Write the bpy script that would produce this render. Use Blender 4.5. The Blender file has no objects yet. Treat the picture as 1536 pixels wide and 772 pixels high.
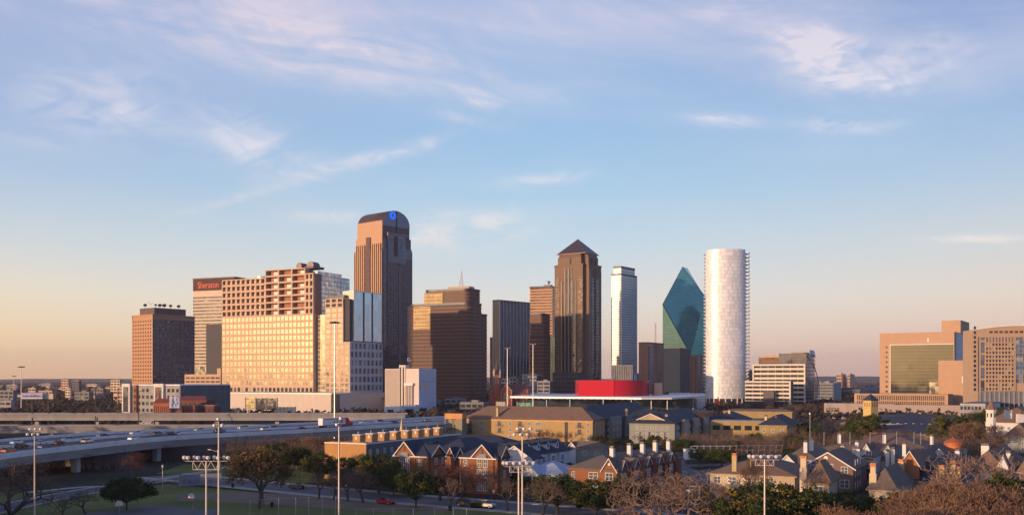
import bpy, bmesh, math, random
from mathutils import Vector, Matrix
R = math.radians
random.seed(7)
C = bpy.context.scene.collection
S = bpy.context.scene
# ---------------------------------------------------------------- camera
F, CX, HY, CZ = 1500.0, 768.0, 567.0, 30.0
cam = bpy.data.cameras.new('camera'); co = bpy.data.objects.new('camera', cam); C.objects.link(co)
co.location = (0, 0, CZ); co.rotation_euler = (R(90), 0, 0)
cam.sensor_width = 36; cam.lens = 36 * F / 1536; cam.shift_y = (HY - 386) / 1536
cam.clip_start = 1; cam.clip_end = 60000
S.camera = co
S.render.resolution_x = 1024; S.render.resolution_y = 514
# ---------------------------------------------------------------- light
SUN_EL = 5.5; SAZ = Vector((-0.80, -0.60, 0)).normalized()
SD = Vector((SAZ.x * math.cos(R(SUN_EL)), SAZ.y * math.cos(R(SUN_EL)), math.sin(R(SUN_EL))))
sl = bpy.data.lights.new('sun', 'SUN'); so = bpy.data.objects.new('sun', sl); C.objects.link(so)
sl.energy = 4.8; sl.angle = R(0.6); sl.color = (1.0, 0.63, 0.36)
so.rotation_euler = SD.to_track_quat('Z', 'Y').to_euler(); so.location = (-300, -200, 300)
S.view_settings.view_transform = 'Standard'; S.view_settings.look = 'None'
S.view_settings.exposure = 0.0; S.view_settings.gamma = 1; S.view_settings.use_curve_mapping = False
# ---------------------------------------------------------------- sky
W = bpy.data.worlds.new('World'); S.world = W; W.use_nodes = True
NT = W.node_tree; NT.nodes.clear(); NL = NT.links
def nd(t, **k):
    n = NT.nodes.new(t)
    for a, b in k.items(): setattr(n, a, b)
    return n
def ma(op, a, b=None, c=None, clamp=False):
    n = nd('ShaderNodeMath', operation=op, use_clamp=clamp)
    for i, v in enumerate((a, b, c)):
        if v is None: continue
        if isinstance(v, (int, float)): n.inputs[i].default_value = v
        else: NL.new(v, n.inputs[i])
    return n.outputs[0]
def srgb(r, g, b, k=1.0):
    f = lambda c: (c / 255 / 12.92 if c / 255 < .04045 else ((c / 255 + .055) / 1.055) ** 2.4) * k
    return (f(r), f(g), f(b), 1)
def ramp(fac, stops, interp='EASE'):
    n = nd('ShaderNodeValToRGB'); n.color_ramp.interpolation = interp
    e = n.color_ramp.elements
    while len(e) < len(stops): e.new(0.5)
    for i, (p, c) in enumerate(stops): e[i].position = p; e[i].color = c
    NL.new(fac, n.inputs[0]); return n.outputs[0]
def mixc(f, a, b, bt='MIX'):
    n = nd('ShaderNodeMix', data_type='RGBA', blend_type=bt)
    if isinstance(f, (int, float)): n.inputs[0].default_value = f
    else: NL.new(f, n.inputs[0])
    for s, v in ((n.inputs[6], a), (n.inputs[7], b)):
        if isinstance(v, tuple): s.default_value = v
        else: NL.new(v, s)
    return n.outputs[2]
tc = nd('ShaderNodeTexCoord'); sep = nd('ShaderNodeSeparateXYZ'); NL.new(tc.outputs['Generated'], sep.inputs[0])
dx, dy, dz = sep.outputs
el = ma('ARCSINE', dz)                       # elevation, radians
az = ma('ARCTAN2', dx, dy)                   # azimuth from +Y, radians
def v2e(py): return math.atan((HY - py) / F) # elevation of a picture row
elc = ma('MULTIPLY', el, 1 / 0.6, clamp=False)
def st(rows): return [(max(0, min(1, v2e(p) / 0.6)), srgb(*c)) for p, c in rows]
center = ramp(elc, st([(567, (222, 188, 168)), (520, (226, 203, 188)), (450, (212, 210, 211)), (380, (186, 203, 219)), (290, (155, 190, 220)),
                       (200, (143, 179, 217)), (100, (152, 177, 215)), (0, (156, 174, 213)), (-400, (96, 120, 176))]), 'LINEAR')
left = ramp(elc, st([(567, (240, 190, 138)), (520, (243, 209, 166)), (450, (228, 214, 196)), (380, (198, 205, 212)), (290, (165, 187, 215)),
                     (200, (150, 172, 211)), (100, (154, 172, 210)), (0, (160, 170, 209)), (-400, (92, 112, 168))]), 'LINEAR')
right = ramp(elc, st([(567, (212, 170, 162)), (520, (220, 186, 176)), (450, (214, 196, 190)), (380, (192, 192, 200)), (290, (163, 181, 207)),
                      (200, (134, 163, 205)), (100, (121, 147, 196)), (0, (110, 134, 186)), (-400, (72, 96, 150))]), 'LINEAR')
tl = ma('MULTIPLY', ma('ADD', az, 0.02), -1 / 0.46, clamp=True)
tr = ma('MULTIPLY', ma('SUBTRACT', az, 0.05), 1 / 0.46, clamp=True)
base = mixc(tr, mixc(tl, center, left), right)
# cirrus: streaky noise in direction space, gathered into banks
def gauss(a0, e0, sa, se, rot=0.0):
    a = ma('SUBTRACT', az, a0); e = ma('SUBTRACT', el, e0)
    c, s = math.cos(rot), math.sin(rot)
    u = ma('ADD', ma('MULTIPLY', a, c / sa), ma('MULTIPLY', e, s / sa))
    v = ma('ADD', ma('MULTIPLY', a, -s / se), ma('MULTIPLY', e, c / se))
    return ma('EXPONENT', ma('MULTIPLY', ma('ADD', ma('MULTIPLY', u, u), ma('MULTIPLY', v, v)), -1.0))
def pa(px): return math.atan((px - CX) / F)
def gp(px, py, wx, wy, rot=0.0, k=1.0):
    return ma('MULTIPLY', gauss(pa(px), v2e(py), wx / F, wy / F, rot), k)
def streak(rot, sx, sy, detail, seed, dist=0.6):
    c, s = math.cos(rot), math.sin(rot)
    cb = nd('ShaderNodeCombineXYZ')
    NL.new(ma('MULTIPLY', ma('ADD', ma('MULTIPLY', az, c), ma('MULTIPLY', el, s)), sx), cb.inputs[0])
    NL.new(ma('MULTIPLY', ma('ADD', ma('MULTIPLY', az, -s), ma('MULTIPLY', el, c)), sy), cb.inputs[1])
    cb.inputs[2].default_value = seed
    n = nd('ShaderNodeTexNoise'); n.inputs['Scale'].default_value = 1; n.inputs['Detail'].default_value = detail
    n.inputs['Roughness'].default_value = 0.58; n.inputs['Distortion'].default_value = dist
    NL.new(cb.outputs[0], n.inputs['Vector']); return n.outputs[0]
def sumup(l):
    o = l[0]
    for x in l[1:]: o = ma('ADD', o, x)
    return o
n1 = streak(-0.17, 5, 26, 8, 1.3, 0.9); n2 = streak(0.2, 13, 30, 10, 5.1, 1.6); n3 = streak(-0.35, 14, 30, 9, 8.7, 1.5); n4 = streak(-0.05, 2.2, 9, 5, 3.3, 0.3)
bank = sumup([gp(250, 40, 420, 60, -0.12, 1.0), gp(480, 80, 330, 40, -0.13, 1.0), gp(1100, 30, 240, 60, -0.35, .8), gp(60, 250, 60, 10, 0, .7),
              gp(800, 20, 300, 40, 0, .5)])
puff = sumup([gp(150, 185, 90, 42, 0, .75), gp(380, 230, 80, 34, -.3, .8), gp(560, 240, 120, 10, .28, .8), gp(690, 345, 95, 24, .12, .95), gp(810, 268, 60, 9, 0.1, .8),
              gp(1225, 98, 55, 26, -.2, 1.5), gp(1285, 148, 75, 13, -.12, 1.4), gp(1083, 188, 45, 9, -.1, 1.0), gp(1270, 208, 62, 10, -.1, 1.0), gp(720, 150, 40, 12, -.2, .7),
              gp(500, 330, 60, 10, 0, .5), gp(1460, 378, 60, 6, -0.05, .6), gp(340, 312, 60, 6, .3, .45), gp(1380, 120, 60, 30, 0, .5), gp(700, 180, 60, 8, -.2, .4)])
def thr(n, lo, hi):
    m = nd('ShaderNodeMapRange', interpolation_type='SMOOTHSTEP'); NL.new(n, m.inputs[0])
    m.inputs[1].default_value = lo; m.inputs[2].default_value = hi; return m.outputs[0]
c1 = ma('MULTIPLY', thr(n1, .32, .72), ma('MULTIPLY', ma('MULTIPLY', bank, .9), ma('ADD', ma('MULTIPLY', thr(n3, .32, .68), .55), .45)))
c2 = ma('MULTIPLY', ma('MULTIPLY', thr(n2, .26, .62), ma('ADD', ma('MULTIPLY', thr(n3, .3, .7), .75), .35)), ma('MULTIPLY', puff, 1.25))
c3 = ma('MULTIPLY', thr(n4, .42, .72), ma('MULTIPLY', thr(el, .1, .34), .45))
cloud = ma('MULTIPLY', ma('ADD', ma('ADD', c1, c2), c3), 1.0, clamp=True)
ccol = ramp(elc, st([(567, (240, 205, 180)), (350, (232, 220, 218)), (230, (214, 212, 226)), (100, (220, 208, 219)), (0, (208, 198, 217)), (-400, (170, 160, 200))]), 'LINEAR')
sky_c = mixc(ma('MULTIPLY', cloud, .95), base, ccol)
# warm glow low around the sun, which stands behind the camera to the left
saz = math.atan2(SAZ.x, SAZ.y)
dt = nd('ShaderNodeVectorMath', operation='DOT_PRODUCT'); NL.new(tc.outputs['Generated'], dt.inputs[0]); dt.inputs[1].default_value = SD
g = ma('POWER', ma('MULTIPLY', ma('ADD', dt.outputs['Value'], 1.0), .5), 13.0)
glow = ma('MULTIPLY', g, ma('EXPONENT', ma('MULTIPLY', ma('ABSOLUTE', el), -4.0)))
sky_c = mixc(1.0, sky_c, mixc(glow, (0, 0, 0, 1), (1.35, .82, .38, 1)), 'ADD')
# the dome darkens towards the zenith and away from the sunrise behind the camera
zen = nd('ShaderNodeMapRange', interpolation_type='SMOOTHSTEP'); NL.new(el, zen.inputs[0]); zen.inputs[1].default_value = .42; zen.inputs[2].default_value = 1.0; zen.inputs[3].default_value = 1.0; zen.inputs[4].default_value = .95
bhd = nd('ShaderNodeMapRange', interpolation_type='SMOOTHSTEP'); NL.new(ma('ADD', ma('MULTIPLY', dx, -.9), ma('MULTIPLY', dy, .45)), bhd.inputs[0]); bhd.inputs[1].default_value = -.85; bhd.inputs[2].default_value = -.15; bhd.inputs[3].default_value = 0.0; bhd.inputs[4].default_value = 1.0
sky_c = mixc(bhd.outputs[0], mixc(1.0, sky_c, (.55, .78, 1.12, 1), 'MULTIPLY'), sky_c)
dim = nd('ShaderNodeVectorMath', operation='SCALE'); NL.new(sky_c, dim.inputs[0]); NL.new(zen.outputs[0], dim.inputs['Scale']); sky_c = dim.outputs[0]
nsk = nd('ShaderNodeTexSky', sky_type='NISHITA', sun_disc=False)
nsk.sun_elevation = R(SUN_EL); nsk.sun_rotation = math.atan2(SAZ.x, SAZ.y); nsk.altitude = 100; nsk.air_density = 1.0; nsk.dust_density = 1.6
b1 = nd('ShaderNodeBackground'); NL.new(nsk.outputs[0], b1.inputs[0]); b1.inputs[1].default_value = 0.05
b2 = nd('ShaderNodeBackground'); NL.new(sky_c, b2.inputs[0]); b2.inputs[1].default_value = 1.0
ad = nd('ShaderNodeAddShader'); NL.new(b1.outputs[0], ad.inputs[0]); NL.new(b2.outputs[0], ad.inputs[1])
wo = nd('ShaderNodeOutputWorld'); NL.new(ad.outputs[0], wo.inputs[0])

# ---------------------------------------------------------------- materials
MT = {}
def mat(name, col, rough=.85, metal=0.0, var=.18, sc=.25, stretch=(1, 1, 1), fine=.1, fs=4.0, emis=None, spec=.35, bump=0.0, bs=6.0):
    if name in MT: return MT[name]
    m = bpy.data.materials.new(name); m.use_nodes = True; nt = m.node_tree; L = nt.links
    p = nt.nodes['Principled BSDF']; p.inputs['Roughness'].default_value = rough; p.inputs['Metallic'].default_value = metal
    p.inputs['Specular IOR Level'].default_value = spec
    c = (*col, 1)
    if var or fine:
        t = nt.nodes.new('ShaderNodeTexCoord'); mp = nt.nodes.new('ShaderNodeMapping'); mp.inputs['Scale'].default_value = stretch
        L.new(t.outputs['Object'], mp.inputs[0])
        n = nt.nodes.new('ShaderNodeTexNoise'); n.inputs['Scale'].default_value = sc; n.inputs['Detail'].default_value = 5; L.new(mp.outputs[0], n.inputs[0])
        f = nt.nodes.new('ShaderNodeTexNoise'); f.inputs['Scale'].default_value = fs; f.inputs['Detail'].default_value = 3; L.new(t.outputs['Object'], f.inputs[0])
        a = nt.nodes.new('ShaderNodeMath'); a.operation = 'MULTIPLY_ADD'; L.new(n.outputs[0], a.inputs[0]); a.inputs[1].default_value = var * 4; a.inputs[2].default_value = 1 - var * 2
        b = nt.nodes.new('ShaderNodeMath'); b.operation = 'MULTIPLY_ADD'; L.new(f.outputs[0], b.inputs[0]); b.inputs[1].default_value = fine * 4; b.inputs[2].default_value = 1 - fine * 2
        k = nt.nodes.new('ShaderNodeMath'); k.operation = 'MULTIPLY'; k.use_clamp = False; L.new(a.outputs[0], k.inputs[0]); L.new(b.outputs[0], k.inputs[1])
        v = nt.nodes.new('ShaderNodeVectorMath'); v.operation = 'SCALE'; v.inputs[0].default_value = col; L.new(k.outputs[0], v.inputs['Scale'])
        L.new(v.outputs[0], p.inputs['Base Color'])
        if bump:
            bm_ = nt.nodes.new('ShaderNodeBump'); bm_.inputs['Strength'].default_value = bump; bm_.inputs['Distance'].default_value = .1
            bn = nt.nodes.new('ShaderNodeTexNoise'); bn.inputs['Scale'].default_value = bs; L.new(t.outputs['Object'], bn.inputs[0]); L.new(bn.outputs[0], bm_.inputs['Height']); L.new(bm_.outputs[0], p.inputs['Normal'])
    else: p.inputs['Base Color'].default_value = c
    if emis: p.inputs['Emission Color'].default_value = (*emis[:3], 1); p.inputs['Emission Strength'].default_value = emis[3]
    MT[name] = m; return m
def glass(name, col, metal=.7, rough=.06, tilt=.02, cell=3.0, var=.25, lines=None, lcol=(.1, .1, .1)):
    """mirror-like facade glass; every pane leans a hair differently. lines=(horizontal pitch, vertical pitch, thickness share)"""
    if name in MT: return MT[name]
    m = bpy.data.materials.new(name); m.use_nodes = True; nt = m.node_tree; L = nt.links
    p = nt.nodes['Principled BSDF']; p.inputs['Roughness'].default_value = rough; p.inputs['Metallic'].default_value = metal
    g_ = nt.nodes.new('ShaderNodeNewGeometry')
    q = nt.nodes.new('ShaderNodeVectorMath'); q.operation = 'SNAP'; L.new(g_.outputs['Position'], q.inputs[0]); q.inputs[1].default_value = (cell, cell, cell)
    wn = nt.nodes.new('ShaderNodeTexWhiteNoise'); wn.noise_dimensions = '3D'; L.new(q.outputs[0], wn.inputs['Vector'])
    s = nt.nodes.new('ShaderNodeVectorMath'); s.operation = 'SUBTRACT'; L.new(wn.outputs['Color'], s.inputs[0]); s.inputs[1].default_value = (.5, .5, .5)
    nz = nt.nodes.new('ShaderNodeTexNoise'); nz.inputs['Scale'].default_value = .12; L.new(g_.outputs['Position'], nz.inputs['Vector'])
    s2 = nt.nodes.new('ShaderNodeVectorMath'); s2.operation = 'SUBTRACT'; L.new(nz.outputs['Color'], s2.inputs[0]); s2.inputs[1].default_value = (.5, .5, .5)
    k = nt.nodes.new('ShaderNodeVectorMath'); k.operation = 'SCALE'; L.new(s.outputs[0], k.inputs[0]); k.inputs['Scale'].default_value = tilt
    k2 = nt.nodes.new('ShaderNodeVectorMath'); k2.operation = 'SCALE'; L.new(s2.outputs[0], k2.inputs[0]); k2.inputs['Scale'].default_value = tilt * 3
    a = nt.nodes.new('ShaderNodeVectorMath'); a.operation = 'ADD'; L.new(g_.outputs['Normal'], a.inputs[0]); L.new(k.outputs[0], a.inputs[1])
    a2 = nt.nodes.new('ShaderNodeVectorMath'); a2.operation = 'ADD'; L.new(a.outputs[0], a2.inputs[0]); L.new(k2.outputs[0], a2.inputs[1])
    nn = nt.nodes.new('ShaderNodeVectorMath'); nn.operation = 'NORMALIZE'; L.new(a2.outputs[0], nn.inputs[0]); L.new(nn.outputs[0], p.inputs['Normal'])
    mr = nt.nodes.new('ShaderNodeMath'); mr.operation = 'MULTIPLY_ADD'; L.new(wn.outputs['Value'], mr.inputs[0]); mr.inputs[1].default_value = var * 2; mr.inputs[2].default_value = 1 - var
    v = nt.nodes.new('ShaderNodeVectorMath'); v.operation = 'SCALE'; v.inputs[0].default_value = col; L.new(mr.outputs[0], v.inputs['Scale'])
    out = v.outputs[0]
    if lines:
        t = nt.nodes.new('ShaderNodeTexCoord'); sp = nt.nodes.new('ShaderNodeSeparateXYZ'); L.new(t.outputs['Object'], sp.inputs[0])
        def M(op, x, y):
            n = nt.nodes.new('ShaderNodeMath'); n.operation = op
            for i, w in enumerate((x, y)):
                if w is None: continue
                if isinstance(w, (int, float)): n.inputs[i].default_value = w
                else: L.new(w, n.inputs[i])
            return n.outputs[0]
        zz = M('LESS_THAN', M('FRACT', M('MULTIPLY', sp.outputs[2], 1 / lines[0]), None), lines[2])
        hh = zz
        if lines[1]:
            hx = M('LESS_THAN', M('FRACT', M('MULTIPLY', M('ADD', sp.outputs[0], M('MULTIPLY', sp.outputs[1], 1.0)), 1 / lines[1]), None), lines[2] * .6)
            hh = M('MAXIMUM', zz, hx)
        mx = nt.nodes.new('ShaderNodeMix'); mx.data_type = 'RGBA'; L.new(hh, mx.inputs[0]); L.new(out, mx.inputs[6]); mx.inputs[7].default_value = (*lcol, 1)
        out = mx.outputs[2]
        rr = M('ADD', M('MULTIPLY', hh, .4), rough); L.new(rr, p.inputs['Roughness'])
    L.new(out, p.inputs['Base Color'])
    MT[name] = m; return m

# ---------------------------------------------------------------- mesh helpers
def X(px, D): return (px - CX) / F * D
def H(py, D): return CZ + (HY - py) / F * D      # height of a picture row at depth D
def Dg(py, z=0): return (CZ - z) * F / (py - HY) # depth at which a row meets height z
class Face:
    """a facade: o = left end seen from outside, al = heading, w = width; s runs right, d outward"""
    def __init__(s, o, al, w): s.o = Vector((o[0], o[1])); s.al = al; s.e = Vector((math.cos(al), math.sin(al))); s.n = Vector((math.sin(al), -math.cos(al))); s.w = w
    def p(s, a, d, z): q = s.o + s.e * a + s.n * d; return (q.x, q.y, z)
class MB:
    def __init__(s): s.v = []; s.f = []; s.sm = False
    def add(s, vs, fs): n = len(s.v); s.v += [tuple(v) for v in vs]; s.f += [tuple(i + n for i in f) for f in fs]; return s
    def hexa(s, b, t):
        n = len(b); fs = [tuple(range(n - 1, -1, -1)), tuple(range(n, 2 * n))] + [(i, (i + 1) % n, (i + 1) % n + n, i + n) for i in range(n)]
        return s.add(list(b) + list(t), fs)
    def box(s, x0, x1, y0, y1, z0, z1): b = [(x0, y0), (x1, y0), (x1, y1), (x0, y1)]; return s.hexa([(*p, z0) for p in b], [(*p, z1) for p in b])
    def prism(s, pts, z0, z1): return s.hexa([(p[0], p[1], z0) for p in pts], [(p[0], p[1], z1) for p in pts])
    def fbox(s, f, s0, s1, d0, d1, z0, z1):
        b = [(s0, d1), (s1, d1), (s1, d0), (s0, d0)]
        return s.hexa([f.p(a, d, z0) for a, d in b], [f.p(a, d, z1) for a, d in b])
    def fpoly(s, f, pts, d0, d1):     # pts (s,z) counter-clockwise seen from outside, extruded d0..d1
        n = len(pts); vs = [f.p(a, d1, z) for a, z in pts] + [f.p(a, d0, z) for a, z in pts]
        return s.add(vs, [tuple(range(n)), tuple(range(2 * n - 1, n - 1, -1))] + [((i + 1) % n, i, i + n, (i + 1) % n + n) for i in range(n)])
    def tube(s, p, q, r0, r1=None, n=6, cap=True):
        r1 = r0 if r1 is None else r1; p = Vector(p); q = Vector(q); d = (q - p)
        if d.length < 1e-6: return s
        d.normalize(); a = d.orthogonal().normalized(); b = d.cross(a); vs = []
        for c, r in ((p, r0), (q, r1)):
            for i in range(n): t = 2 * math.pi * i / n; vs.append(c + (a * math.cos(t) + b * math.sin(t)) * r)
        fs = [(i, (i + 1) % n, (i + 1) % n + n, i + n) for i in range(n)]
        if cap: fs += [tuple(range(n - 1, -1, -1)), tuple(range(n, 2 * n))]
        return s.add(vs, fs)
    def lathe(s, c, prof, n=16):
        vs = []; fs = []
        for r, z in prof:
            for i in range(n): t = 2 * math.pi * i / n; vs.append((c[0] + r * math.cos(t), c[1] + r * math.sin(t), c[2] + z))
        for k in range(len(prof) - 1):
            for i in range(n): j = (i + 1) % n; fs.append((k * n + i, k * n + j, (k + 1) * n + j, (k + 1) * n + i))
        fs += [tuple(range(n - 1, -1, -1)), tuple((len(prof) - 1) * n + i for i in range(n))]
        return s.add(vs, fs)
    def mesh(s, name, m, smooth=False):
        me = bpy.data.meshes.new(name); me.from_pydata(s.v, [], s.f); me.materials.append(m)
        if smooth:
            for p in me.polygons: p.use_smooth = True
        me.update(); return me
    def build(s, name, m, parent=None, smooth=False, kind=None, label=None, cat=None, group=None):
        o = bpy.data.objects.new(name, s.mesh(name, m, smooth)); C.objects.link(o)
        if parent: o.parent = parent
        return tag(o, label, cat, group, kind)
def tag(o, label=None, cat=None, group=None, kind=None):
    for k, v in (('label', label), ('category', cat), ('group', group), ('kind', kind)):
        if v: o[k] = v
    return o
def thing(name, label, cat, loc=(0, 0, 0), rz=0, group=None):
    o = bpy.data.objects.new(name, None); C.objects.link(o); o.location = loc; o.rotation_euler = (0, 0, rz)
    return tag(o, label, cat, group)
KIDS = {}
def kids(o):
    return [c for c in C.objects if c.parent == o]
def copy_tree(o, parent=None, cache=None):
    ks = cache[o.name] if cache and o.name in cache else list(o.children)
    c = o.copy(); C.objects.link(c); c.parent = parent
    for ch in ks: copy_tree(ch, c)
    return c
def dup(src, loc, rz=0, label=None, group=None, sc=None, cat=None):
    c = copy_tree(src); c.location = loc; c.rotation_euler = (0, 0, rz)
    if sc: c.scale = sc if isinstance(sc, tuple) else (sc, sc, sc)
    return tag(c, label, cat, group)

class Bld:
    """a building: an Empty at the near corner; x runs along the right-hand face, y along the left-hand face"""
    def __init__(s, name, label, cat, pxc, D, th, pxl=None, pxr=None, a=None, b=None, z=0, group=None):
        if pxr is not None: th = max(th, math.degrees(math.atan((pxc - CX) / F)) + 9)
        th = R(th); s.D = D; cx = X(pxc, D); s.th = th
        u = (-math.cos(th), math.sin(th)); v = (math.sin(th), math.cos(th))
        def L(px, w): k = (px - CX) / F; return (k * D - cx) / (w[0] - k * w[1])
        s.u, s.v, s.cx = u, v, cx
        s.a = a if a else L(pxl, u); s.b = b if b else L(pxr, v)
        s.L = L
        s.root = thing(name, label, cat, (cx, D, z), math.pi / 2 - th, group)
        s.left = Face((0, s.a), -math.pi / 2, s.a); s.right = Face((0, 0), 0, s.b)
        s.mb = {}; s.win = []
    def ls(s, px): return s.a - s.L(px, s.u)       # s coordinate of a picture column on the left face (d=0)
    def rs(s, px): return s.L(px, s.v)             # same on the right face
    def P(s, name, m):
        if name not in s.mb: s.mb[name] = (MB(), m)
        return s.mb[name][0]
    def w(s, f, a0, a1, z0, z1, m, name='window', d=.06): s.win.append((f, a0, a1, z0, z1, m, name, d))
    def done(s, limit=100, smooth=()):
        for n, (mb, m) in s.mb.items(): mb.build(n.split('#')[0], m, s.root, smooth=n in smooth)
        by = {}
        for w in s.win: by.setdefault(w[6], []).append(w)
        cache = {}
        for n, ws in by.items():
            ws.sort(key=lambda w: -(w[2] - w[1]) * (w[4] - w[3]))
            for (f, a0, a1, z0, z1, m, nm, d) in ws[:limit]:
                key = (round(a1 - a0, 2), round(z1 - z0, 2), m.name, nm)
                if key not in cache: cache[key] = MB().box(0, a1 - a0, -.05, .03, 0, z1 - z0).mesh(nm, m)
                o = bpy.data.objects.new(nm, cache[key]); C.objects.link(o); o.parent = s.root
                o.location = f.p(a0, d, z0); o.rotation_euler = (0, 0, f.al)
            rest = ws[limit:]
            ms = {}
            for (f, a0, a1, z0, z1, m, nm, d) in rest: ms.setdefault(m.name, (MB(), m))[0].fbox(f, a0, a1, d - .03, d + .05, z0, z1)
            for k, (mb, m) in ms.items(): mb.build('remaining_' + n + 's', m, s.root, kind='stuff')
        return s.root
    def grid(s, f, s0, s1, z0, z1, nc, nr, wf=.6, hf=.6, t=.35, wall=None, gl=None, part='facade_grid', mode='punched', name=None, proud=None, skip=None):
        """pierced wall in front of the core with panes behind its openings"""
        mb = s.P(part, wall) if wall else None
        cw = (s1 - s0) / nc; ch = (z1 - z0) / nr; pw = cw * (1 - wf) / 2; sh = ch * (1 - hf) / 2; tp = t if proud is None else t + proud
        if mb and mode != 'ribbon':
            for i in range(nc + 1):
                c = s0 + i * cw; mb.fbox(f, max(s0, c - pw), min(s1, c + pw), -.05, tp, z0, z1)
        elif mb:
            for c in (s0, s1 - .3): mb.fbox(f, c, c + .3, -.05, tp, z0, z1)
        if mb and mode != 'vertical':
            for j in range(nr + 1):
                c = z0 + j * ch; mb.fbox(f, s0 + .012, s1 - .012, -.04, t - .03, max(z0 + .01, c - sh), min(z1 - .01, c + sh))
        elif mb:
            for c in (z0 + .01, z1 - sh * .5 - .01): mb.fbox(f, s0 + .012, s1 - .012, -.04, t - .03, c, c + max(.3, sh * .5))
        nm = name or 'window'
        if mode == 'ribbon':
            for j in range(nr): s.w(f, s0 + .3, s1 - .3, z0 + j * ch + sh, z0 + (j + 1) * ch - sh, gl, nm)
        elif mode == 'vertical':
            for i in range(nc): s.w(f, s0 + i * cw + pw, s0 + (i + 1) * cw - pw, z0 + .3, z1 - .3, gl, nm)
        else:
            for j in range(nr):
                for i in range(nc):
                    if skip and skip(i, j): continue
                    g2 = gl if not isinstance(gl, list) else random.choice(gl)
                    s.w(f, s0 + i * cw + pw, s0 + (i + 1) * cw - pw, z0 + j * ch + sh, z0 + (j + 1) * ch - sh, g2, nm)
    def core(s, z1, z0=0, x0=0, x1=None, y0=0, y1=None, name='wall', m=None):
        s.P(name, m).box(x0, s.b if x1 is None else x1, y0, s.a if y1 is None else y1, z0, z1)
    def roofcap(s, z, m, over=.5, h=.9, x0=0, x1=None, y0=0, y1=None):
        x1 = s.b if x1 is None else x1; y1 = s.a if y1 is None else y1
        s.P('parapet', m).box(x0 - over, x1 + over, y0 - over, y1 + over, z, z + h)
# ---------------------------------------------------------------- shared materials
def M_(n): return MT[n]
mat('granite_brown', (.34, .19, .115), .7); mat('brick_brown', (.30, .165, .11)); mat('cream', (.62, .50, .38), .75, var=.08, fine=.05)
mat('tan', (.50, .36, .25), .8, var=.08, fine=.05); mat('peach', (.56, .37, .26), .8, var=.07); mat('white', (.74, .72, .70), .7, var=.07, fine=.05)
mat('grey', (.30, .30, .32)); mat('dark', (.035, .035, .045), .6); mat('copper', (.30, .13, .07), .4, .35, var=.1); mat('dark_metal', (.06, .06, .07), .45, .5)
mat('steel', (.42, .43, .45), .4, .7, var=.08); mat('roof_grey', (.20, .20, .21)); mat('purple_granite', (.10, .08, .09), .5, .05, var=.08); mat('concrete', (.44, .43, .42), .85, var=.16, stretch=(1, 1, .3))
glass('glass_gold', (.60, .54, .44), .85, .10, .012, var=.12); glass('glass_dark', (.10, .105, .13), .55, .08, .03); glass('glass_blue', (.30, .38, .48), .85, .05, .018, 4)
glass('glass_night', (.035, .04, .055), .2, .12, .03); glass('glass_mid', (.22, .23, .26), .7, .08, .03); glass('glass_bronze', (.20, .10, .06), .7, .12, .03)

mat('blind', (.40, .36, .31), .8); MIX_D = [M_('glass_dark')] * 6 + [M_('blind'), M_('glass_mid'), M_('glass_night')]; MIX_N = [M_('glass_night')] * 5 + [M_('glass_mid'), M_('blind')]
# ---------------------------------------------------------------- 1 brown block tower, far left
B = Bld('office_tower', 'dark brown slab tower with satellite dishes on its roof, leftmost of the skyline towers', 'office tower', 229, 1150, 38, 198.5, 292)
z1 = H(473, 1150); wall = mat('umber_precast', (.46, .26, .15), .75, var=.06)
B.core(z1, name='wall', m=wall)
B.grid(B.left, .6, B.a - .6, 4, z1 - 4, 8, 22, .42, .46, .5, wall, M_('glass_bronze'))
B.P('facade_grid', wall).fbox(B.left, 0, .6, -.05, .5, 4, z1 - .02); 
B.grid(B.right, .6, B.b - .4, 4, z1 - 4, 15, 22, .62, .52, .6, mat('umber_shade_face', (.17, .135, .14), .75, var=.06), MIX_D, part='facade_grid#2')  # darker, bluer copy of the precast, shade put into its colour
B.P('corner_pier', M_('tan')).box(-.6, 0, -.6, .9, 0, z1 + 1)
B.roofcap(z1, wall, .8, 1.6)
B.P('penthouse', mat('louvre_brown', (.13, .09, .08), .7)).box(4, B.b * .82, 3, B.a * .78, z1 + 1.6, z1 + 9.5)
r = B.done()
d = MB(); 
for i, (x, y, s) in enumerate(((3, 20, 2.2), (9, 8, 1.6), (15, 9, 2.4), (19, 6, 2.6), (28, 7, 2.0), (38, 6, 2.2))):
    e = MB(); e.tube((x, y, z1 + 9.4), (x, y, z1 + 12.2), .25); e.tube((x, y, z1 + 12.2), (x - .6, y - .8, z1 + 13.0), s * .1, s, 12); e.build('satellite_dish', M_('dark_metal'), r)
e = MB(); e.tube((6, 14, z1 + 9.4), (6, 14, z1 + 16), .3, .12); e.tube((6, 14, z1 + 13), (3, 14, z1 + 17), .15); e.tube((6, 14, z1 + 13), (9, 14, z1 + 16), .15); e.build('antenna', M_('steel'), r)

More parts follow.
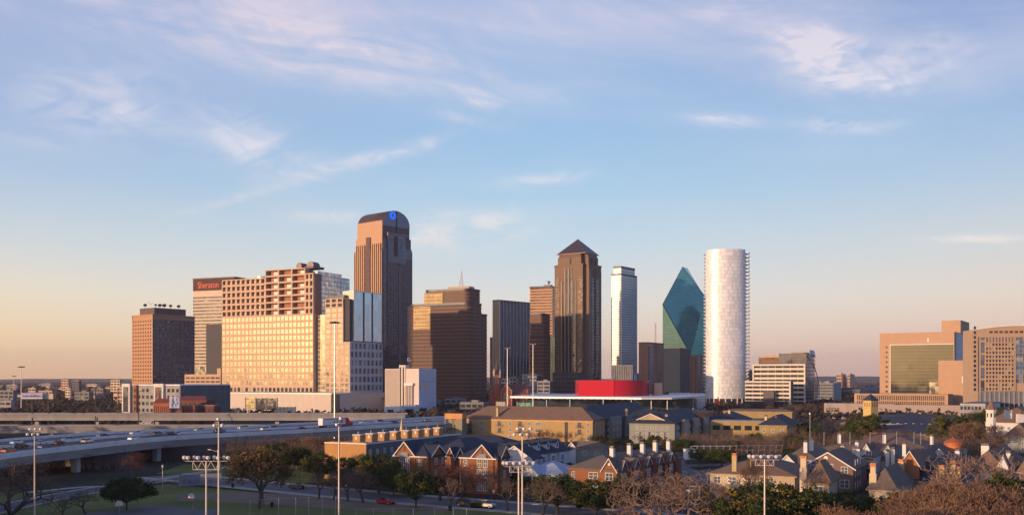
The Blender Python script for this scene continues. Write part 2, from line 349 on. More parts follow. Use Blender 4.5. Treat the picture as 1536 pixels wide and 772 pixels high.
# ---------------------------------------------------------------- 2 hotel tower with sign
B = Bld('hotel_tower', 'cream hotel tower with horizontal window bands and a red lettered sign on a brown crown', 'hotel', 352, 1290, 22, 290, 368)
zs, zt = H(434, 1290), H(416, 1290); fl = M_('cream')
B.core(zs, name='wall', m=fl)
B.grid(B.left, .4, B.a, 8, zs - 7, 1, 30, .99, .52, .9, M_('cream'), M_('glass_dark'), mode='ribbon', name='window_band')
B.grid(B.right, .4, B.b, 8, zs - 7, 1, 30, .99, .5, .6, M_('cream'), M_('glass_dark'), mode='ribbon', name='window_band', part='facade_grid#2')
B.P('crown', mat('sign_brown', (.09, .04, .03), .8)).box(-.3, B.b + .3, -.3, B.a + .3, zs, zt)
B.P('crown_rim', M_('roof_grey')).box(-.7, B.b + .7, -.7, B.a + .7, zt, zt + 1.2)
B.P('lower_wing', M_('dark')).box(-9, -1, 2, B.ls(316) and (B.a - B.ls(316)), 0, H(486, 1290))
B.P('podium', M_('glass_mid')).box(-7, 10, 0, B.a + 1, 0, H(549, 1290))
r = B.done()
def lettering(parent, txt, f, s, d, z, size, m, name='lettering', ext=.12, sx=1.0, align='LEFT'):
    cu = bpy.data.curves.new(name, 'FONT'); cu.body = txt; cu.size = size; cu.extrude = ext; cu.align_x = align; cu.materials.append(m); cu.resolution_u = 3
    o = bpy.data.objects.new(name, cu); C.objects.link(o); o.parent = parent; o.location = f.p(s, d, z); 
    me = bpy.data.meshes.new_from_object(o.evaluated_get(bpy.context.evaluated_depsgraph_get())); q = bpy.data.objects.new(name, me); C.objects.link(q); me.materials.clear(); me.materials.append(m)
    q.parent = parent; q.location = f.p(s, d, z); q.rotation_euler = (math.pi / 2, 0, f.al); q.scale = (sx, 1, 1); bpy.data.objects.remove(o); return q
red = mat('sign_red', (.62, .07, .04), .5, emis=(1, .12, .06, .16))
lettering(r, 'Sheraton', B.left, B.ls(297), .7, H(430, 1290), 11.5, red, ext=.3, sx=.82)

# ---------------------------------------------------------------- 3 large cream office block with deep loggias
B = Bld('office_block', 'broad cream office block with deep square loggias above and gold panes below', 'office building', 470, 880, 27, 333, 477)
D = 880; f = B.left; wl = mat('peach_precast', (.56, .385, .27), .75, var=.05, fine=.04)
zA, zB, zC = H(412, D), H(400.5, D), H(409, D); zM = H(471, D); z0 = 5
sA, sB, sC = B.ls(398), B.ls(447), B.a
B.core(zM, name='wall', m=wl)
B.grid(f, 0, B.a, z0 + 18, zM, 23, 11, .66, .66, .16, wl, M_('glass_gold'))
B.grid(f, 0, B.a, z0 + 3, z0 + 18, 23, 2, .66, .62, .3, wl, MIX_N, part='facade_grid#2', name='low_window')
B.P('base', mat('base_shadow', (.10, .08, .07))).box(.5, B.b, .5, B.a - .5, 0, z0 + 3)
for i in range(12): B.P('base_column', wl).fbox(f, i * B.a / 12 + .2, i * B.a / 12 + 2.0, 0, .3, 0, z0 + 3)
# upper volumes: core set back so openings are deep
rb = mat('loggia_red', (.36, .18, .12), .8)
def loggia(s0, s1, zt, nc, nr, dp, wf, hf):
    y1, y0 = B.a - s0, B.a - s1
    B.P('loggia_back', rb).box(dp, B.b + 5, y0, y1, zM, zt - .3)
    B.P('upper_slab', wl).box(0.02, B.b + .2, y0 + .01, y1 - .01, zt - .9, zt)
    mb = B.P('loggia_frame', wl); cw = (s1 - s0) / nc; ch = (zt - zM) / nr
    for i in range(nc + 1):
        c = s0 + i * cw; hwd = cw * (1 - wf) / 2; mb.fbox(f, max(s0, c - hwd), min(s1, c + hwd), -dp, .16, zM, zt)
    for j in range(nr + 1):
        c = zM + j * ch; hh = ch * (1 - hf) / 2; mb.fbox(f, s0 + .02, s1 - .02, -dp, .1, max(zM + .01, c - hh), min(zt - .01, c + hh))
    for j in range(nr):
        for i in range(nc):
            if random.random() < .72:
                k = cw * wf; B.w(f, s0 + (i + .5) * cw + k * .02, s0 + (i + .5) * cw + k * .38, zM + (j + .5) * ch - ch * hf * .42, zM + (j + .5) * ch + ch * hf * .2, M_('white') if random.random() < .8 else M_('glass_gold'), 'loggia_window', -dp * .55)
loggia(0, sA, zA, 9, 6, 2.6, .66, .66)
loggia(sA, sB + 8, zB, 3, 7, 4.5, .90, .74)
loggia(sB + 8, sC, zC, 2, 6, 2.4, .6, .66)
B.P('glass_wing', glass('glass_wing', (.33, .40, .50), .8, .08, .02, 4, lines=(3.9, 4.5, .16), lcol=(.30, .30, .33))).box(B.b + .3, 42, .6, 26, z0, H(405, 880))
B.P('glass_wing_lower', MT['glass_wing']).box(42.1, 54, .6, 26, z0, H(410, 880))
B.P('inset_box', M_('grey')).box(22, 40, -1.5, .5, zM - 8, H(446, 880))
B.P('penthouse', M_('purple_granite')).box(6, 22, 5, 20, zB, zB + 2)
vm = B.P('vaulted_roof', mat('vault_metal', (.14, .105, .11), .45, .3))
for (x0, x1, yc, rr) in ((3, 12, 18.5, 3.0), (7, 16, 9, 3.9)):
    pts = [(math.cos(R(t)) * rr, math.sin(R(t)) * rr) for t in range(0, 181, 15)]
    vm.add([(x0, yc + c, zB + .9 + max(0, s_) * 1.05 + 1.2) for c, s_ in pts] + [(x1, yc + c, zB + .9 + max(0, s_) * 1.05 + 1.2) for c, s_ in pts],
           [(i + 1, i, i + 13, i + 14) for i in range(12)] + [tuple(range(13)), tuple(range(25, 12, -1))])
    vm.box(x0 + .02, x1 - .02, yc - rr + .02, yc + rr - .02, zB + .2, zB + 2.1)
B.P('roof_drum', mat('drum_gold', (.65, .52, .30), .3, .4)).lathe((10, B.a - B.ls(384), zA), [(7.5, 0), (7.5, 1.8), (6.8, 2.1)], 24)
B.done()

# ---------------------------------------------------------------- 4 stepped cream and glass block
B = Bld('stepped_office_block', 'stepped cream block under a mirrored glass box, right of the broad loggia block', 'office building', 524, 862, 33, 475.5, 573)
D = 862; f, g = B.left, B.right
zL = H(512, D); s1_, s2_ = B.ls(488), B.ls(515)
B.P('wall', wl).box(0, B.b, 0, B.a - s1_, 0, zL)
B.P('wall', wl).box(0.01, 22, B.a - s2_, B.a - s1_ - .01, zL - .5, H(446, D))
B.P('gold_wing', glass('gold_wing', (.74, .66, .50), .85, .12, .015, 4, lines=(3.9, 0, .1), lcol=(.5, .42, .3))).box(.5, 18, B.a - s1_, B.a, z0 + 10, H(470, D))
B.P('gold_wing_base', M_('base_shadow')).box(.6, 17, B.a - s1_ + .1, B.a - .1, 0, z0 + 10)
B.grid(f, s1_, s2_, zL - 2, H(460, D), 3, 7, .7, .7, .15, wl, M_('glass_gold'))
B.grid(f, s1_, s2_, H(460, D), H(446, D), 3, 2, .66, .66, .5, wl, M_('glass_night'), part='facade_grid#2')
B.grid(f, s1_, B.a, 17, zL - 2, 5, 9, .7, .7, .15, wl, M_('glass_gold'), part='facade_grid#3')
B.grid(f, s1_, B.a, 6, 17, 5, 2, .66, .6, .25, wl, M_('glass_night'), part='facade_grid#4')
gw = mat('shaded_precast', (.50, .48, .48), .8, var=.05)  # greyer copy of the peach precast, shade of this side in its colour
B.P('side_wall', gw).box(.3, B.b, -.1, 0, 0, zL)
B.grid(g, 0, B.b, 11, zL, 8, 7, .62, .66, .7, gw, MIX_D, part='facade_grid#5')
for i in range(4): B.P('base_column', gw).fbox(g, i * B.b / 3.6, i * B.b / 3.6 + 2.5, .1, .8, 0, 11)
B.P('slot', M_('dark')).box(1.5, 5, 1, B.a - s2_, zL + 1, H(448, D))
B.P('crest', M_('roof_grey')).box(2, 18, B.a - s2_ + 1, B.a - s1_ - 2, H(446, D), H(441, D))
B.done()
B = Bld('mirrored_glass_box', 'tall mirrored glass box with two dark vertical joints, standing over the punched grey corner', 'office building', 531, 868, 33, 514.5, 572.5)
B.P('glass_face', glass('mirror_box', (.42, .50, .60), .92, .035, .006, 5, .1)).box(0, B.b, 0, B.a, 0, H(436.5, 868))
B.P('lit_face', mat('cream_lit_glass', (.72, .66, .52), .5, var=.03)).fbox(B.left, 0, B.a, 0, .25, H(511, 868), H(436.5, 868) - .01)  # sunlit glass face, the light put into a cream panel colour
zb, zt = H(511, 868), H(437, 868)
for px in (544.7, 557.5): B.P('glass_joint#%d' % px, M_('dark')).fbox(B.right, B.rs(px), B.rs(px) + 1.6, -.02, .25, zb, zt)
B.P('soffit', M_('dark')).box(-.5, B.b + .2, -.5, B.a, zb - 1.2, zb)
B.P('coping', M_('steel')).box(-.3, B.b + .3, -.3, B.a + .3, zt + .3, zt + .8)
B.done()

# ---------------------------------------------------------------- 5 arched tower with the blue emblem
th = 41; D = 1143
B = Bld('arched_tower', 'tallest granite tower with barrel roof, tall keyhole opening and glowing blue octagon emblem', 'skyscraper', 573.5, D, th, 532, 618.5)
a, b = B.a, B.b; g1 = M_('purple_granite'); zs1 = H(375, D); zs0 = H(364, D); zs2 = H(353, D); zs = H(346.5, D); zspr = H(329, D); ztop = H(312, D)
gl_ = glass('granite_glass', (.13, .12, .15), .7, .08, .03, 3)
lit = mat('lit_granite', (.47, .29, .18), .6, var=.05)  # sunlit copy of the dark granite, light put into its colour
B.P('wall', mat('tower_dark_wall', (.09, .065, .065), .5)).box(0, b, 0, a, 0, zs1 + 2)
B.P('wall_upper', g1).box(1.2, b - 1.2, 1.2, a - 1.2, zs1, zs2 - .3)
B.P('wall_top', g1).box(2.4, b - 2.4, 2.4, a - 2.4, zs2 - 4, zspr - .2)
# barrel vault runs along y, gable faces -y
n = 16; r0, r1 = 2.5, b - 2.5; cxv, rv = (r0 + r1) / 2, (r1 - r0) / 2; hv = ztop - zspr + 3
arc = [(cxv - rv * math.cos(math.pi * i / n), zspr - 3 + hv * math.sin(math.pi * i / n)) for i in range(n + 1)]
vb = B.P('barrel_roof', mat('barrel_metal', (.13, .08, .085), .35, .5, var=.06, stretch=(1, 8, 1)))
y0, y1 = 2.5, a - 2.5
vb.add([(x, y0, z) for x, z in arc] + [(x, y1, z) for x, z in arc], [(i, i + 1, i + n + 2, i + n + 1) for i in range(n)] + [tuple(range(n, -1, -1)), tuple(range(n + 1, 2 * n + 2))])
for i in range(1, n):   # standing seams of the vault
    x, z = arc[i]; B.P('roof_seam', M_('dark_metal')).tube((x, y0, z), (x, y1, z), .22, n=4)
gp_ = B.P('gable_panel', mat('gable_glass', (.16, .18, .24), .3, .5, var=.04))
for k in (0, 1):
    seg = [p for p in arc if (p[0] <= cxv - 1.2 if k == 0 else p[0] >= cxv + 1.2)]
    pts = [(x, z - .3) for x, z in seg] ; base_z = zspr - 6
    poly = ([(seg[0][0], base_z)] + pts + [(cxv - 1.2, pts[-1][1]), (cxv - 1.2, base_z)]) if k == 0 else ([(cxv + 1.2, base_z), (cxv + 1.2, pts[0][1])] + pts + [(seg[-1][0], base_z)])
    gp_.fpoly(Face((0, 2.5), 0, b), poly[::-1], 0, .6)
B.P('notch', M_('dark')).fbox(Face((0, 2.5), 0, b), cxv - 1.2, cxv + 1.2, 0, .2, zspr - 18, ztop - 1)
# left lit face: vertical ribs
f = B.left
for i in range(15):
    c = i * a / 14
    if i in (6, 7, 8): continue
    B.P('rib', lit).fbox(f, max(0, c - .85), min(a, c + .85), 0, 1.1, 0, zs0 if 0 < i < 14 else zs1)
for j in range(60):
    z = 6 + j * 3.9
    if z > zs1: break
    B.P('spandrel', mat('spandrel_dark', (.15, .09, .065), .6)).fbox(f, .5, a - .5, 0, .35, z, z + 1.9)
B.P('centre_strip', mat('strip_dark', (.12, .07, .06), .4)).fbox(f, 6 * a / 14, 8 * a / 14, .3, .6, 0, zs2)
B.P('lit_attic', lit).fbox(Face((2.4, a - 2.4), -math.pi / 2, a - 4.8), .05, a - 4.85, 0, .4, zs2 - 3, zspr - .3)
B.P('lit_attic', lit).fbox(Face((1.2, a - 1.2), -math.pi / 2, a - 2.4), .05, a - 2.45, 0, .4, zs1, zs2 - .4)
# right shaded face: punched floors, glass bay and the keyhole
g = B.right
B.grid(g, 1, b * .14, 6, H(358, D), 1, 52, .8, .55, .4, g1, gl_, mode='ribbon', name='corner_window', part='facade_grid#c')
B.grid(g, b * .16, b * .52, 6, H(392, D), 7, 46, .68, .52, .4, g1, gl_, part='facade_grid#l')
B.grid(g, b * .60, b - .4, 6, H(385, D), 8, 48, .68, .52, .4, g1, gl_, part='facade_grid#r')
B.P('centre_pier', mat('bay_granite', (.20, .15, .15), .6)).fbox(g, b * .53, b * .59, 0, .8, 0, H(398, D))
B.P('upper_glass', glass('upper_glass', (.22, .26, .34), .85, .05, .01, 4)).fbox(g, b * .17, b * .74, 0, .5, H(392, D), H(351, D))
B.P('lintel', mat('lintel_granite', (.22, .19, .22), .6)).fbox(g, b * .16, b * .86, -.5, 1.5, H(352, D), H(347, D))
B.P('keyhole_shade_panel', mat('keyhole_shade', (.10, .03, .025), .7)).fbox(g, b * .37, b * .49, .3, .7, H(382, D), H(352, D))  # dark panel on the wall, shade of the keyhole opening as colour
B.P('side_bay', M_('glass_dark')).fbox(g, b * .72, b * .97, .1, .45, H(385, D), H(369, D))
B.P('side_bay', M_('glass_dark')).fbox(g, b * .60, b * .72, .1, .4, H(396, D), H(387, D))
for i in range(24): B.P('fin', g1).fbox(g, b * .17 + i * b * .57 / 24, b * .17 + i * b * .57 / 24 + .25, .5, .8, H(392, D), H(353, D))
r = B.done(smooth=('barrel_roof',))
# emblem: octagonal ring made of four interlocking bars round a square hole
blue = mat('emblem_blue', (.02, .15, .9), .4, emis=(.01, .17, 1.0, .7)); fe = Face((0, 2.5), 0, b); cs, cz, q = cxv - 6.0, H(320, D), 4.6
ring = MB()
for k in range(4):
    t = k * math.pi / 2; rt = lambda x, y: (cs + (x * math.cos(t) - y * math.sin(t)) * q, cz + (x * math.sin(t) + y * math.cos(t)) * q)
    ring.fpoly(fe, [rt(-.38, .36), rt(.36, .36), rt(.98, .42)[:2], rt(.42, 1.0), rt(-.38, 1.0)], .6, 1.5)
ring.build('emblem', blue, r)
lettering(r, 'Deloitte', Face((0, 0), 0, b), b * .80, 1.4, H(541, D), 6, mat('sign_white', (.8, .8, .8), emis=(1, 1, 1, .5)), sx=1.0)
bb = MB(); bb.box(b * .80, b + 11, -1.1, -.5, H(543, D), H(536, D)); bb.build('sign_panel', M_('dark'), r)

# ---------------------------------------------------------------- 6 copper banded tower with rounded steps
D = 1050; cop = mat('copper_band', (.23, .10, .055), .6, 0, var=.06, spec=.15); gb = glass('copper_glass', (.05, .036, .036), 0, .55, .015, 4)
B = Bld('banded_office_tower', 'stepped copper banded tower with rounded corners and a lattice mast on its roof', 'office tower', 706, D, 25, 612, 738)
a, b = B.a, B.b
def rounded(x0, x1, y0, y1, r_, n=5):
    pts = []
    for cx_, cy_, a0 in ((x0 + r_, y0 + r_, 180), (x1 - r_, y0 + r_, 270), (x1 - r_, y1 - r_, 0), (x0 + r_, y1 - r_, 90)):
        for i in range(n + 1): t = R(a0 + 90 * i / n); pts.append((cx_ + r_ * math.cos(t), cy_ + r_ * math.sin(t)))
    return pts
def banded(B, x0, x1, y0, y1, z0, z1, r_, fh=3.9, sill=.42, bandm=cop, glm=gb, nm='window_band', pr=.45):
    inner = rounded(x0 + pr, x1 - pr, y0 + pr, y1 - pr, max(.1, r_ - pr)); outer = rounded(x0, x1, y0, y1, r_)
    nfl = max(1, round((z1 - z0) / fh)); h = (z1 - z0) / nfl; sp = B.P('spandrel', bandm)
    for j in range(nfl):
        z = z0 + j * h
        o = MB().prism(inner, z + h * sill, z + h); o.build(nm, glm, B.root)
        sp.prism(outer, z, z + h * sill)
    B.P('coping', M_('dark_metal')).prism(rounded(x0 - .2, x1 + .2, y0 - .2, y1 + .2, r_ + .2), z1, z1 + 2.2)
S3 = B.rs(726)
banded(B, 0, S3 - .3, 0, B.a, 6, H(456, D), 7)
banded(B, 6, S3 + 4, 4, B.a - B.ls(631), H(455, D) + .9, H(434, D), 7)
banded(B, S3, B.b, 4, 34, 6, H(472, D + 18), 5)
B.P('wall', g1).box(3, S3, 3, B.a - 3, 0, 6); B.P('wall', g1).box(S3 + .2, B.b - 2, 7, 30, 0, 6)
gp2 = glass('gold_reflection', (.26, .185, .08), .2, .5, .01, 4, lines=(3.9, 3, .12), lcol=(.25, .12, .06))  # gold reflected light put into a nearly diffuse glass colour
B.P('glass_panel', gp2).fbox(B.left, B.ls(620), B.ls(646), 0, .3, H(492, D), H(457, D)); 
B.P('upper_glass_panel', gp2).fbox(Face((6, B.a), -math.pi / 2, B.a), B.ls(632), B.ls(660), 0, .3, H(454, D), H(436, D))
for i in range(46):
    s = i * B.a / 46 + 7 * 0; B.P('mullion', g1).fbox(B.left, min(s, B.a - 8), min(s, B.a - 8) + .3, -.42, .02, 6, H(456, D))
B.P('penthouse', M_('tan')).box(12, 24, 8, 34, H(432, D), H(427, D))
m = B.P('mast', mat('mast_paint', (.55, .35, .32), .6)); zc = H(427, D); mx, my = 14, 18
for i in range(3):
    t = i * 2.09; m.tube((mx + 3.2 * math.cos(t), my + 3.2 * math.sin(t), zc), (mx + .3 * math.cos(t), my + .3 * math.sin(t), zc + 13), .22)
    for k in range(4):
        q1 = 3.2 - k * .75; m.tube((mx + q1 * math.cos(t), my + q1 * math.sin(t), zc + k * 3.2), (mx + (q1 - .75) * math.cos(t + 2.09), my + (q1 - .75) * math.sin(t + 2.09), zc + k * 3.2 + 3.2), .12)
m.tube((mx, my, zc + 12), (mx, my, zc + 19), .25, .1); m.tube((mx, my, zc + 14), (mx, my, zc + 15.6), .5)
B.done()

# ---------------------------------------------------------------- 8 dark blue finned tower
D = 1250
B = Bld('finned_tower', 'dark blue glass tower ribbed by thin pale vertical fins, with a narrow gold side', 'office tower', 749, D, 40, 739, 794)
zt = H(451, D); B.core(zt, name='wall', m=M_('dark'))
B.P('end_wall', mat('tan_panel', (.42, .31, .2), .6, var=.04)).fbox(B.left, 0, B.a, 0, .3, 0, zt)
for k in range(1, 3): B.P('end_wall_joint', M_('granite_brown')).fbox(B.left, k * B.a / 3, k * B.a / 3 + .4, .3, .5, 0, zt - 2)
gn = glass('navy_glass', (.05, .075, .14), .35, .07, .02, 4, lines=(3.9, 0, .3), lcol=(.05, .06, .09)); nc = 9
for i in range(nc + 1): B.P('fin', mat('fin_pale', (.62, .60, .6), .5)).fbox(B.right, i * B.b / nc * .995, i * B.b / nc * .995 + .45, 0, 1.1, 0, zt + .3)
for i in range(nc): B.w(B.right, i * B.b / nc + .5, (i + 1) * B.b / nc - .1, 5, zt - 2, gn, 'window_strip', .1)
B.roofcap(zt, M_('dark_metal'), .2, 1.5); B.done()
# ---------------------------------------------------------------- 9 gold banded tower behind, copper tower in front of it
D = 1380
B = Bld('gold_banded_tower', 'gold lit banded tower rising behind the stepped copper one, satellite dish on its roof', 'office tower', 829, D, 18, 794, 840)
banded(B, 0, B.b, 0, B.a, 10, H(431, D), .5, 4.0, .5, M_('tan'), M_('glass_bronze'))
B.P('penthouse', M_('grey')).box(4, 14, 4, 14, H(430, D), H(426, D))
B.P('satellite_dish', M_('steel')).tube((6, 8, H(426, D)), (5, 6.5, H(421, D)), .4, 2.4, 12)
B.P('wall', M_('dark')).box(1, B.b, 1, B.a, 0, 10); B.done()
D = 1190
B = Bld('copper_stepped_tower', 'dark copper banded tower with stepped shoulders in front of the gold tower', 'office tower', 816, D, 22, 793, 826)
banded(B, 0, B.b, 0, B.a, 6, H(505, D), 1, 4.2, .5); banded(B, 1, B.b, .5, B.a - .8, H(504, D) + .9, H(472, D), 1, 4.2, .5)
B.P('wall', M_('dark')).box(1, B.b, 1, B.a, 0, 6); B.done()
D = 1300
B = Bld('pale_green_block', 'slim pale green glass block wedged beside the pyramid topped tower', 'office building', 829, D, 20, 817, 834)
B.P('glass_face', glass('celery_glass', (.62, .66, .42), .5, .2, .02, 4, lines=(3.8, 3, .16), lcol=(.3, .3, .22))).box(0, B.b, 0, B.a, 0, H(505, D))
B.P('coping', M_('white')).box(-.2, B.b, -.2, B.a + .2, H(505, D), H(504, D)); B.done()

# ---------------------------------------------------------------- 10 pyramid roofed granite tower
D = 1200
B = Bld('pyramid_tower', 'brown granite tower with pyramid roof and tall vertical glass bays', 'skyscraper', 880, D, 33, 828.5, 905)
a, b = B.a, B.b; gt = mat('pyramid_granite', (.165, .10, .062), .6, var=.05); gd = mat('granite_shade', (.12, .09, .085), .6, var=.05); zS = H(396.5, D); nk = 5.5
def notch(x0, x1, y0, y1, k): return [(x0 + k, y0), (x1 - k, y0), (x1 - k, y0 + k), (x1, y0 + k), (x1, y1 - k), (x1 - k, y1 - k), (x1 - k, y1), (x0 + k, y1), (x0 + k, y1 - k), (x0, y1 - k), (x0, y0 + k), (x0 + k, y0 + k)]
B.P('wall', gt).prism(notch(0, b, 0, a, nk), 0, zS)
B.P('cornice', gt).prism(notch(-.4, b + .4, -.4, a + .4, nk - .5), zS, zS + 1.6)
z2 = H(384, D); z3 = H(377.5, D)
B.P('upper_wall', gt).prism(notch(2.5, b - 2.5, 2.5, a - 2.5, 6.5), zS + 1.6, z2)
o = 9; pts = notch(2.5, b - 2.5, 2.5, a - 2.5, 6.5); pts2 = notch(4.5, b - 4.5, 4.5, a - 4.5, 6.5)
B.P('chamfer', gt).hexa([(*p, z2) for p in pts], [(*p, z3) for p in pts2])
px_ = B.P('pyramid_roof', mat('pyramid_metal', (.085, .07, .08), .35, .4)); e0 = 4.0; zA_ = H(353, D)
cx2, cy2 = b / 2, a / 2
px_.add([(e0, e0, z3), (b - e0, e0, z3), (b - e0, a - e0, z3), (e0, a - e0, z3), (cx2, cy2, zA_)], [(0, 1, 4), (1, 2, 4), (2, 3, 4), (3, 0, 4), (3, 2, 1, 0)])
B.P('roof_rim', mat('rim_copper', (.3, .16, .09), .4)).prism(notch(e0 - .4, b - e0 + .4, e0 - .4, a - e0 + .4, .1), z3 - .6, z3 + .1)
B.P('finial', M_('steel')).tube((cx2, cy2, zA_ - 1), (cx2, cy2, zA_ + 4.5), .5, .08)
f, g = B.left, B.right; gdk = glass('bay_glass', (.07, .08, .11), .6, .06, .02, 4, lines=(3.9, 0, .2), lcol=(.03, .03, .04))
bays = ((.29, H(421, D)), (.42, H(401, D)), (.55, H(401, D)), (.69, H(421, D)))
for k, (c, zt) in enumerate(bays):
    s = nk + (a - 2 * nk) * c; B.w(f, s - 1.9, s + 1.9, 26, zt, gdk, 'window_bay', .12)
    B.P('bay_pier', mat('pier_lit', (.42, .27, .16), .6)).fbox(f, s - 3.2, s - 2.0, -.05, 1.0, 20, zt + 1)  # lit edges of the bays put into this lighter pier colour
    B.P('bay_pier', MT['pier_lit']).fbox(f, s + 2.0, s + 2.5, -.05, .7, 20, zt + 1)
for (s0, s1) in ((.5, nk + (a - 2 * nk) * .2 - 3), (a - nk - (a - 2 * nk) * .17, a - .5)):
    s0 = max(s0, nk); s1 = min(s1, a - nk)
    B.grid(f, s0, s1, 20, zS - 14, 3, 40, .62, .5, .35, mat('pyramid_granite_lit', (.27, .17, .10), .6), MIX_N, part='facade_grid')  # left face grid in a lighter granite, sunlight put into the colour
for (c0, c1) in ((nk + .5, nk + 5.5), (b - nk - 5, b - nk - .3)):
    B.grid(g, c0, c1, 20, zS - 6, 2, 42, .62, .5, .4, mat('granite_shade_grey', (.22, .17, .15), .6), M_('glass_dark'), part='facade_grid#r')  # right face grid in a greyer granite, shade put into the colour
B.w(g, nk + 6.6, b - nk - 6, 20, H(416, D), gdk, 'window_bay', .12)
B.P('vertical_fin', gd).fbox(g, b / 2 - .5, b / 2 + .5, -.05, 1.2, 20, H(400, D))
for x in (b / 2 - 5, b / 2 + 5): B.P('dormer_notch', M_('dark')).box(x - 1.2, x + 1.2, -.6 + 2.4, 3.5, zS - 4, zS + 9)
B.P('gable_slot', M_('dark')).fbox(f, a / 2 - .7, a / 2 + .7, -2.4, -1.9, zS - 5, H(384, D)); B.done()
D = 1080
B = Bld('low_glass_annex', 'low dark glass annex at the foot of the pyramid topped tower', 'office building', 866, D, 25, 829, 880)
B.core(H(558, D), name='wall', m=M_('dark')); B.grid(B.left, 0, B.a, 4, H(558, D), 9, 7, .82, .7, .3, M_('purple_granite'), M_('glass_dark')); B.done()

# ---------------------------------------------------------------- 11 pale slim tower
D = 1438; pl = mat('pale_aluminium', (.66, .66, .64), .35, .25, var=.04)
B = Bld('pale_slim_tower', 'slim silver white tower with a dark cap, between the pyramid roof and the prism', 'skyscraper', 932.5, D, 35, 916.5, 955.5)
gs = glass('silver_glass', (.36, .37, .38), .3, .4, .02, 4); zt = H(412, D); z9 = H(399, D)
banded(B, 0, B.b, 0, B.a, 5, zt, .3, 3.7, .55, pl, gs, 'window_band', .3)
banded(B, 1.8, B.b - 3, 1.8, B.a - 3, zt + 2.3, z9 - 2, .3, 3.7, .5, pl, gs, 'window_band', .3)
B.P('cap', M_('dark_metal')).box(1.5, B.b - 2.8, 1.5, B.a - 2.8, z9 - 1.9, z9 + .6)
B.P('wall', M_('grey')).box(.5, B.b - .5, .5, B.a - .5, 0, 5)
for i in (0, 1): B.P('corner_pier', M_('white')).box(-.25 + i * (B.b - .3), .5 + i * (B.b - .3), -.25, .5, 0, zt)
B.done()
D = 1010
B = Bld('dark_grid_block', 'low dark grey gridded block behind the red drum with a blue emblem panel', 'office building', 949, D, 12, 917, 955)
B.core(H(547, D), name='wall', m=M_('roof_grey')); B.grid(B.left, 0, B.a, 4, H(548, D), 12, 9, .6, .8, .4, M_('grey'), M_('glass_dark'), mode='vertical', name='window_strip')
B.P('blue_panel', mat('panel_blue', (.04, .17, .6), .4)).box(B.b * .1, B.b * .8, -1, 0, H(570, D), H(560, D))
B.P('blue_ring', M_('white')).tube((4.5, -1.1, H(566, D)), (4.5, -1.3, H(566, D)), 2.1, n=14); B.done()
D = 1130
B = Bld('brown_slab', 'brown slab with a pale service core and a small dish, left of the green prism', 'office building', 972, D, 30, 958, 995.5)
B.core(H(514, D), name='wall', m=M_('brick_brown')); B.grid(B.right, B.b * .1, B.b * .36, 4, H(516, D), 2, 22, .7, .5, .3, M_('grey'), M_('glass_night')); B.grid(B.right, B.b * .6, B.b - .5, 4, H(516, D), 3, 22, .5, .5, .3, M_('brick_brown'), M_('glass_dark'), part='facade_grid#2')
B.P('satellite_dish', M_('white')).lathe((3, -.8, H(518, D)), [(.3, 0), (2.2, .3), (2.4, .9)], 12); B.roofcap(H(514, D), M_('brick_brown'), .2, 1); B.done()
t = thing('lattice_mast', 'distant red and white lattice mast rising behind the brown slab', 'radio mast', (X(983, 2000), 2000, 0))
m = MB()
for i in range(3): q1 = i * 2.09; m.tube((1.8 * math.cos(q1), 1.8 * math.sin(q1), 60), (1.2 * math.cos(q1), 1.2 * math.sin(q1), H(484, 2000)), .28)
for k in range(20):
    for i in range(3): q1 = i * 2.09; m.tube((1.5 * math.cos(q1), 1.5 * math.sin(q1), 60 + k * 4), (1.5 * math.cos(q1 + 2.09), 1.5 * math.sin(q1 + 2.09), 64 + k * 4), .2, n=4)
m.tube((0, 0, 0), (0, 0, 60), 2.0); m.build('lattice', mat('mast_red', (.5, .28, .26), .6), t)

# ---------------------------------------------------------------- 12 green glass prism
def cross(a, b): return Vector(a).cross(Vector(b))
D = 1520
t = thing('glass_prism_tower', 'green glass skyscraper cut into a faceted prism with a knife edge top', 'skyscraper', (X(1036, 1480), 1480, 0))
o0 = Vector((X(1036, 1480), 1480, 0))
def PP(px, py, D): return Vector((X(px, D), D, H(py, D))) - o0
T1 = PP(1024, 400, 1530); Lp = PP(994, 456, 1535); Cp = PP(1036, 532, 1480)
nrm = (Lp - T1).cross(Cp - T1)
def onplane(px, py):
    d = Vector(((px - CX) / F, 1, (HY - py) / F)); cam_ = Vector((0, 0, CZ)) - o0
    k = nrm.dot(T1 - cam_) / nrm.dot(d); return cam_ + d * k
Rp = onplane(1058, 445); T2 = PP(1031, 402, 1560); Rb = Rp + Vector((9, 30, -4))
C0 = Vector((Cp.x, Cp.y, 0)); L0 = Vector((Lp.x, Lp.y, 0)); R0 = Vector((Rp.x, Rp.y, 0)); Bk = Vector((Lp.x + 22, Lp.y + 45, 0)); Bt = Vector((Bk.x, Bk.y, Lp.z)); Rb0 = Vector((Rb.x, Rb.y, 0))
gpz = glass('prism_glass', (.07, .30, .32), .75, .12, .006, 8, .06, lines=(3.9, 0, .10), lcol=(.05, .17, .18))
gpz2 = glass('prism_glass_low', (.24, .42, .36), .75, .12, .006, 8, .06, lines=(3.9, 0, .10), lcol=(.16, .28, .24))
gpz3 = glass('prism_glass_side', (.10, .25, .48), .85, .07, .012, 6, .1, lines=(3.9, 0, .12), lcol=(.04, .1, .2))
MB().add([T1, Lp, Cp, Rp], [(0, 1, 2, 3)]).build('sloping_facet', gpz, t)
MB().add([Lp, L0, C0, Cp], [(0, 1, 2, 3)]).build('left_facet', gpz2, t)
MB().add([Cp, C0, R0, Rp], [(0, 1, 2, 3)]).build('right_facet', gpz, t)
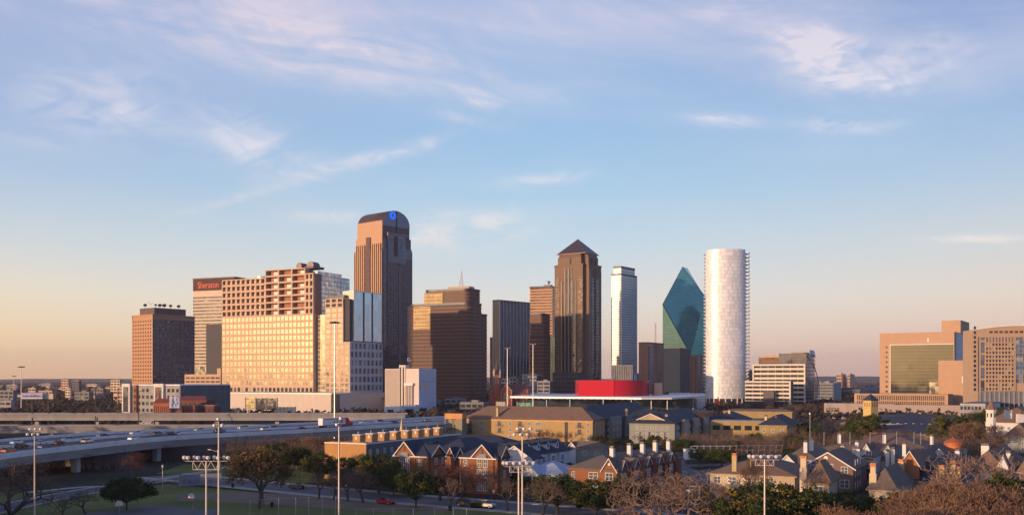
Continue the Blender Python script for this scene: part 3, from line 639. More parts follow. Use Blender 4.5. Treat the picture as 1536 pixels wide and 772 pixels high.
MB().add([T1, Rp, Rb, T2], [(0, 1, 2, 3)]).build('top_facet', gpz3, t)
MB().add([Lp, T1, T2, Bt, L0, Bk, Rb, Rb0, Rp, R0], [(0, 3, 2, 1), (0, 4, 5, 3), (3, 5, 7, 6, 2), (8, 9, 7, 6), (4, 9, 7, 5)]).build('rear_facets', gpz, t)
m = MB(); m.tube(Lp, Cp, .7, n=4); m.tube(T1, Lp, .5, n=4); m.tube(T1, Rp, .5, n=4); m.tube(Cp, C0, .5, n=4); m.build('edge_trim', mat('edge_blue', (.02, .06, .12), .3, .5), t)
D = 1400  # block added in place of the dark reflection in the prism
B = Bld('reflection_block', 'added dark navy block standing in for the dark reflection at the foot of the green prism', 'office building', 1020, D, 25, 995, 1036)
B.P('glass_face', mat('navy_reflection', (.018, .035, .062), .5, 0, var=.1, spec=.08)).box(0, B.b, 0, B.a, 0, H(522, D)); B.P('coping', M_('dark_metal')).box(-.3, B.b + .3, -.3, B.a + .3, H(522, D), H(521, D)); B.done()
D = 1300
B = Bld('reddish_slab', 'reddish brown slab half hidden between the green prism and the white tower', 'office building', 1046, D, 30, 1035, 1068)
B.core(H(532, D), name='wall', m=M_('brick_brown')); B.grid(B.left, 0, B.a, 4, H(534, D), 2, 18, .4, .45, .3, M_('brick_brown'), M_('glass_dark')); B.grid(B.right, 0, B.b, 4, H(534, D), 4, 18, .6, .45, .3, M_('purple_granite'), M_('glass_dark'), part='facade_grid#2'); B.done()

# ---------------------------------------------------------------- 13 white elliptical tower
D = 1077; rx, ry = 22.5, 15.0; cxm = X(1089, D + ry)
t = thing('elliptical_tower', 'white curved glass apartment tower with stacked balconies down both edges', 'skyscraper', (cxm, D + ry, 0), R(-6))
m = bpy.data.materials.new('patchwork_glass'); MT['patchwork_glass'] = m; m.use_nodes = True; nt = m.node_tree; L_ = nt.links; p = nt.nodes['Principled BSDF']
at = nt.nodes.new('ShaderNodeTexCoord'); sp = nt.nodes.new('ShaderNodeSeparateXYZ'); L_.new(at.outputs['Object'], sp.inputs[0])
def mm(op, x, y=None):
    n = nt.nodes.new('ShaderNodeMath'); n.operation = op
    for i, w in enumerate((x, y)):
        if w is None: continue
        if isinstance(w, (int, float)): n.inputs[i].default_value = w
        else: L_.new(w, n.inputs[i])
    return n.outputs[0]
ang = mm('ARCTAN2', mm('MULTIPLY', sp.outputs[1], rx / ry), sp.outputs[0])
u = mm('MULTIPLY', ang, 34 / math.pi * 1.0); v = mm('MULTIPLY', sp.outputs[2], 1 / 4.05)
cb = nt.nodes.new('ShaderNodeCombineXYZ'); L_.new(mm('FLOOR', u), cb.inputs[0]); L_.new(mm('FLOOR', v), cb.inputs[1])
wn = nt.nodes.new('ShaderNodeTexWhiteNoise'); wn.noise_dimensions = '2D'; L_.new(cb.outputs[0], wn.inputs['Vector'])
rp = nt.nodes.new('ShaderNodeValToRGB'); rp.color_ramp.interpolation = 'LINEAR'; e = rp.color_ramp.elements
for i, (ps, c) in enumerate(((0, (.80, .84, .88)), (.35, (.76, .79, .83)), (.62, (.69, .72, .78)), (.85, (.60, .65, .74)), (1, (.66, .64, .62)))):
    if i > 1: e.new(.5)
for i, (ps, c) in enumerate(((0, (.80, .84, .88)), (.35, (.76, .79, .83)), (.62, (.69, .72, .78)), (.85, (.60, .65, .74)), (1, (.66, .64, .62)))): e[i].position = ps; e[i].color = (*c, 1)
L_.new(wn.outputs[0], rp.inputs[0])
ln = mm('MAXIMUM', mm('LESS_THAN', mm('FRACT', u), .07), mm('LESS_THAN', mm('FRACT', v), .06))
mx = nt.nodes.new('ShaderNodeMix'); mx.data_type = 'RGBA'; L_.new(ln, mx.inputs[0]); L_.new(rp.outputs[0], mx.inputs[6]); mx.inputs[7].default_value = (.5, .44, .42, 1); L_.new(mx.outputs[2], p.inputs['Base Color'])
p.inputs['Roughness'].default_value = .45; p.inputs['Metallic'].default_value = .12
def ell(t0, t1, n, k=0.0): return [((rx + k) * math.cos(R(t0 + (t1 - t0) * i / n)), (ry + k) * math.sin(R(t0 + (t1 - t0) * i / n))) for i in range(n + 1)]
hz0, hz1 = H(604, D), H(379, D); nf = 40; fh = (hz1 - 8) / nf
pn = ell(190, 335, 36)
for j in range(nf):
    z = 8 + j * fh; n = len(pn)
    q = MB().add([(*p_, z) for p_ in pn] + [(*p_, z + fh) for p_ in pn], [(i, i + 1, i + 1 + n, i + n) for i in range(n - 1)]); q.build('glazing_band', m, t, smooth=True)
cr = ell(196, 332, 32); MB().add([(*p_, hz1) for p_ in cr] + [(*p_, H(373, D)) for p_ in cr], [(i, i + 1, i + 34, i + 33) for i in range(32)]).build('crown_screen', m, t)
MB().prism([(x * .93, y * .9) for x, y in ell(0, 350, 40)], 0, hz1 - .2).build('core', mat('tower_core', (.30, .30, .33), .5), t)
MB().prism([(x * .72, y * .7) for x, y in ell(0, 350, 40)], hz1, H(374, D)).build('plant_room', M_('grey'), t)
for j in range(nf + 1):
    z = 8 + j * fh
    for (t0, t1, nm) in ((338, 392, 'r'), (140, 190, 'l')):
        k = 2.7 if nm == 'r' else 1.4
        o_ = ell(t0, t1, 10, k); i_ = ell(t0, t1, 10, -2)
        q = MB().prism(o_ + i_[::-1], z, z + .7)
        o2 = ell(t0, t1, 10, k - .15); o3 = ell(t0, t1, 10, k - .02); q.prism(o3 + o2[::-1], z + .7, z + 1.8)
        q.build('balcony', M_('white'), t)
mb = MB()
for i in range(9): x, y = ell(200, 330, 8, .6)[i]; mb.tube((x, y, 0), (x, y, 8), .6)
mb.build('ground_column', M_('white'), t)
MB().prism([(x * .98, y * .98) for x, y in ell(0, 350, 40)], 0, 7.8).build('lobby_glass', M_('glass_dark'), t)
rl = mat('beam_red', (.32, .02, .025), .5)
t = thing('steel_sculpture', 'tall dark red frame of splayed steel beams before the white curved tower', 'sculpture', (X(1077, 1000), 1000, 3))
m = MB(); m.tube((-3.2, 0, -3), (.3, 0, 8.5), .45, n=5); m.tube((3.2, 0, -3), (-.3, 0, 8.5), .45, n=5); m.tube((-1.9, 0, 1.4), (1.9, 0, 1.4), .4, n=5); m.tube((0, 4, -3), (0, 0, 7.5), .4, n=5); m.build('beams', rl, t)
# ---------------------------------------------------------------- 7 white hotel-like block, podium
D = 800; wc = mat('cream_render', (.66, .57, .49), .8, var=.05)
B = Bld('white_service_block', 'white block with a lit corrugated front, dark service slot and shaded lilac side', 'office building', 628, D, 27, 577.5, 654)
zt = H(552.5, D); B.core(zt, name='wall', m=wc)
f, g = B.left, B.right
for i in range(22): B.P('corrugation', wc).fbox(f, .3 + i * B.ls(599) / 22, .3 + i * B.ls(599) / 22 + .35, 0, .3, 4, zt - .5)
B.P('service_slot', M_('dark')).fbox(f, B.ls(600), B.ls(602), .4, .55, 4, H(550, D)); B.P('service_slot', M_('dark')).fbox(f, B.ls(604.5), B.ls(606.5), .4, .55, 4, H(550, D))
B.P('service_tower', wc).box(-.4, 6, B.a - B.ls(608.5), B.a - B.ls(599), 0, H(547, D))
for i in range(5): B.P('pilaster', wc).fbox(f, B.ls(609 + i * 2.4), B.ls(610 + i * 2.4), .4, 1.6, 4, H(578, D))
B.P('canopy', M_('white')).fbox(f, B.ls(608), B.ls(621), .3, 2.2, H(578, D), H(574, D))
sg = mat('lilac_panel', (.56, .62, .72), .6, var=.05)  # bluish shade of the unlit white side put into the colour
B.P('side_panel', sg).fbox(g, 0, B.b, 0, .2, 0, zt)
for i in range(1, 16): B.P('side_panel_rib', sg).fbox(g, i * B.b / 16, i * B.b / 16 + .15, .2, .38, 0, zt - .3)
B.P('side_ledge', M_('grey')).fbox(g, 0, B.b, .2, .5, H(572, D), H(572, D) + .3); B.P('loading_bay', M_('steel')).fbox(g, B.b * .1, B.b * .5, .2, .5, H(582, D), H(576, D)); B.done()
D = 790
B = Bld('podium_hall', 'long blank precast hall along the motorway with a tall lit glass bay', 'convention hall', 497, D, 27, 298, 577)
pc = mat('podium_precast', (.62, .53, .46), .85, var=.05); zt = H(590.5, D); B.core(zt, name='wall', m=pc); f, g = B.left, B.right
for i in range(1, 20): B.P('panel_joint', M_('tan')).fbox(f, i * B.a / 20, i * B.a / 20 + .12, -.02, .03, 1, zt - .5)
gy = glass('bay_gold', (.50, .45, .25), .6, .2, .03, 3, lines=(2.6, 2.2, .12), lcol=(.1, .1, .09))
B.w(f, B.ls(369), B.ls(383), H(615, D), H(598, D), gy, 'window_bay', .2)
for a0, a1 in ((384, 399), (400, 415)): B.w(f, B.ls(a0), B.ls(a1), H(616, D), H(598, D), M_('glass_mid'), 'window_bay', .2)
for px in (368.3, 383.5, 399.5, 415.5): B.P('bay_pier', M_('grey')).fbox(f, B.ls(px), B.ls(px) + .6, 0, .7, 3, H(597, D))
B.P('glass_corner', M_('glass_night')).fbox(g, -.3, B.rs(509), -.1, .4, 0, zt - .6)
for k in range(4): B.P('corner_mullion', M_('steel')).fbox(g, k * B.rs(509) / 4, k * B.rs(509) / 4 + .3, .4, .6, 0, zt - .8)
for px in (541, 547, 553, 560, 566.5, 572): B.w(g, B.rs(px), B.rs(px) + B.b * .045, H(624, D + 30), H(618.5, D + 30), M_('glass_night'))
B.P('coping', M_('steel')).box(-.2, B.b + .2, -.2, B.a + .2, zt, zt + .5); B.done()
t = thing('glowing_sign_panel', 'bright sunlit billboard panel of white boards standing before the blank precast hall', 'billboard', (X(429, 720), 720, 0))
MB().box(-7, 7, 0, .8, H(620.5, 720), H(610, 720)).build('panel', mat('gleam_white', (.85, .74, .55), .3, .3, var=.1, sc=2), t)
m = MB(); [m.box(x, x + .3, -.3, 0, H(622, 720), H(609, 720)) for x in (-7, -4.2, -1.6, 1, 3.6, 6.6)]; [m.tube((x, .5, 0), (x, .5, H(620, 720)), .3) for x in (-6, 0, 6)]; m.build('frame', M_('steel'), t)
D = 760
B = Bld('grey_depot', 'low grey depot with three dark bay doors, right end of the precast hall', 'warehouse', 600, D, 20, 576, 642)
B.core(H(610, D), name='wall', m=sg)
for a0, a1 in ((581, 590), (608, 620), (629, 640)):
    if a1 < 600: B.w(B.left, B.ls(a0), B.ls(a1), 1, H(614, D), M_('glass_night'), 'bay_door')
    else: B.w(B.right, B.rs(a0), B.rs(a1), 1, H(614, D), M_('glass_night'), 'bay_door')
B.P('pier', M_('white')).fbox(B.right, B.rs(622), B.rs(627), 0, .8, 0, H(608, D)); B.P('pier', M_('white')).fbox(B.right, B.rs(600.5), B.rs(604), 0, .8, 0, H(608, D)); B.done()
D = 845
B = Bld('brown_pitched_shed', 'brown sloping roofed shed between the grey depot and the white service block', 'building', 600, D, 27, 570, 629)
B.core(H(598, D), name='wall', m=M_('peach')); B.P('roof', M_('granite_brown')).box(-.4, B.b, -.4, B.a, H(598, D), H(596, D)); B.P('clerestory', M_('glass_night')).box(1, B.b - 1, 1, 9, H(596, D), H(590, D)); B.done()

# ---------------------------------------------------------------- opera house
D = 800
B = Bld('opera_house', 'glossy red rounded drum above a wide thin white canopy', 'opera house', 921, D, 14, 868, 981)
rg = mat('opera_red', (.55, .001, .022), .22, 0, var=.04, spec=.4)
rgn = nt = None
zt, zb = H(570.5, D), H(592.5, D); rr = 15
pts = rounded(0, B.b, 0, B.a, 9, 8)
IM = (Matrix.Translation(B.root.location) @ Matrix.Rotation(B.root.rotation_euler.z, 4, 'Z')).inverted()
wp = [(X(868, 808), 808), (X(920.5, 800), 800)] + [(X(920.5, 800) + .8 + 32 * math.sin(R(q)), 800.3 + 34 * (1 - math.cos(R(q)))) for q in range(0, 91, 3)] + [(X(868, 800) + 60, 850), (X(868, 808), 850)]
pts = [((IM @ Vector((x, y, 0))).x, (IM @ Vector((x, y, 0))).y) for x, y in wp]
B.P('drum', rg).prism(pts, zb - 1.5, zt)
B.P('drum_rim', mat('rim_red', (.2, .02, .03), .4)).prism(pts, zt, zt + .4)
for i in range(1, 34):
    s = i * B.a / 18
    pass
for i in range(0, len(pts) - 3):
    q0, q1 = Vector(pts[i]), Vector(pts[i + 1]); k_ = 14 if i == 0 else 1
    for j in range(k_): q = q0.lerp(q1, j / k_); B.P('panel_joint', MT['rim_red']).tube((q.x, q.y, zb), (q.x, q.y, zt - .1), .09, n=4)
qq = [IM @ Vector((X(px_, 830), y_, 0)) for px_, y_ in ((981.5, 830), (993.5, 830), (993.5, 845), (981.5, 845))]; B.P('service_box', M_('peach')).prism([(q.x, q.y) for q in qq], 0, H(574, 830))
r = B.done()
t = r
def loc(px, py, D_): # world point into the opera house's own frame
    w = Vector((X(px, D_), D_, H(py, D_))); return r.matrix_basis.inverted() @ w if False else (Matrix.Translation(r.location) @ Matrix.Rotation(r.rotation_euler.z, 4, 'Z')).inverted() @ w
cz = H(597.5, 760)
cp = [loc(765, 0, 790), loc(962, 0, 735), loc(1008, 0, 735), loc(1062, 0, 850), loc(800, 0, 950)]
pts = [(p.x, p.y) for p in cp]
MB().prism(pts, cz, cz + 1.3).build('canopy', mat('canopy_white', (.72, .70, .70), .45, .2, var=.04), t)
m = MB()
for k in range(1, 22):
    a0 = Vector(pts[0]).lerp(Vector(pts[1]), k / 22); m.tube((a0.x, a0.y, cz - .4), (a0.x + 38, a0.y - 6, cz - .4), .25, n=4)
m.build('canopy_louvre', M_('steel'), t)
m = MB()
for px in (855, 947, 977, 1001, 1040, 905, 820): q = loc(px, 0, 742 if px < 1010 else 800); m.tube((q.x, q.y, 0), (q.x, q.y, cz), .35, n=8)
m.build('column', M_('steel'), t)
q0 = [loc(790, 0, 812), loc(1045, 0, 800), loc(1040, 0, 880), loc(800, 0, 900)]
MB().prism([(p.x, p.y) for p in q0], 0, cz - 1).build('lobby_glass', glass('lobby_glass', (.10, .13, .18), .5, .1, .03, 3, lines=(4, 3, .1), lcol=(.08, .07, .07)), t)
q0 = [loc(1003, 0, 870), loc(1058, 0, 870), loc(1058, 0, 900), loc(1003, 0, 900)]
MB().prism([(p.x, p.y) for p in q0], 0, H(590, 870)).build('rear_wing', M_('white'), t)
m = MB(); [m.tube((loc(px, 0, 860).x, loc(px, 0, 860).y, H(592, 870)), (loc(px, 0, 860).x, loc(px, 0, 860).y, H(588, 870)), .4) for px in range(1005, 1036, 4)]; m.build('roof_vent', M_('white'), t)

# ---------------------------------------------------------------- cathedral
D = 850; bk = mat('church_brick', (.34, .10, .06), .85); rf = mat('church_roof', (.17, .075, .055), .8)
t = thing('brick_church', 'red brick church with pinnacled steeple and a gabled rose window front', 'church', (X(760, D), D, 0), R(8))
MB().box(-12, 21, 6, 24, 0, H(590, D)).build('wall', bk, t)
MB().add([(-13, 5, H(590, D)), (22, 5, H(590, D)), (22, 25, H(590, D)), (-13, 25, H(590, D)), (-9, 15, H(576, D)), (18, 15, H(576, D))], [(0, 1, 5, 4), (2, 3, 4, 5), (1, 2, 5), (3, 0, 4), (3, 2, 1, 0)]).build('roof', rf, t)
m = MB(); fr = Face((-4.6, 2), 0, 9.2); m.fpoly(fr, [(0, 0), (9.2, 0), (9.2, H(586, D)), (4.6, H(577, D)), (0, H(586, D))], -10, 0); m.build('gable_front', bk, t)
m = MB()
for s0, z0_, s1, z1_ in ((0, H(586, D), 4.6, H(577, D) + .6), (9.2, H(586, D), 4.6, H(577, D) + .6), (0, 0, 0, H(584, D)), (9.2, 0, 9.2, H(584, D)), (2.6, 0, 2.6, H(594, D)), (6.6, 0, 6.6, H(594, D))):
    m.tube(fr.p(s0, .1, z0_), fr.p(s1, .1, z1_), .28, n=4)
for i in range(10): a0, a1 = R(i * 36), R(i * 36 + 36); m.tube(fr.p(4.6 + 2 * math.cos(a0), .1, H(593, D) + 2 * math.sin(a0)), fr.p(4.6 + 2 * math.cos(a1), .1, H(593, D) + 2 * math.sin(a1)), .28, n=4)
m.build('stone_trim', mat('trim_stone', (.58, .42, .32), .8), t)
MB().add([fr.p(4.6 + 1.8 * math.cos(R(i * 30)), .08, H(593, D) + 1.8 * math.sin(R(i * 30))) for i in range(12)], [tuple(range(12))]).build('rose_window', M_('glass_dark'), t)
tx, ty = X(747, D) - X(760, D), 8
MB().box(tx - 2.6, tx + 2.6, ty - 2.6, ty + 2.6, 0, H(562, D)).build('tower', bk, t)
m = MB(); [m.box(tx - 1.9 + i * 1.4, tx - 1.2 + i * 1.4, ty - 2.75, ty - 2.6, H(575, D), H(564, D)) for i in range(3)]; m.build('louvre', M_('tan'), t)
m = MB(); m.lathe((tx, ty, H(562, D)), [(2.3, 0), (1.6, 5.5), (.15, 14.5)], 8)
m.build('steeple', mat('steeple_slate', (.09, .07, .075), .7), t)
for sx in (-1, 1):
    for sy in (-1, 1): MB().lathe((tx + sx * 2.5, ty + sy * 2.5, H(566, D)), [(.6, 0), (.6, 4), (.75, 4.1), (.05, 8)], 6).build('pinnacle', M_('tan'), t)
for x in (-11, 19): MB().lathe((x, 6.2, 0), [(1.0, 0), (1.0, H(588, D)), (.05, H(582, D))], 6).build('turret', bk, t)
for x in range(7, 19, 3): MB().box(x, x + 1.2, 5.85, 5.98, 3, H(592, D)).build('window', M_('glass_dark'), t)

# ---------------------------------------------------------------- right office with white frame and curved dark end
D = 1000
B = Bld('framed_office', 'white framed office with ribbon windows, dark curved end and a white arched fin', 'office building', 1208, D, 12, 1130, 1222)
wf_ = mat('frame_white', (.70, .62, .52), .7, var=.04); f = B.left; z1 = H(546, D)
B.core(z1, name='wall', m=M_('dark'), x1=30)
B.grid(f, 0, B.a, H(602, D), z1, 7, 8, .97, .52, 1.6, wf_, M_('glass_night'), mode='ribbon', name='window_band')
for i in range(1, 7): B.P('facade_grid#m', wf_).fbox(f, i * B.a / 7, i * B.a / 7 + .3, 0, .9, H(602, D), z1 - 1)
B.P('frame', wf_).fbox(f, -.4, 1.0, -.5, 2.2, H(575, D), z1 + .3); B.P('frame', wf_).fbox(f, B.a - 1.2, B.a + .3, -.5, 2.2, 0, z1 + .3); B.P('frame', wf_).fbox(f, 1.01, B.a - 1.21, -.5, 2.2, z1 - 1.4, z1 + .28)
B.P('setback', M_('purple_granite')).box(3, 30, 1, B.a - B.ls(1137), z1 - .2, H(535, D)); 
for k in range(2): B.w(Face((3, B.a - B.ls(1137)), -math.pi / 2, 1), .5, B.ls(1200) - B.ls(1138), z1 + 2.2 + k * 3.4, z1 + 3.9 + k * 3.4, M_('glass_bronze'), 'setback_window')
B.P('penthouse', M_('peach')).box(6, 20, B.a - B.ls(1180), B.a - B.ls(1143), H(535, D), H(531.5, D))
pts = [(0, 0), (0, -1), (B.b * .25, -3), (B.b * .55, -3.5), (B.b * .85, -2), (B.b, 1), (B.b, 26), (0, 26)]
B.P('curved_glass', glass('curved_dark_glass', (.12, .13, .17), .6, .07, .02, 3, lines=(3.7, 3.0, .2), lcol=(.09, .08, .09))).prism(pts[::1], 0, H(529.5, D))
B.P('crown', M_('granite_brown')).prism([(0.5, 1), (B.b * .6, -1.5), (B.b * .9, 1), (B.b * .9, 14), (.5, 14)], H(529.5, D), H(528, D))
prev = None; m = B.P('arched_fin', M_('white'))
for i in range(15):
    k = i / 14; px = 1207 + 16.5 * math.sin(k * math.pi * .56) ** 1.0 - (3.0 * max(0, k - .72) / .28); py = 526 + k * 76
    q = B.right.p(B.rs(min(px, 1222.5)), 4.2, H(py, D)); q = Vector(q)
    if prev is not None: m.tube(prev, q, .5, n=4)
    prev = q
B.P('fin_blade', sg).hexa([B.right.p(B.rs(1208), 4.4, H(530, D)), B.right.p(B.rs(1217), 4.4, H(534, D)), B.right.p(B.rs(1217), 3.6, H(534, D)), B.right.p(B.rs(1208), 3.6, H(530, D))],
                       [B.right.p(B.rs(1208), 4.4, H(524, D)), B.right.p(B.rs(1215), 4.4, H(525, D)), B.right.p(B.rs(1215), 3.6, H(525, D)), B.right.p(B.rs(1208), 3.6, H(524, D))])
B.done()
D = 960
B = Bld('low_framed_wing', 'lower white framed wing with ribbon windows in front of the taller framed office', 'office building', 1186, D, 12, 1118, 1190)
z1 = H(571.5, D); B.core(z1, name='wall', m=M_('dark')); f = B.left
B.grid(f, 0, B.a, H(602, D), z1, 5, 5, .97, .52, 1.6, wf_, M_('glass_night'), mode='ribbon', name='window_band')
for i in range(1, 6): B.P('facade_grid#m', wf_).fbox(f, i * B.a / 6, i * B.a / 6 + .3, 0, .9, H(602, D), z1 - 1)
B.P('frame', wf_).fbox(f, B.a - 1.2, B.a + .3, -.5, 2.2, 0, z1 + .3); B.P('frame', wf_).fbox(f, 0, B.a - 1.21, -.5, 2.2, z1 - 1.4, z1 + .28)
B.P('stair_block', M_('purple_granite')).fbox(f, B.ls(1147), B.ls(1163), 1.7, 8, 0, H(586, D)); B.done()
# ---------------------------------------------------------------- mid right background office
for (nm, lb, pc_, D, th, pl_, pr_, yt, wm, nc, nr) in (
    ('parking_deck', 'long shaded grey parking deck with rows of dark openings, right of the curved office', 1250, 1150, 15, 1222, 1262, 575, 'grey', 9, 6),
    ('distant_block', 'small distant block with a lit orange end, left one of the pair on the horizon', 1263, 2300, 20, 1255, 1269, 561, 'peach', 3, 5),
    ('distant_block', 'small distant block with a lit orange end, right one of the pair on the horizon', 1275, 2300, 20, 1271, 1282, 561.5, 'peach', 3, 5),
    ('roadside_offices', 'low blue shaded offices in front of the distant pair of blocks', 1290, 1300, 10, 1268, 1318, 585, 'roof_grey', 9, 3),
    ('tan_side_block', 'narrow grey block squeezed between the bank and the bowed tower', 1460, 1000, 15, 1452, 1475, 575, 'grey', 3, 6)):
    B = Bld(nm, lb, 'building', pc_, D, th, pl_, pr_); B.core(H(yt, D), name='wall', m=M_(wm)); B.grid(B.left, 0, B.a, 3, H(yt, D), nc, nr, .7, .55, .4, M_(wm), M_('glass_night')); B.roofcap(H(yt, D), M_(wm), .2, .6)
    B.P('penthouse', M_(wm)).box(B.b * .2, B.b * .7, B.a * .3, B.a * .7, H(yt, D), H(yt, D) + 3); B.done()

# ---------------------------------------------------------------- bank on the right
D = 770; bp = mat('bank_peach', (.47, .305, .20), .8, var=.05)
B = Bld('bank_building', 'peach stone bank with a huge mirrored window, round portholes and slit windowed base', 'bank', 1431.5, D, 9, 1319.5, 1454)
f, g = B.left, B.right; z1 = H(497, D); B.core(z1, name='wall', m=bp)
B.P('tower_block', bp).box(B.rs(1441), B.b - .1, .05, B.a - B.ls(1402), z1 - .2, H(477, D))
B.P('side_glass', sg).fbox(g, B.b * .1, B.b * .55, 0, .3, H(540, D), z1 - 1)
for k in range(9): B.w(g, B.b * .2, B.b * .45, H(538, D) + k * 2.3, H(538, D) + k * 2.3 + 1.5, M_('white'), 'side_window', .35)
gbk = glass('bank_mirror', (.095, .105, .11), .7, .05, .005, 6, .08, lines=(2.6, 0, .06), lcol=(.10, .095, .085))
B.w(f, B.ls(1336), B.ls(1430), H(590, D), H(516, D), gbk, 'great_window', .12)
B.P('window_frame', M_('white')).fbox(f, B.ls(1334.5), B.a - .1, 0, .6, H(516, D), H(515, D)); B.P('window_frame', M_('tan')).fbox(f, B.ls(1335), B.ls(1336), 0, .5, H(590, D), H(516, D) - .05)
for k in range(10): c = B.ls(1330); zc = H(519 + k * 7.6, D); q = [f.p(c + .95 * math.cos(R(i * 36)), .05, zc + .95 * math.sin(R(i * 36))) for i in range(10)]; MB().add(q, [tuple(range(10))]).build('porthole', M_('glass_night'), B.root)
for (a0, y0_, y1_) in ((1391, 512, 506),): B.P('white_patch', M_('white')).fbox(f, B.ls(a0), B.ls(a0) + 1, 0, .15, H(y0_, D), H(y1_, D))
B.done()
D = 735
B = Bld('bank_front_block', 'windowless peach block with one tall white slot, set before the mirrored window', 'bank', 1456, D, 9, 1407.5, 1461)
B.core(H(540, D), name='wall', m=bp); B.P('slot_window', M_('white')).fbox(B.left, B.ls(1443), B.ls(1446), 0, .15, H(574, D), H(564, D)); B.P('recess', M_('glass_mid')).box(3, 14, B.a, B.a + 7, 0, H(573, D)); B.done()
D = 715
B = Bld('bank_colonnade', 'long two storey wing of narrow slit windows at the foot of the bank', 'bank', 1422, D, 9, 1281.5, 1430)
z1 = H(591, D); z0_ = H(611, D); B.core(z1, name='wall', m=bp)
f = B.left; s1_ = B.ls(1419); n_ = 46
for j in range(2):
    zb_, zt_ = z0_ + .7 + j * 4.3, z0_ + 4.1 + j * 4.3
    for i in range(n_): B.w(f, 2.2 + i * (s1_ - 3) / n_, 2.2 + i * (s1_ - 3) / n_ + .62, zb_, zt_, M_('glass_night'), 'slit_window', .02)
for i in range(n_ + 1): B.P('pilaster', bp).fbox(f, 1.55 + i * (s1_ - 3) / n_, 2.1 + i * (s1_ - 3) / n_, -.05, .5, z0_ + .3, z1 - .8)
B.P('band', bp).fbox(f, 0, s1_, 0, .35, z0_ + 4.15, z0_ + 4.9); B.done()
D = 690
B = Bld('bank_base_wall', 'low stone base with dark round openings below the slit windowed wing', 'bank', 1457, D, 9, 1236, 1462)
z1 = H(608, D); B.core(z1, name='wall', m=mat('base_stone', (.36, .29, .26), .85, var=.07)); f = B.left
for i in range(9): B.w(f, B.ls(1239 + i * 2.3), B.ls(1240.2 + i * 2.3), H(621, D), H(614, D), M_('glass_night'), 'slit_window', .02)
for k, px in enumerate((1278, 1325, 1335, 1345, 1355, 1364, 1374, 1384, 1394)):
    c = B.ls(px); zc = H(620.5, D); MB().add([f.p(c + .7 * math.cos(R(i * 45)), .05, zc + .6 * math.sin(R(i * 45))) for i in range(8)], [tuple(range(8))]).build('round_opening', M_('glass_night'), B.root)
B.P('pale_roof', M_('grey')).box(.2, B.b, B.a * .5, B.a - .2, z1, z1 + .4); B.done()

# ---------------------------------------------------------------- bowed office at right edge
D = 650
B = Bld('bowed_office', 'wide peach office with arched roofline and a grid of square windows at the right edge', 'office building', 1596, D, 6, 1466, b=22)
f = B.left; zt = H(505, D); wb = mat('bowed_peach', (.45, .315, .215), .75, var=.05); B.core(zt, name='wall', m=wb)
zb_ = H(586, D); a = B.a
B.grid(f, B.ls(1478), B.ls(1521), zb_, H(513, D), 9, 12, .62, .6, .5, wb, MIX_N, name='window')
B.grid(f, B.ls(1478), B.ls(1521), H(512.5, D), H(503, D), 9, 1, .55, .9, .5, wb, M_('glass_mid'), name='tall_window', part='facade_grid#t')
for k in range(5): B.w(f, B.ls(1471), B.ls(1476.5), zb_ + k * 8.3, zb_ + k * 8.3 + 7, M_('glass_mid'), 'bay_window', .1)
B.P('facade_grid#v', wb).fbox(f, B.ls(1521.5), B.ls(1523), 0, .8, zb_, H(497, D))
B.grid(f, B.ls(1523), B.ls(1562), H(574, D), H(503, D), 7, 11, .88, .86, .3, M_('steel'), [M_('glass_blue'), M_('glass_mid'), M_('glass_gold')], name='curtain_pane', part='mullions')
mb = B.P('arched_attic', wb); n = 20
arcp = [(i * a / n, H(494.5 - 6.5 * math.sin(math.pi * (.06 + .94 * i / n)), D)) for i in range(n + 1)]
mb.fpoly(f, [(0, zt - .1), (a, zt - .1)] + arcp[::-1], -14, .9)
for i in range(2, 17): B.w(f, i * a / 17 + .8, (i + 1) * a / 17 - .2, H(499, D), H(495.5, D), M_('glass_bronze'), 'attic_vent', .95)
B.P('cornice', M_('white')); prev = None
for s_, z_ in arcp:
    q = Vector(f.p(s_, 1.2, z_ + .2));
    if prev is not None: B.P('cornice', M_('white')).tube(prev, q, .5, n=4)
    prev = q
B.P('end_pier', wb).box(-1, 16, a, a + (B.ls(1466) - B.ls(1457)) , 0, H(494, D))
for k in range(14): MB().box(-1.1, -.95, a + 1.2, a + 2.6, zb_ + k * 3.1, zb_ + k * 3.1 + 1.9).build('window', M_('glass_night'), B.root)
B.P('lower_storeys', mat('storey_shade', (.17, .17, .19))).fbox(f, 0, a, .95, 3.5, 0, zb_ - .2)  # shade over the lower storeys put into this darker grey
for k in range(3): B.w(f, 1, a - 1, 3 + k * 4.2, 5.2 + k * 4.2, M_('glass_night'), 'window_band', 3.55)
for i in range(18): B.P('lower_fin', M_('grey')).fbox(f, i * a / 18 + .2, i * a / 18 + 1.0, 3.5, 4.0, 6, zb_ - .4)
B.done()

# ---------------------------------------------------------------- left background
D = 632
B = Bld('grey_apartments', 'modern grey apartment block with white framed bays and a rusty balcony stack', 'apartment building', 270, D, 30, 185.5, 345)
z1 = H(578, D); f = B.left; B.core(z1, name='wall', m=M_('grey'), y1=B.a)
B.grid(f, B.ls(200), B.a, 3, z1 - 1, 11, 5, .6, .5, .3, mat('apt_grey', (.30, .29, .28), .8), MIX_D)
for a0, a1 in ((186, 198), (234, 248)): B.P('framed_bay', mat('apt_white', (.58, .56, .53), .8)).fbox(f, B.ls(a0) + .1, B.ls(a1), .3, 1.8, 6, z1 + 1.2); B.w(f, B.ls(a0) + 1.4, B.ls(a1) - 1.4, 8, z1 - 1, M_('glass_mid'), 'bay_window', 1.85)
B.P('balcony_stack', mat('rust_panel', (.32, .10, .05), .8)).fbox(f, B.ls(203), B.ls(207.5), .2, 1.6, 4, z1 + .4)
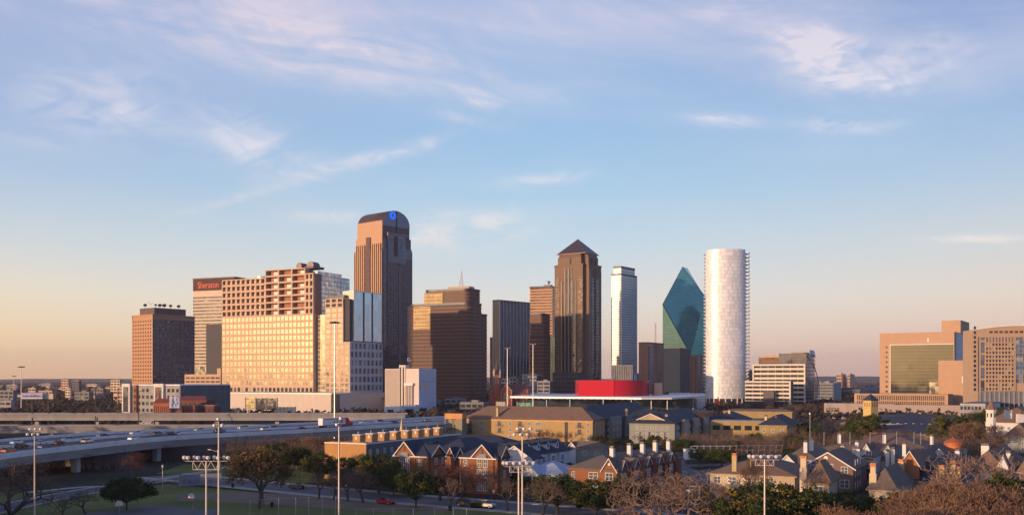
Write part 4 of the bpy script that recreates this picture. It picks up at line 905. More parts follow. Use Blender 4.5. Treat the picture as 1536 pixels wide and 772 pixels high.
for j in range(5): B.P('balcony_opening', M_('dark')).fbox(f, B.ls(203.6), B.ls(206.9), 1.6, 1.7, 5 + j * 4, 7.4 + j * 4)
B.P('rust_strip', MT['rust_panel']).fbox(f, B.ls(240), B.ls(242), 1.8, 2.1, 8, z1 - 1)
B.P('side_wall', mat('teal_dark', (.10, .13, .14), .7)).box(0, B.b, -.3, 0, 0, z1)
for i in range(7): B.P('side_rib', M_('roof_grey')).fbox(B.right, i * B.b / 7, i * B.b / 7 + .4, .3, .6, 0, z1 - .2)
B.P('coping', M_('white')).box(-.3, B.b, -.3, B.a, z1, z1 + .7); B.done()
D = 1000
B = Bld('pink_parking_garage', 'salmon parking garage with two rows of dark openings beside the loggia block', 'parking garage', 331, D, 22, 277, 345)
z1 = H(561, D); B.core(z1, name='wall', m=M_('peach')); f = B.left
for j in range(3):
    for i in range(7):
        if 2 <= i <= 4 and j == 2: continue
        B.w(f, 1.5 + i * B.a / 7.2, 1.5 + i * B.a / 7.2 + B.a / 9, z1 - 4.6 - j * 3.8, z1 - 2.8 - j * 3.8, M_('glass_night'), 'opening', .02)
for j in range(3): B.P('ledge', M_('peach')).fbox(f, 0, B.a, 0, .4, z1 - 2.4 - j * 3.8, z1 - 1.6 - j * 3.8)
B.P('stair_tower', M_('peach')).box(0, 6, -.1, 4.5, z1, H(552, D)); B.done()
D = 640; rb_ = mat('red_brick', (.36, .105, .05), .85)
def warehouse(label, pc, pl, pr, yt, D, th=14, n=8, rows=2, peaks=True, wallm=None, cat='warehouse', name='brick_warehouse', roofm=None):
    B = Bld(name, label, cat, pc, D, th, pl, pr); wallm = wallm or rb_; z1 = H(yt, D); B.core(z1, name='wall', m=wallm)
    B.grid(B.left, .2, B.a - .2, 1, z1 - .5, n, rows, .5, .6, .25, wallm, M_('glass_dark'))
    B.grid(B.right, .2, B.b - .2, 1, z1 - .5, max(2, n // 2), rows, .5, .6, .25, wallm, M_('glass_dark'), part='facade_grid#2')
    if peaks: B.P('roof', roofm or mat('maroon_roof', (.15, .045, .045), .8)).add([(-.4, -.4, z1), (B.b + .4, -.4, z1), (B.b + .4, B.a + .4, z1), (-.4, B.a + .4, z1), (B.b * .5, B.b * .4, z1 + 2.6), (B.b * .5, B.a - B.b * .4, z1 + 2.6)], [(0, 1, 4), (1, 2, 5, 4), (2, 3, 5), (3, 0, 4, 5), (3, 2, 1, 0)])
    else: B.roofcap(z1, M_('roof_grey'), .1, .5)
    return B.done()
warehouse('sunlit orange brick warehouse left of the tall billboard, with a maroon roof', 256, 230, 262, 604, 592)
warehouse('sunlit orange brick warehouse right of the tall billboard', 292, 273, 300, 609, 600, peaks=False, n=5)
warehouse('maroon roofed brick hall behind the tall billboard', 310, 262, 322, 600, 612, n=7, wallm=mat('maroon_brick', (.17, .06, .05)))
warehouse('dark red flat roofed brick row at the right end of the warehouses', 326, 296, 331, 608, 602, peaks=False, n=8, wallm=MT['maroon_brick'])
def billboard(label, px0, px1, y0, y1, D, mcol, tower=0, pic=None):
    t = thing('billboard', label, 'billboard', (X((px0 + px1) / 2, D), D, 0)); w = (px1 - px0) / F * D / 2
    MB().box(-w, w, 0, .5, H(y1, D), H(y0, D)).build('panel', mcol, t)
    m = MB(); m.box(-w - .15, w + .15, -.1, .6, H(y1, D) - .5, H(y1, D) - .02); m.tube((0, .8, 0), (0, .8, H(y1, D)), .45, n=10); m.build('post', M_('dark_metal'), t)
    if pic: pic(t, w, H(y1, D), H(y0, D))
def skyl(t, w, z0, z1):
    m = MB(); random.seed(3); h = z1 - z0
    for i in range(16): x = -w * .9 + i * w * 1.8 / 16; m.box(x, x + w * .085, -.06, -.01, z0 + .3 * h, z0 + h * (.42 + .3 * random.random() * (1 - abs(i - 8) / 10)))
    m.build('printed_skyline', mat('print_purple', (.10, .06, .14), .6), t); MB().box(-w, w, -.05, -.01, z0, z0 + .12 * h).build('white_strip', M_('white'), t)
billboard('wide billboard printed with a purple skyline picture', 32, 63.5, 588.5, 597.5, 560, mat('print_lilac', (.38, .38, .58), .6), pic=skyl)
billboard('plain cream billboard beside the purple skyline billboard', 64.5, 79.5, 590, 598, 562, M_('cream'))
def bt(t, w, z0, z1):
    m = MB(); h = z1 - z0
    for i, (x, y) in enumerate(((-.6, .3), (-.25, .5), (.1, .25), (.4, .45), (-.45, .7), (.3, .75))): m.box(x * w, x * w + w * .22, -.06, -.01, z0 + (y - .15) * h, z0 + (y + .1) * h)
    m.build('printed_figures', mat('print_blue', (.12, .14, .34), .6), t)
billboard('tall pale blue billboard between the orange brick warehouses', 254, 270, 594, 611.5, 586, mat('print_sky', (.50, .54, .68), .6), pic=bt)

# far city: individual small blocks between the trees
far = [(92, 106, 569, 1500, 'peach', 'slim sunlit tower block on the far left horizon'), (108, 122, 571, 1550, 'purple_granite', 'dull violet block with a red roof box beside the slim sunlit tower'),
       (43, 56, 582, 1300, 'peach', 'low orange house with a lit gable, left of the white sheds'), (58, 84, 586, 1250, 'tan', 'long low cream shed catching sunlight behind the billboards'),
       (98, 108, 582, 1200, 'cream', 'small stacked cream building right of the slim sunlit tower'), (0, 26, 586, 900, 'roof_grey', 'low grey flat roofed offices at the left edge'),
       (0, 22, 601, 760, 'grey', 'pale roofed shed at the left edge below the grey offices'), (112, 140, 588, 1150, 'roof_grey', 'long grey offices with ribbon windows behind the tree belt'),
       (137, 160, 583, 1250, 'roof_grey', 'blue shaded low block in front of the sunlit balconied flats'), (166, 184, 570, 1400, 'cream', 'sunlit flats with zigzag balconies beside the brown tower'),
       (176, 188, 580, 1000, 'peach', 'narrow orange lit end wall left of the grey apartments'), (735, 745, 506, 1300, 'glass_blue', 'narrow blue gridded tower between the banded and finned towers'),
       (618, 622, 497, 1500, 'grey', 'sliver of a grey tower behind the arched tower'), (763, 778, 566, 1050, 'tan', 'lit tan box rising behind the church roof'), (752, 766, 568, 1000, 'cream', 'small sunlit cream box above the church gable'),
       (783, 812, 562, 1030, 'glass_mid', 'low teal glass block left of the granite tower foot'), (806, 830, 572, 980, 'glass_dark', 'low dark glass block beside the teal one'),
       (1122, 1130, 556, 1250, 'purple_granite', 'small dark block peeking out right of the white curved tower'), (640, 662, 600, 1000, 'roof_grey', 'dark low block behind the depot lot'), (668, 700, 598, 980, 'grey', 'grey low block left of the church'),
       (945, 960, 560, 1500, 'grey', 'plain grey block in the gap right of the pale slim tower'), (575, 640, 612, 720, 'roof_grey', 'flat dark roofed sheds along the depot'), (690, 735, 604, 800, 'roof_grey', 'flat roofed shed before the church'),
       (250, 262, 600, 1100, 'roof_grey', 'roof line behind the brick warehouses'), (1244, 1262, 574, 1600, 'purple_granite', 'violet block behind the parking deck'), (1296, 1316, 577, 1500, 'grey', 'small grey block left of the bank'),
       (10, 30, 577, 2100, 'grey', 'faint grey block on the far left horizon'), (130, 150, 576, 2400, 'cream', 'faint cream block beyond the tree belt'), (62, 80, 575, 2600, 'grey', 'faint grey block behind the sunlit sheds'), (1228, 1240, 572, 2600, 'grey', 'faint grey block beyond the parking deck'),
       (495, 520, 605, 1000, 'roof_grey', 'roof behind the precast hall')]
random.seed(11)
for (p0, p1, yt, D, wm, lb) in far:
    if p1 - p0 > 60: continue
    th = random.choice((12, 18, 24, 28)); pc_ = p1 - (p1 - p0) * .22
    B = Bld('city_block', lb, 'building', pc_, D, th, p0, p1); z1 = H(yt, D); m_ = M_(wm); gls = wm.startswith('glass')
    B.core(z1, name='wall', m=M_('dark') if gls else m_); nr = max(1, int(z1 / 3.6)); nc = max(2, int(B.a / 5))
    B.grid(B.left, 0, B.a, 1.5, z1 - .3, nc, nr, .8, .55, .4, M_('grey') if gls else m_, m_ if gls else M_('glass_night'), mode='ribbon' if nc * nr > 60 else 'punched', name='window')
    B.roofcap(z1, M_('roof_grey') if not gls else M_('steel'), .2, .6); B.P('roof_plant', M_('roof_grey')).box(B.b * .3, B.b * .6, B.a * .3, B.a * .6, z1 + .5, z1 + 2.2); B.done()

for side, p0, p1, n in (('left', -5, 195, 26), ('right', 1225, 1318, 14)):
    random.seed(n)
    for i in range(n):
        D = random.uniform(1150, 3200); pc_ = random.uniform(p0, p1); w_ = random.uniform(9, 26); h_ = random.uniform(5, 12)
        B = Bld('low_building', 'tiny low building scattered in the trees of the %s hand plain' % side, 'building', pc_, D, random.choice((15, 25, 35)), a=w_, b=w_ * .6, group='low buildings on the %s hand plain' % side)
        m_ = M_(random.choice(('grey', 'tan', 'brick_brown', 'roof_grey', 'brick_brown', 'peach'))); B.core(h_, name='wall', m=m_)
        if i % 2: B.P('roof', M_('granite_brown')).add([(-.5, -.5, h_), (B.b + .5, -.5, h_), (B.b + .5, B.a + .5, h_), (-.5, B.a + .5, h_), (B.b / 2, 2, h_ + 3), (B.b / 2, B.a - 2, h_ + 3)], [(0, 1, 4), (1, 2, 5, 4), (2, 3, 5), (3, 0, 4, 5), (3, 2, 1, 0)])
        else: B.roofcap(h_, M_('roof_grey'), .2, .5)
        B.P('window_band', M_('glass_night')).fbox(B.left, 1, B.a - 1, 0, .1, h_ * .45, h_ * .7); B.done()
D = 600
B = Bld('blue_grey_annex', 'low blue grey flat roofed annex between the bank and the bowed office', 'building', 1478, D, 34, 1440, 1500); B.core(H(606, D), name='wall', m=M_('lilac_panel')); B.grid(B.left, 0, B.a, 2, H(607, D), 7, 3, .7, .5, .3, M_('grey'), MIX_N); B.roofcap(H(606, D), M_('roof_grey'), .2, .6); B.done()
# ---------------------------------------------------------------- highway
asph = mat('asphalt', (.125, .118, .112), .95, var=.2, sc=.08, spec=.08); deckc = mat('deck_concrete', (.34, .33, .33), .85, var=.14, stretch=(1, 1, .4)); paint = mat('road_paint', (.72, .72, .70), .6, var=.1)
near = [(-128, 60), (-138, 150), (-143, 215), (-142, 276), (-137, 312), (-125, 362), (-106, 388), (-80, 420), (-62, 450), (-33, 488), (20, 560), (90, 660)]
def smooth(pts, k=6):
    out = []
    for i in range(len(pts) - 1):
        p0 = Vector(pts[max(0, i - 1)]); p1 = Vector(pts[i]); p2 = Vector(pts[i + 1]); p3 = Vector(pts[min(len(pts) - 1, i + 2)])
        for j in range(k): t_ = j / k; out.append(.5 * ((2 * p1) + (p2 - p0) * t_ + (2 * p0 - 5 * p1 + 4 * p2 - p3) * t_ ** 2 + (3 * p1 - p0 - 3 * p2 + p3) * t_ ** 3))
    out.append(Vector(pts[-1])); return out
NP = smooth(near)
def off(P, d):
    o = []
    for i, p in enumerate(P):
        t_ = (P[min(i + 1, len(P) - 1)] - P[max(i - 1, 0)]).normalized(); o.append(p + Vector((-t_.y, t_.x)) * d)
    return o
def strip(mb, P, d0, d1, z0, z1):
    a_ = off(P, d0); b_ = off(P, d1); n = len(P)
    vs = []
    for i in range(n): vs += [(a_[i].x, a_[i].y, z0), (a_[i].x, a_[i].y, z1), (b_[i].x, b_[i].y, z1), (b_[i].x, b_[i].y, z0)]
    fs = []
    for i in range(n - 1):
        for k in range(4): fs.append((i * 4 + k, i * 4 + (k + 1) % 4, i * 4 + 4 + (k + 1) % 4, i * 4 + 4 + k))
    fs += [(0, 3, 2, 1), (n * 4 - 4, n * 4 - 3, n * 4 - 2, n * 4 - 1)]
    mb.add(vs, fs)
ZD = 8.0; WD = 46
m = MB(); strip(m, NP, .6, WD, ZD - 1.6, ZD - .3); m.build('highway_deck', deckc, kind='structure')
m = MB(); strip(m, NP, .4, WD - .4, ZD - .296, ZD); m.build('highway_road', asph, kind='structure')
m = MB()
for d_ in (2.4, 22.2, 24.4, WD - 2.4): strip(m, NP, d_, d_ + .28, ZD + .002, ZD + .008)
for d_ in (6.2, 10, 13.8, 17.8, 28.2, 32, 35.8, 39.6):
    for i in range(0, len(NP) - 2, 2):
        a0, a1 = NP[i], NP[i + 1]; strip(m, [a0, a0 + (a1 - a0) * .6], d_, d_ + .25, ZD + .002, ZD + .008)
m.build('lane_markings', paint, kind='structure')
t = thing('highway_barrier', 'pale concrete parapet and girder along the near edge of the curving highway', 'barrier')
m = MB(); strip(m, NP, -.35, .1, ZD - .5, ZD + 1.1); m.build('parapet', mat('parapet_pale', (.74, .73, .72), .8, var=.12, stretch=(1, 1, .3)), t)
m = MB(); strip(m, NP, 1.0, 1.9, ZD - 3.1, ZD - 1.61); m.build('girder', deckc, t)
m = MB(); strip(m, NP, WD - .2, WD + .2, ZD - .5, ZD + 1.0); tag(m.build('far_highway_barrier', MT['parapet_pale']), 'pale concrete parapet along the far edge of the curving highway', 'barrier')
m = MB(); strip(m, NP, 23.0, 23.6, ZD + .01, ZD + .95); tag(m.build('median_barrier', MT['parapet_pale']), 'low concrete barrier dividing the two directions of the curving highway', 'barrier')
random.seed(5)
def pier(x, y, rz, z, w=2.4, cap=7.0, label=None, grp='piers under the highway decks', capdir=1):
    t = thing('bridge_pier', label or 'tall rectangular concrete pier carrying a highway deck', 'bridge pier', (x, y, 0), rz, grp)
    MB().box(-w / 2, w / 2, -1.0, 1.0, 0, z - 1.3).build('column', M_('concrete'), t)
    MB().hexa([(-w / 2, -1.1, z - 1.8), (w / 2, -1.1, z - 1.8), (w / 2, 1.1, z - 1.8), (-w / 2, 1.1, z - 1.8)], [(-cap, -1.15, z - .2), (cap, -1.15, z - .2), (cap, 1.15, z - .2), (-cap, 1.15, z - .2)]).build('pier_cap', M_('concrete'), t)
pl1 = [(107, 'left'), (228, 'second'), (283 + 50, 'third'), (430, 'f'), (560, 'g')]
def deckpt(px, d=3.2):
    Q = off(NP, d); best = min(range(len(Q)), key=lambda i: abs(X(px, Q[i].y) - Q[i].x)); p = Q[best]; t_ = (NP[min(best + 1, len(NP) - 1)] - NP[best - 1]).normalized(); return p, math.atan2(t_.y, t_.x), best
labs = {107: 'leftmost bridge pier below the pale curving parapet', 228: 'second bridge pier from the left below the curving parapet', 336: 'third bridge pier, in front of the orange brown treetops', 440: 'bridge pier hidden among the oaks', 560: 'bridge pier behind the flat roofed terrace'}
for px, lb in labs.items():
    for d_ in (4.5, 20, 38):
        p, an, i_ = deckpt(px, d_); 
        pier(p.x, p.y, an + math.pi / 2, ZD - 3.1 + 1.3, 2.1, 6.5, lb if d_ == 4.5 else 'inner bridge pier in the shade below the curving highway', 'piers under the curving highway')
# crossing viaducts behind
def viaduct(label, x0, x1, y, z, th_, w, grp, slope=0):
    t = thing('viaduct', label, 'viaduct', (0, y, 0))
    MB().box(x0, x1, 0, w, z - 1.1, z).build('deck', deckc, t); MB().box(x0, x1, -.4, 0, z - .4, z + 1.0).build('parapet', mat('parapet_shade_grey', (.27, .255, .26), .85, var=.16, stretch=(1, 1, .3)), t); MB().box(x0, x1, w, w + .4, z - .4, z + 1.0).build('parapet', MT['parapet_shade_grey'], t)  # weathered grey concrete, darkened further for shade on the parapets
    MB().box(x0, x1, .6, 1.4, z - 2.9, z - 1.1).build('girder', deckc, t); MB().box(x0, x1, .4, w - .4, z, z + .05).build('road_surface', asph, t)
    k = x0 + 15
    while k < x1: pier(k, y + w / 2, 0, z - 1.6, 2.2, 5.0, grp, grp + 's'); k += 34
viaduct('upper viaduct with a pale parapet crossing the whole left side behind the curving highway', -420, -60, 560, 9.3, 3, 14, 'pier under the upper viaduct')
viaduct('lower viaduct tucked beneath and before the upper one', -420, -125, 505, 5.2, 3, 12, 'pier under the lower viaduct')
# overhead sign gantry behind the first house roofs
t = thing('road_sign', 'green highway guide sign with white lettering above the yellow apartments', 'road sign', (X(788, 620), 620, 0))
gm = mat('sign_green', (.02, .26, .14), .5, emis=None); MB().box(-4.4, 4.2, 0, .2, H(609.5, 620), H(603, 620)).build('panel', gm, t)
wt = M_('white')
m = MB(); [m.box(-4.0 + i * .62 + (.4 if i > 6 else 0), -3.6 + i * .62 + (.4 if i > 6 else 0), -.03, -.005, H(609.5, 620) + .5 + r_ * 1.05, H(609.5, 620) + 1.1 + r_ * 1.05) for i in range(12) for r_ in (0, 1) if (i * 7 + r_ * 3) % 5]; m.box(.55, .65, -.03, -.005, H(609.5, 620) + .15, H(603, 620) - .15); m.build('white_marks', wt, t)
m = MB(); m.tube((-5, .6, H(606, 620)), (5, .6, H(606, 620)), .2); m.tube((-5, .6, 0), (-5, .6, H(602, 620)), .25); m.tube((5, .6, 0), (5, .6, H(602, 620)), .25); m.build('gantry', M_('steel'), t)
t = thing('road_sign', 'bare cream back of a highway sign left of the green sign', 'road sign', (X(751, 625), 625, 0)); MB().box(-3, 3, 0, .2, H(609, 625), H(602, 625)).build('panel', mat('sign_back', (.72, .62, .42), .4, .3), t)
m = MB(); [m.box(-2.8 + i * 1.3, -2.6 + i * 1.3, -.1, 0, H(609.5, 625), H(601.5, 625)) for i in range(5)]; m.tube((0, .4, 0), (0, .4, H(606, 625)), .25); m.build('post', M_('steel'), t)
# ---------------------------------------------------------------- houses
ybr = mat('yellow_brick', (.43, .29, .13), .85, var=.07); rbk = mat('townhouse_brick', (.26, .105, .048), .85, var=.1); dbk = mat('mauve_brick', (.20, .135, .115), .85, var=.08)
navy = mat('navy_shingle', (.034, .044, .070), .8, var=.12, fine=.16, fs=1.6); brn = mat('brown_shingle', (.21, .135, .09), .85, var=.12, fine=.16, fs=1.6); gry = mat('grey_shingle', (.16, .125, .10), .85, var=.12, fine=.16, fs=1.6)
trim = mat('white_trim', (.72, .69, .65), .7, var=.05); sid = mat('grey_green_siding', (.25, .27, .245), .85, var=.06); wsd = mat('white_siding', (.62, .63, .64), .8, var=.05); beige = mat('beige_stucco', (.46, .37, .26), .85, var=.08); stone = mat('house_stone', (.38, .27, .17), .9, var=.2, fine=.25, fs=1.2)
winm = glass('house_glass', (.20, .24, .30), .5, .08, .04, 2)
terra = mat('terracotta', (.55, .20, .09), .8)
WC = {}
def hwin(B, f, s, z, w=1.2, h=1.5, label=None, shutters=False, fm=None):
    """a window: frame with its pane as a sub-part"""
    fm = fm or trim; key = (w, h, fm.name)
    if key not in WC:
        m = MB(); q = .12
        m.box(0, w, -.07, .02, 0, q); m.box(0, w, -.07, .02, h - q, h); m.box(0, q, -.069, .02, q, h - q); m.box(w - q, w, -.069, .02, q, h - q); m.box(w / 2 - .05, w / 2 + .05, -.06, .02, q, h - q); m.box(q, w - q, -.058, .02, h / 2 - .04, h / 2 + .04)
        WC[key] = (m.mesh('window', fm), MB().box(q, w - q, -.03, .015, q, h - q).mesh('pane', winm))
    o = bpy.data.objects.new('window', WC[key][0]); C.objects.link(o); o.parent = B.root; o.location = f.p(s - w / 2, .02, z); o.rotation_euler = (0, 0, f.al)
    p = bpy.data.objects.new('pane', WC[key][1]); C.objects.link(p); p.parent = o
def hip(B, x0, x1, y0, y1, ze, zr, m, ov=.6, inset=None, name='roof', gx=None):
    x0 -= ov; x1 += ov; y0 -= ov; y1 += ov; wx, wy = x1 - x0, y1 - y0; k = min(wx, wy) / 2 if inset is None else inset
    if wy >= wx: r = [((x0 + x1) / 2, y0 + k, zr), ((x0 + x1) / 2, y1 - k, zr)]; fs = [(4, 5, 6, 7 + 1)]
    vs = [(x0, y0, ze - .25), (x1, y0, ze - .25), (x1, y1, ze - .25), (x0, y1, ze - .25), (x0, y0, ze), (x1, y0, ze), (x1, y1, ze), (x0, y1, ze)]
    if wy >= wx: vs += [((x0 + x1) / 2, y0 + k, zr), ((x0 + x1) / 2, y1 - k, zr)]; tops = [(4, 5, 8), (5, 6, 9, 8), (6, 7, 9), (7, 4, 8, 9)]
    else: vs += [(x0 + k, (y0 + y1) / 2, zr), (x1 - k, (y0 + y1) / 2, zr)]; tops = [(4, 5, 9, 8), (5, 6, 9), (6, 7, 8, 9), (7, 4, 8)]
    B.P(name, m).add(vs, [(3, 2, 1, 0), (0, 1, 5, 4), (1, 2, 6, 5), (2, 3, 7, 6), (3, 0, 4, 7)] + tops)
def gableface(B, f, s0, s1, ze, zp, dep, wallm, roofm, ov=.35, name='gable', trimm=None, rname='gable_roof', z0=0, proud=.3):
    """cross gable facing along face f: wall, two roof slopes, raking trim"""
    mid = (s0 + s1) / 2; B.P(name, wallm).fpoly(f, [(s0, z0), (s1, z0), (s1, ze), (mid, zp), (s0, ze)], -.3, proud)
    m = B.P(rname, roofm); th_ = .22; rise = (zp - ze) / (mid - s0); eo = ov
    for sgn in (0, 1):
        if sgn == 0: pts = [(s0 - eo, ze - eo * rise + .05), (mid, zp + .05), (mid, zp + .05 + th_), (s0 - eo, ze - eo * rise + .05 + th_)]
        else: pts = [(mid, zp + .05), (s1 + eo, ze - eo * rise + .05), (s1 + eo, ze - eo * rise + .05 + th_), (mid, zp + .05 + th_)]
        m.fpoly(f, pts, -dep, proud + .35)
    t_ = B.P('raking_trim', trimm or trim)
    for (a_, b_) in (((s0 - eo, ze - eo * rise), (mid, zp)), ((s1 + eo, ze - eo * rise), (mid, zp))):
        pts = [(a_[0], a_[1] - .12), (b_[0], b_[1] - .12), (b_[0], b_[1] + .24), (a_[0], a_[1] + .24)]
        if a_[0] > b_[0]: pts = pts[::-1]
        t_.fpoly(f, pts, proud + .352, proud + .43)
def chimney(B, x, y, z0, z1, w=1.3, d=1.1, m=None, cap=None):
    m = m or trim; o = MB().box(x - w / 2, x + w / 2, y - d / 2, y + d / 2, z0, z1).build('chimney', m, B.root)
    c = MB(); c.box(x - w / 2 - .12, x + w / 2 + .12, y - d / 2 - .12, y + d / 2 + .12, z1, z1 + .15); c.box(x - w / 2 + .1, x + w / 2 - .1, y - d / 2 + .1, y + d / 2 - .1, z1 + .15, z1 + .5); c.box(x - w / 2 - .1, x + w / 2 + .1, y - d / 2 - .1, y + d / 2 + .1, z1 + .5, z1 + .62)
    c.build('chimney_cap', cap or M_('dark_metal'), o)
def chim_px(B, px, py_top, py_base, D, w=1.3, m=None, cap=None, tz=None):
    wv = (Matrix.Translation(B.root.location) @ Matrix.Rotation(B.root.rotation_euler.z, 4, 'Z')).inverted() @ Vector((X(px, D), D, 0))
    chimney(B, wv.x, wv.y, H(py_base, D) - 2, H(py_top, D) - .6, w, w * .85, m, cap)

# yellow brick apartment, long sunlit front
D = 469
B = Bld('yellow_apartments', 'long sunlit yellow brick apartment house under a brown hip roof with shaded side wing', 'apartment building', 889, D, 24, 697, 985)
f, g = B.left, B.right; ze = H(630, D); zr = H(610, 480)
B.core(ze, name='wall', m=ybr, x1=17); B.P('side_wall', sid).box(17, B.b, 0, 20, 0, ze)
hip(B, 0, 17, 0, B.a, ze, zr, brn); hip(B, 9, B.b, 0, 20, ze + .02, zr + .6, navy, name='side_roof')
B.P('eave_band', mat('peach_band', (.62, .40, .22), .8)).fbox(f, 0, B.a, 0, .12, ze - .9, ze - .3)
for j, z in enumerate((.9, 4.2, 7.3)):
    for px, w in ((722, 2.6), (765, 1.6), (793, 1.6), (807, 3.2), (882, 1.6)): hwin(B, f, B.ls(px), z, w, 1.6)
for px in (705, 749, 780, 869):
    for j in (1, 2):
        z = .3 + 3.3 * j; s = B.ls(px); B.P('balcony', M_('dark_metal')).fbox(f, s - 1.7, s + 1.7, 0, 1.2, z - .15, z + .02)
        m = B.P('balcony', M_('dark_metal'))
        for i in range(12): m.fbox(f, s - 1.7 + i * .3, s - 1.66 + i * .3, 1.15, 1.19, z, z + 1.0)
        m.fbox(f, s - 1.7, s + 1.7, 1.14, 1.2, z + 1.0, z + 1.06)
        B.w(f, s - .9, s + .9, z + .03, z + 2.3, winm, 'balcony_door', .06)
B.P('recess', M_('dark')).fbox(f, B.ls(847), B.ls(852), -.01, .03, 0, ze - 1)  # flat dark sheet, shade of a recess put into its colour
for k in range(4):
    s = B.rs(894 + k * 6); 
    for j in range(3): hwin(B, g, s, .9 + 3.2 * j, 1.3, 1.6)
for px0, px1 in ((907, 913), (930, 937)): MB().fbox(g, B.rs(px0), B.rs(px1), 0, .05, 0, ze - .6).build('side_recess_shade', M_('dark'), B.root)  # dark sheets on the wall painted as recess shade
for px0, px1 in ((914, 929), (938, 952)):
    B.P('bay_front', sid).fbox(g, B.rs(px0), B.rs(px1), 0, 1.4, 0, ze + .8)
    for j in range(3):
        for k in range(3): hwin(B, Face(g.p(0, 1.4, 0)[:2], 0, 1), B.rs(px0) + (B.rs(px1) - B.rs(px0)) * (.2 + .3 * k), .9 + 3.2 * j, 1.2, 1.6)
for px in (958, 966, 974, 981):
    for j in range(3): hwin(B, g, B.rs(px), .9 + 3.2 * j, 1.3, 1.6)
chim_px(B, 746.5, 609.5, 618, 490, 1.3, terra and mat('chimney_tan', (.5, .38, .2))); chim_px(B, 940, 612, 617, 505, 1.4, MT['chimney_tan']); B.done()
D = 480
B = Bld('open_stair_block', 'orange banded open stair block joined beside the yellow apartments', 'apartment building', 693, D, 24, 667, 697)
ze = H(628, D); B.P('wall', mat('olive_wall', (.30, .26, .16))).box(4, B.b + 2, 0, B.a, 0, ze); B.P('orange_parapet', mat('orange_band', (.60, .29, .12), .8)).box(0, B.b + 2, -.1, B.a, ze, H(620, D))
for j in range(3): B.P('floor_slab', M_('grey')).box(0, 4, 0, B.a, j * 3.2, j * 3.2 + .3)
for y in (0, B.a / 2, B.a - .4): B.P('post', M_('grey')).box(0, .4, y, y + .4, 0, ze)
B.P('end_pier', MT['olive_wall']).box(-.05, 4, .42, 3.4, 0, ze); B.done()

# grey green terrace with hipped navy roofs
D = 452
B = Bld('green_siding_apartments', 'pale green sided apartments under navy hip roofs, right of the yellow ones', 'apartment building', 1012, D, 25, 944, 1070)
f, g = B.left, B.right; ze = H(634.5, D); zr = H(618, D + 12)
B.core(ze, name='wall', m=sid, x1=16); B.P('side_wall', beige).box(16, B.b, 0.01, 20, 0, ze)
hip(B, 0, 16, 0, B.a, ze, zr - 1.2, navy); hip(B, 2, B.b, 0, 21, ze + .02, zr + .8, navy, name='side_roof', inset=12)
gableface(B, Face((3, B.a), -math.pi / 2, B.a), B.ls(953), B.ls(994), ze + 1.2, ze + 4.0, 8, mat('tan_gable', (.45, .35, .22), .85), navy, rname='gable_roof', z0=ze, name='gable')
for i in range(7):
    for j in range(3): hwin(B, f, 3 + i * (B.a - 5) / 7 + .8, .8 + j * 2.9, 1.2, 1.5)
for i in range(4): B.P('arched_recess_shade', M_('dark')).fbox(f, 5 + i * (B.a - 6) / 4, 6.3 + i * (B.a - 6) / 4, 0, .04, 0, 5.5)  # thin dark sheets on the front, recess shade as colour
for k in range(7):
    s0 = 2 + k * (B.b - 4) / 7; wd = (B.b - 4) / 7
    if k % 2: B.P('bay_front', beige).fbox(g, s0, s0 + wd * .8, 0, 1.3, 0, ze + .9); B.P('bay_front_cap', sid).fbox(g, s0 - .1, s0 + wd * .8 + .1, -.5, 1.4, ze + .9, ze + 1.2)
    else: B.P('recess', M_('dark')).fbox(g, s0 + wd * .5, s0 + wd * .95, 0, .05, 0, ze - .4)  # here too the recess is only its shade, a dark sheet
    for j in range(3):
        for q in (.2, .55): hwin(B, Face(g.p(0, 1.3 if k % 2 else 0, 0)[:2], 0, 1), s0 + wd * q, .8 + j * 2.9, 1.1, 1.5)
chim_px(B, 1000, 620, 628, 462, 1.4, MT['chimney_tan']); B.done()

def houseblock(name, label, cat, pxc, D, th, pxl, pxr, yeave, yridge, wallm, roofm, fl=2, wins=True, wl_=None, wr_=None, inset=None, ridgeD=8, group=None, sidem=None, ov=.6):
    B = Bld(name, label, cat, pxc, D, th, pxl, pxr, group=group); ze = H(yeave, D); zr = H(yridge, D + ridgeD); B.ze, B.zr = ze, zr
    B.core(ze, name='wall', m=wallm); hip(B, 0, B.b, 0, B.a, ze, zr, roofm, inset=inset, ov=ov); B.P('fascia', trim).box(-ov - .02, B.b + ov + .02, -ov - .02, B.a + ov + .02, ze - .32, ze - .252)
    if sidem: B.P('side_wall', sidem).fbox(B.right, 0, B.b, 0, .06, 0, ze - .35)
    nl = wl_ if wl_ is not None else max(1, int(B.a / 4)); nr = wr_ if wr_ is not None else max(1, int(B.b / 4))
    for j in range(fl):
        z = ze - (fl - j) * (ze / fl) + .9
        for i in range(nl): hwin(B, B.left, (i + .5) * B.a / nl, z, 1.4, 1.5)
        for i in range(nr): hwin(B, Face(B.right.p(0, .06, 0)[:2], 0, 1), (i + .5) * B.b / nr, z, 1.3, 1.5)
    return B
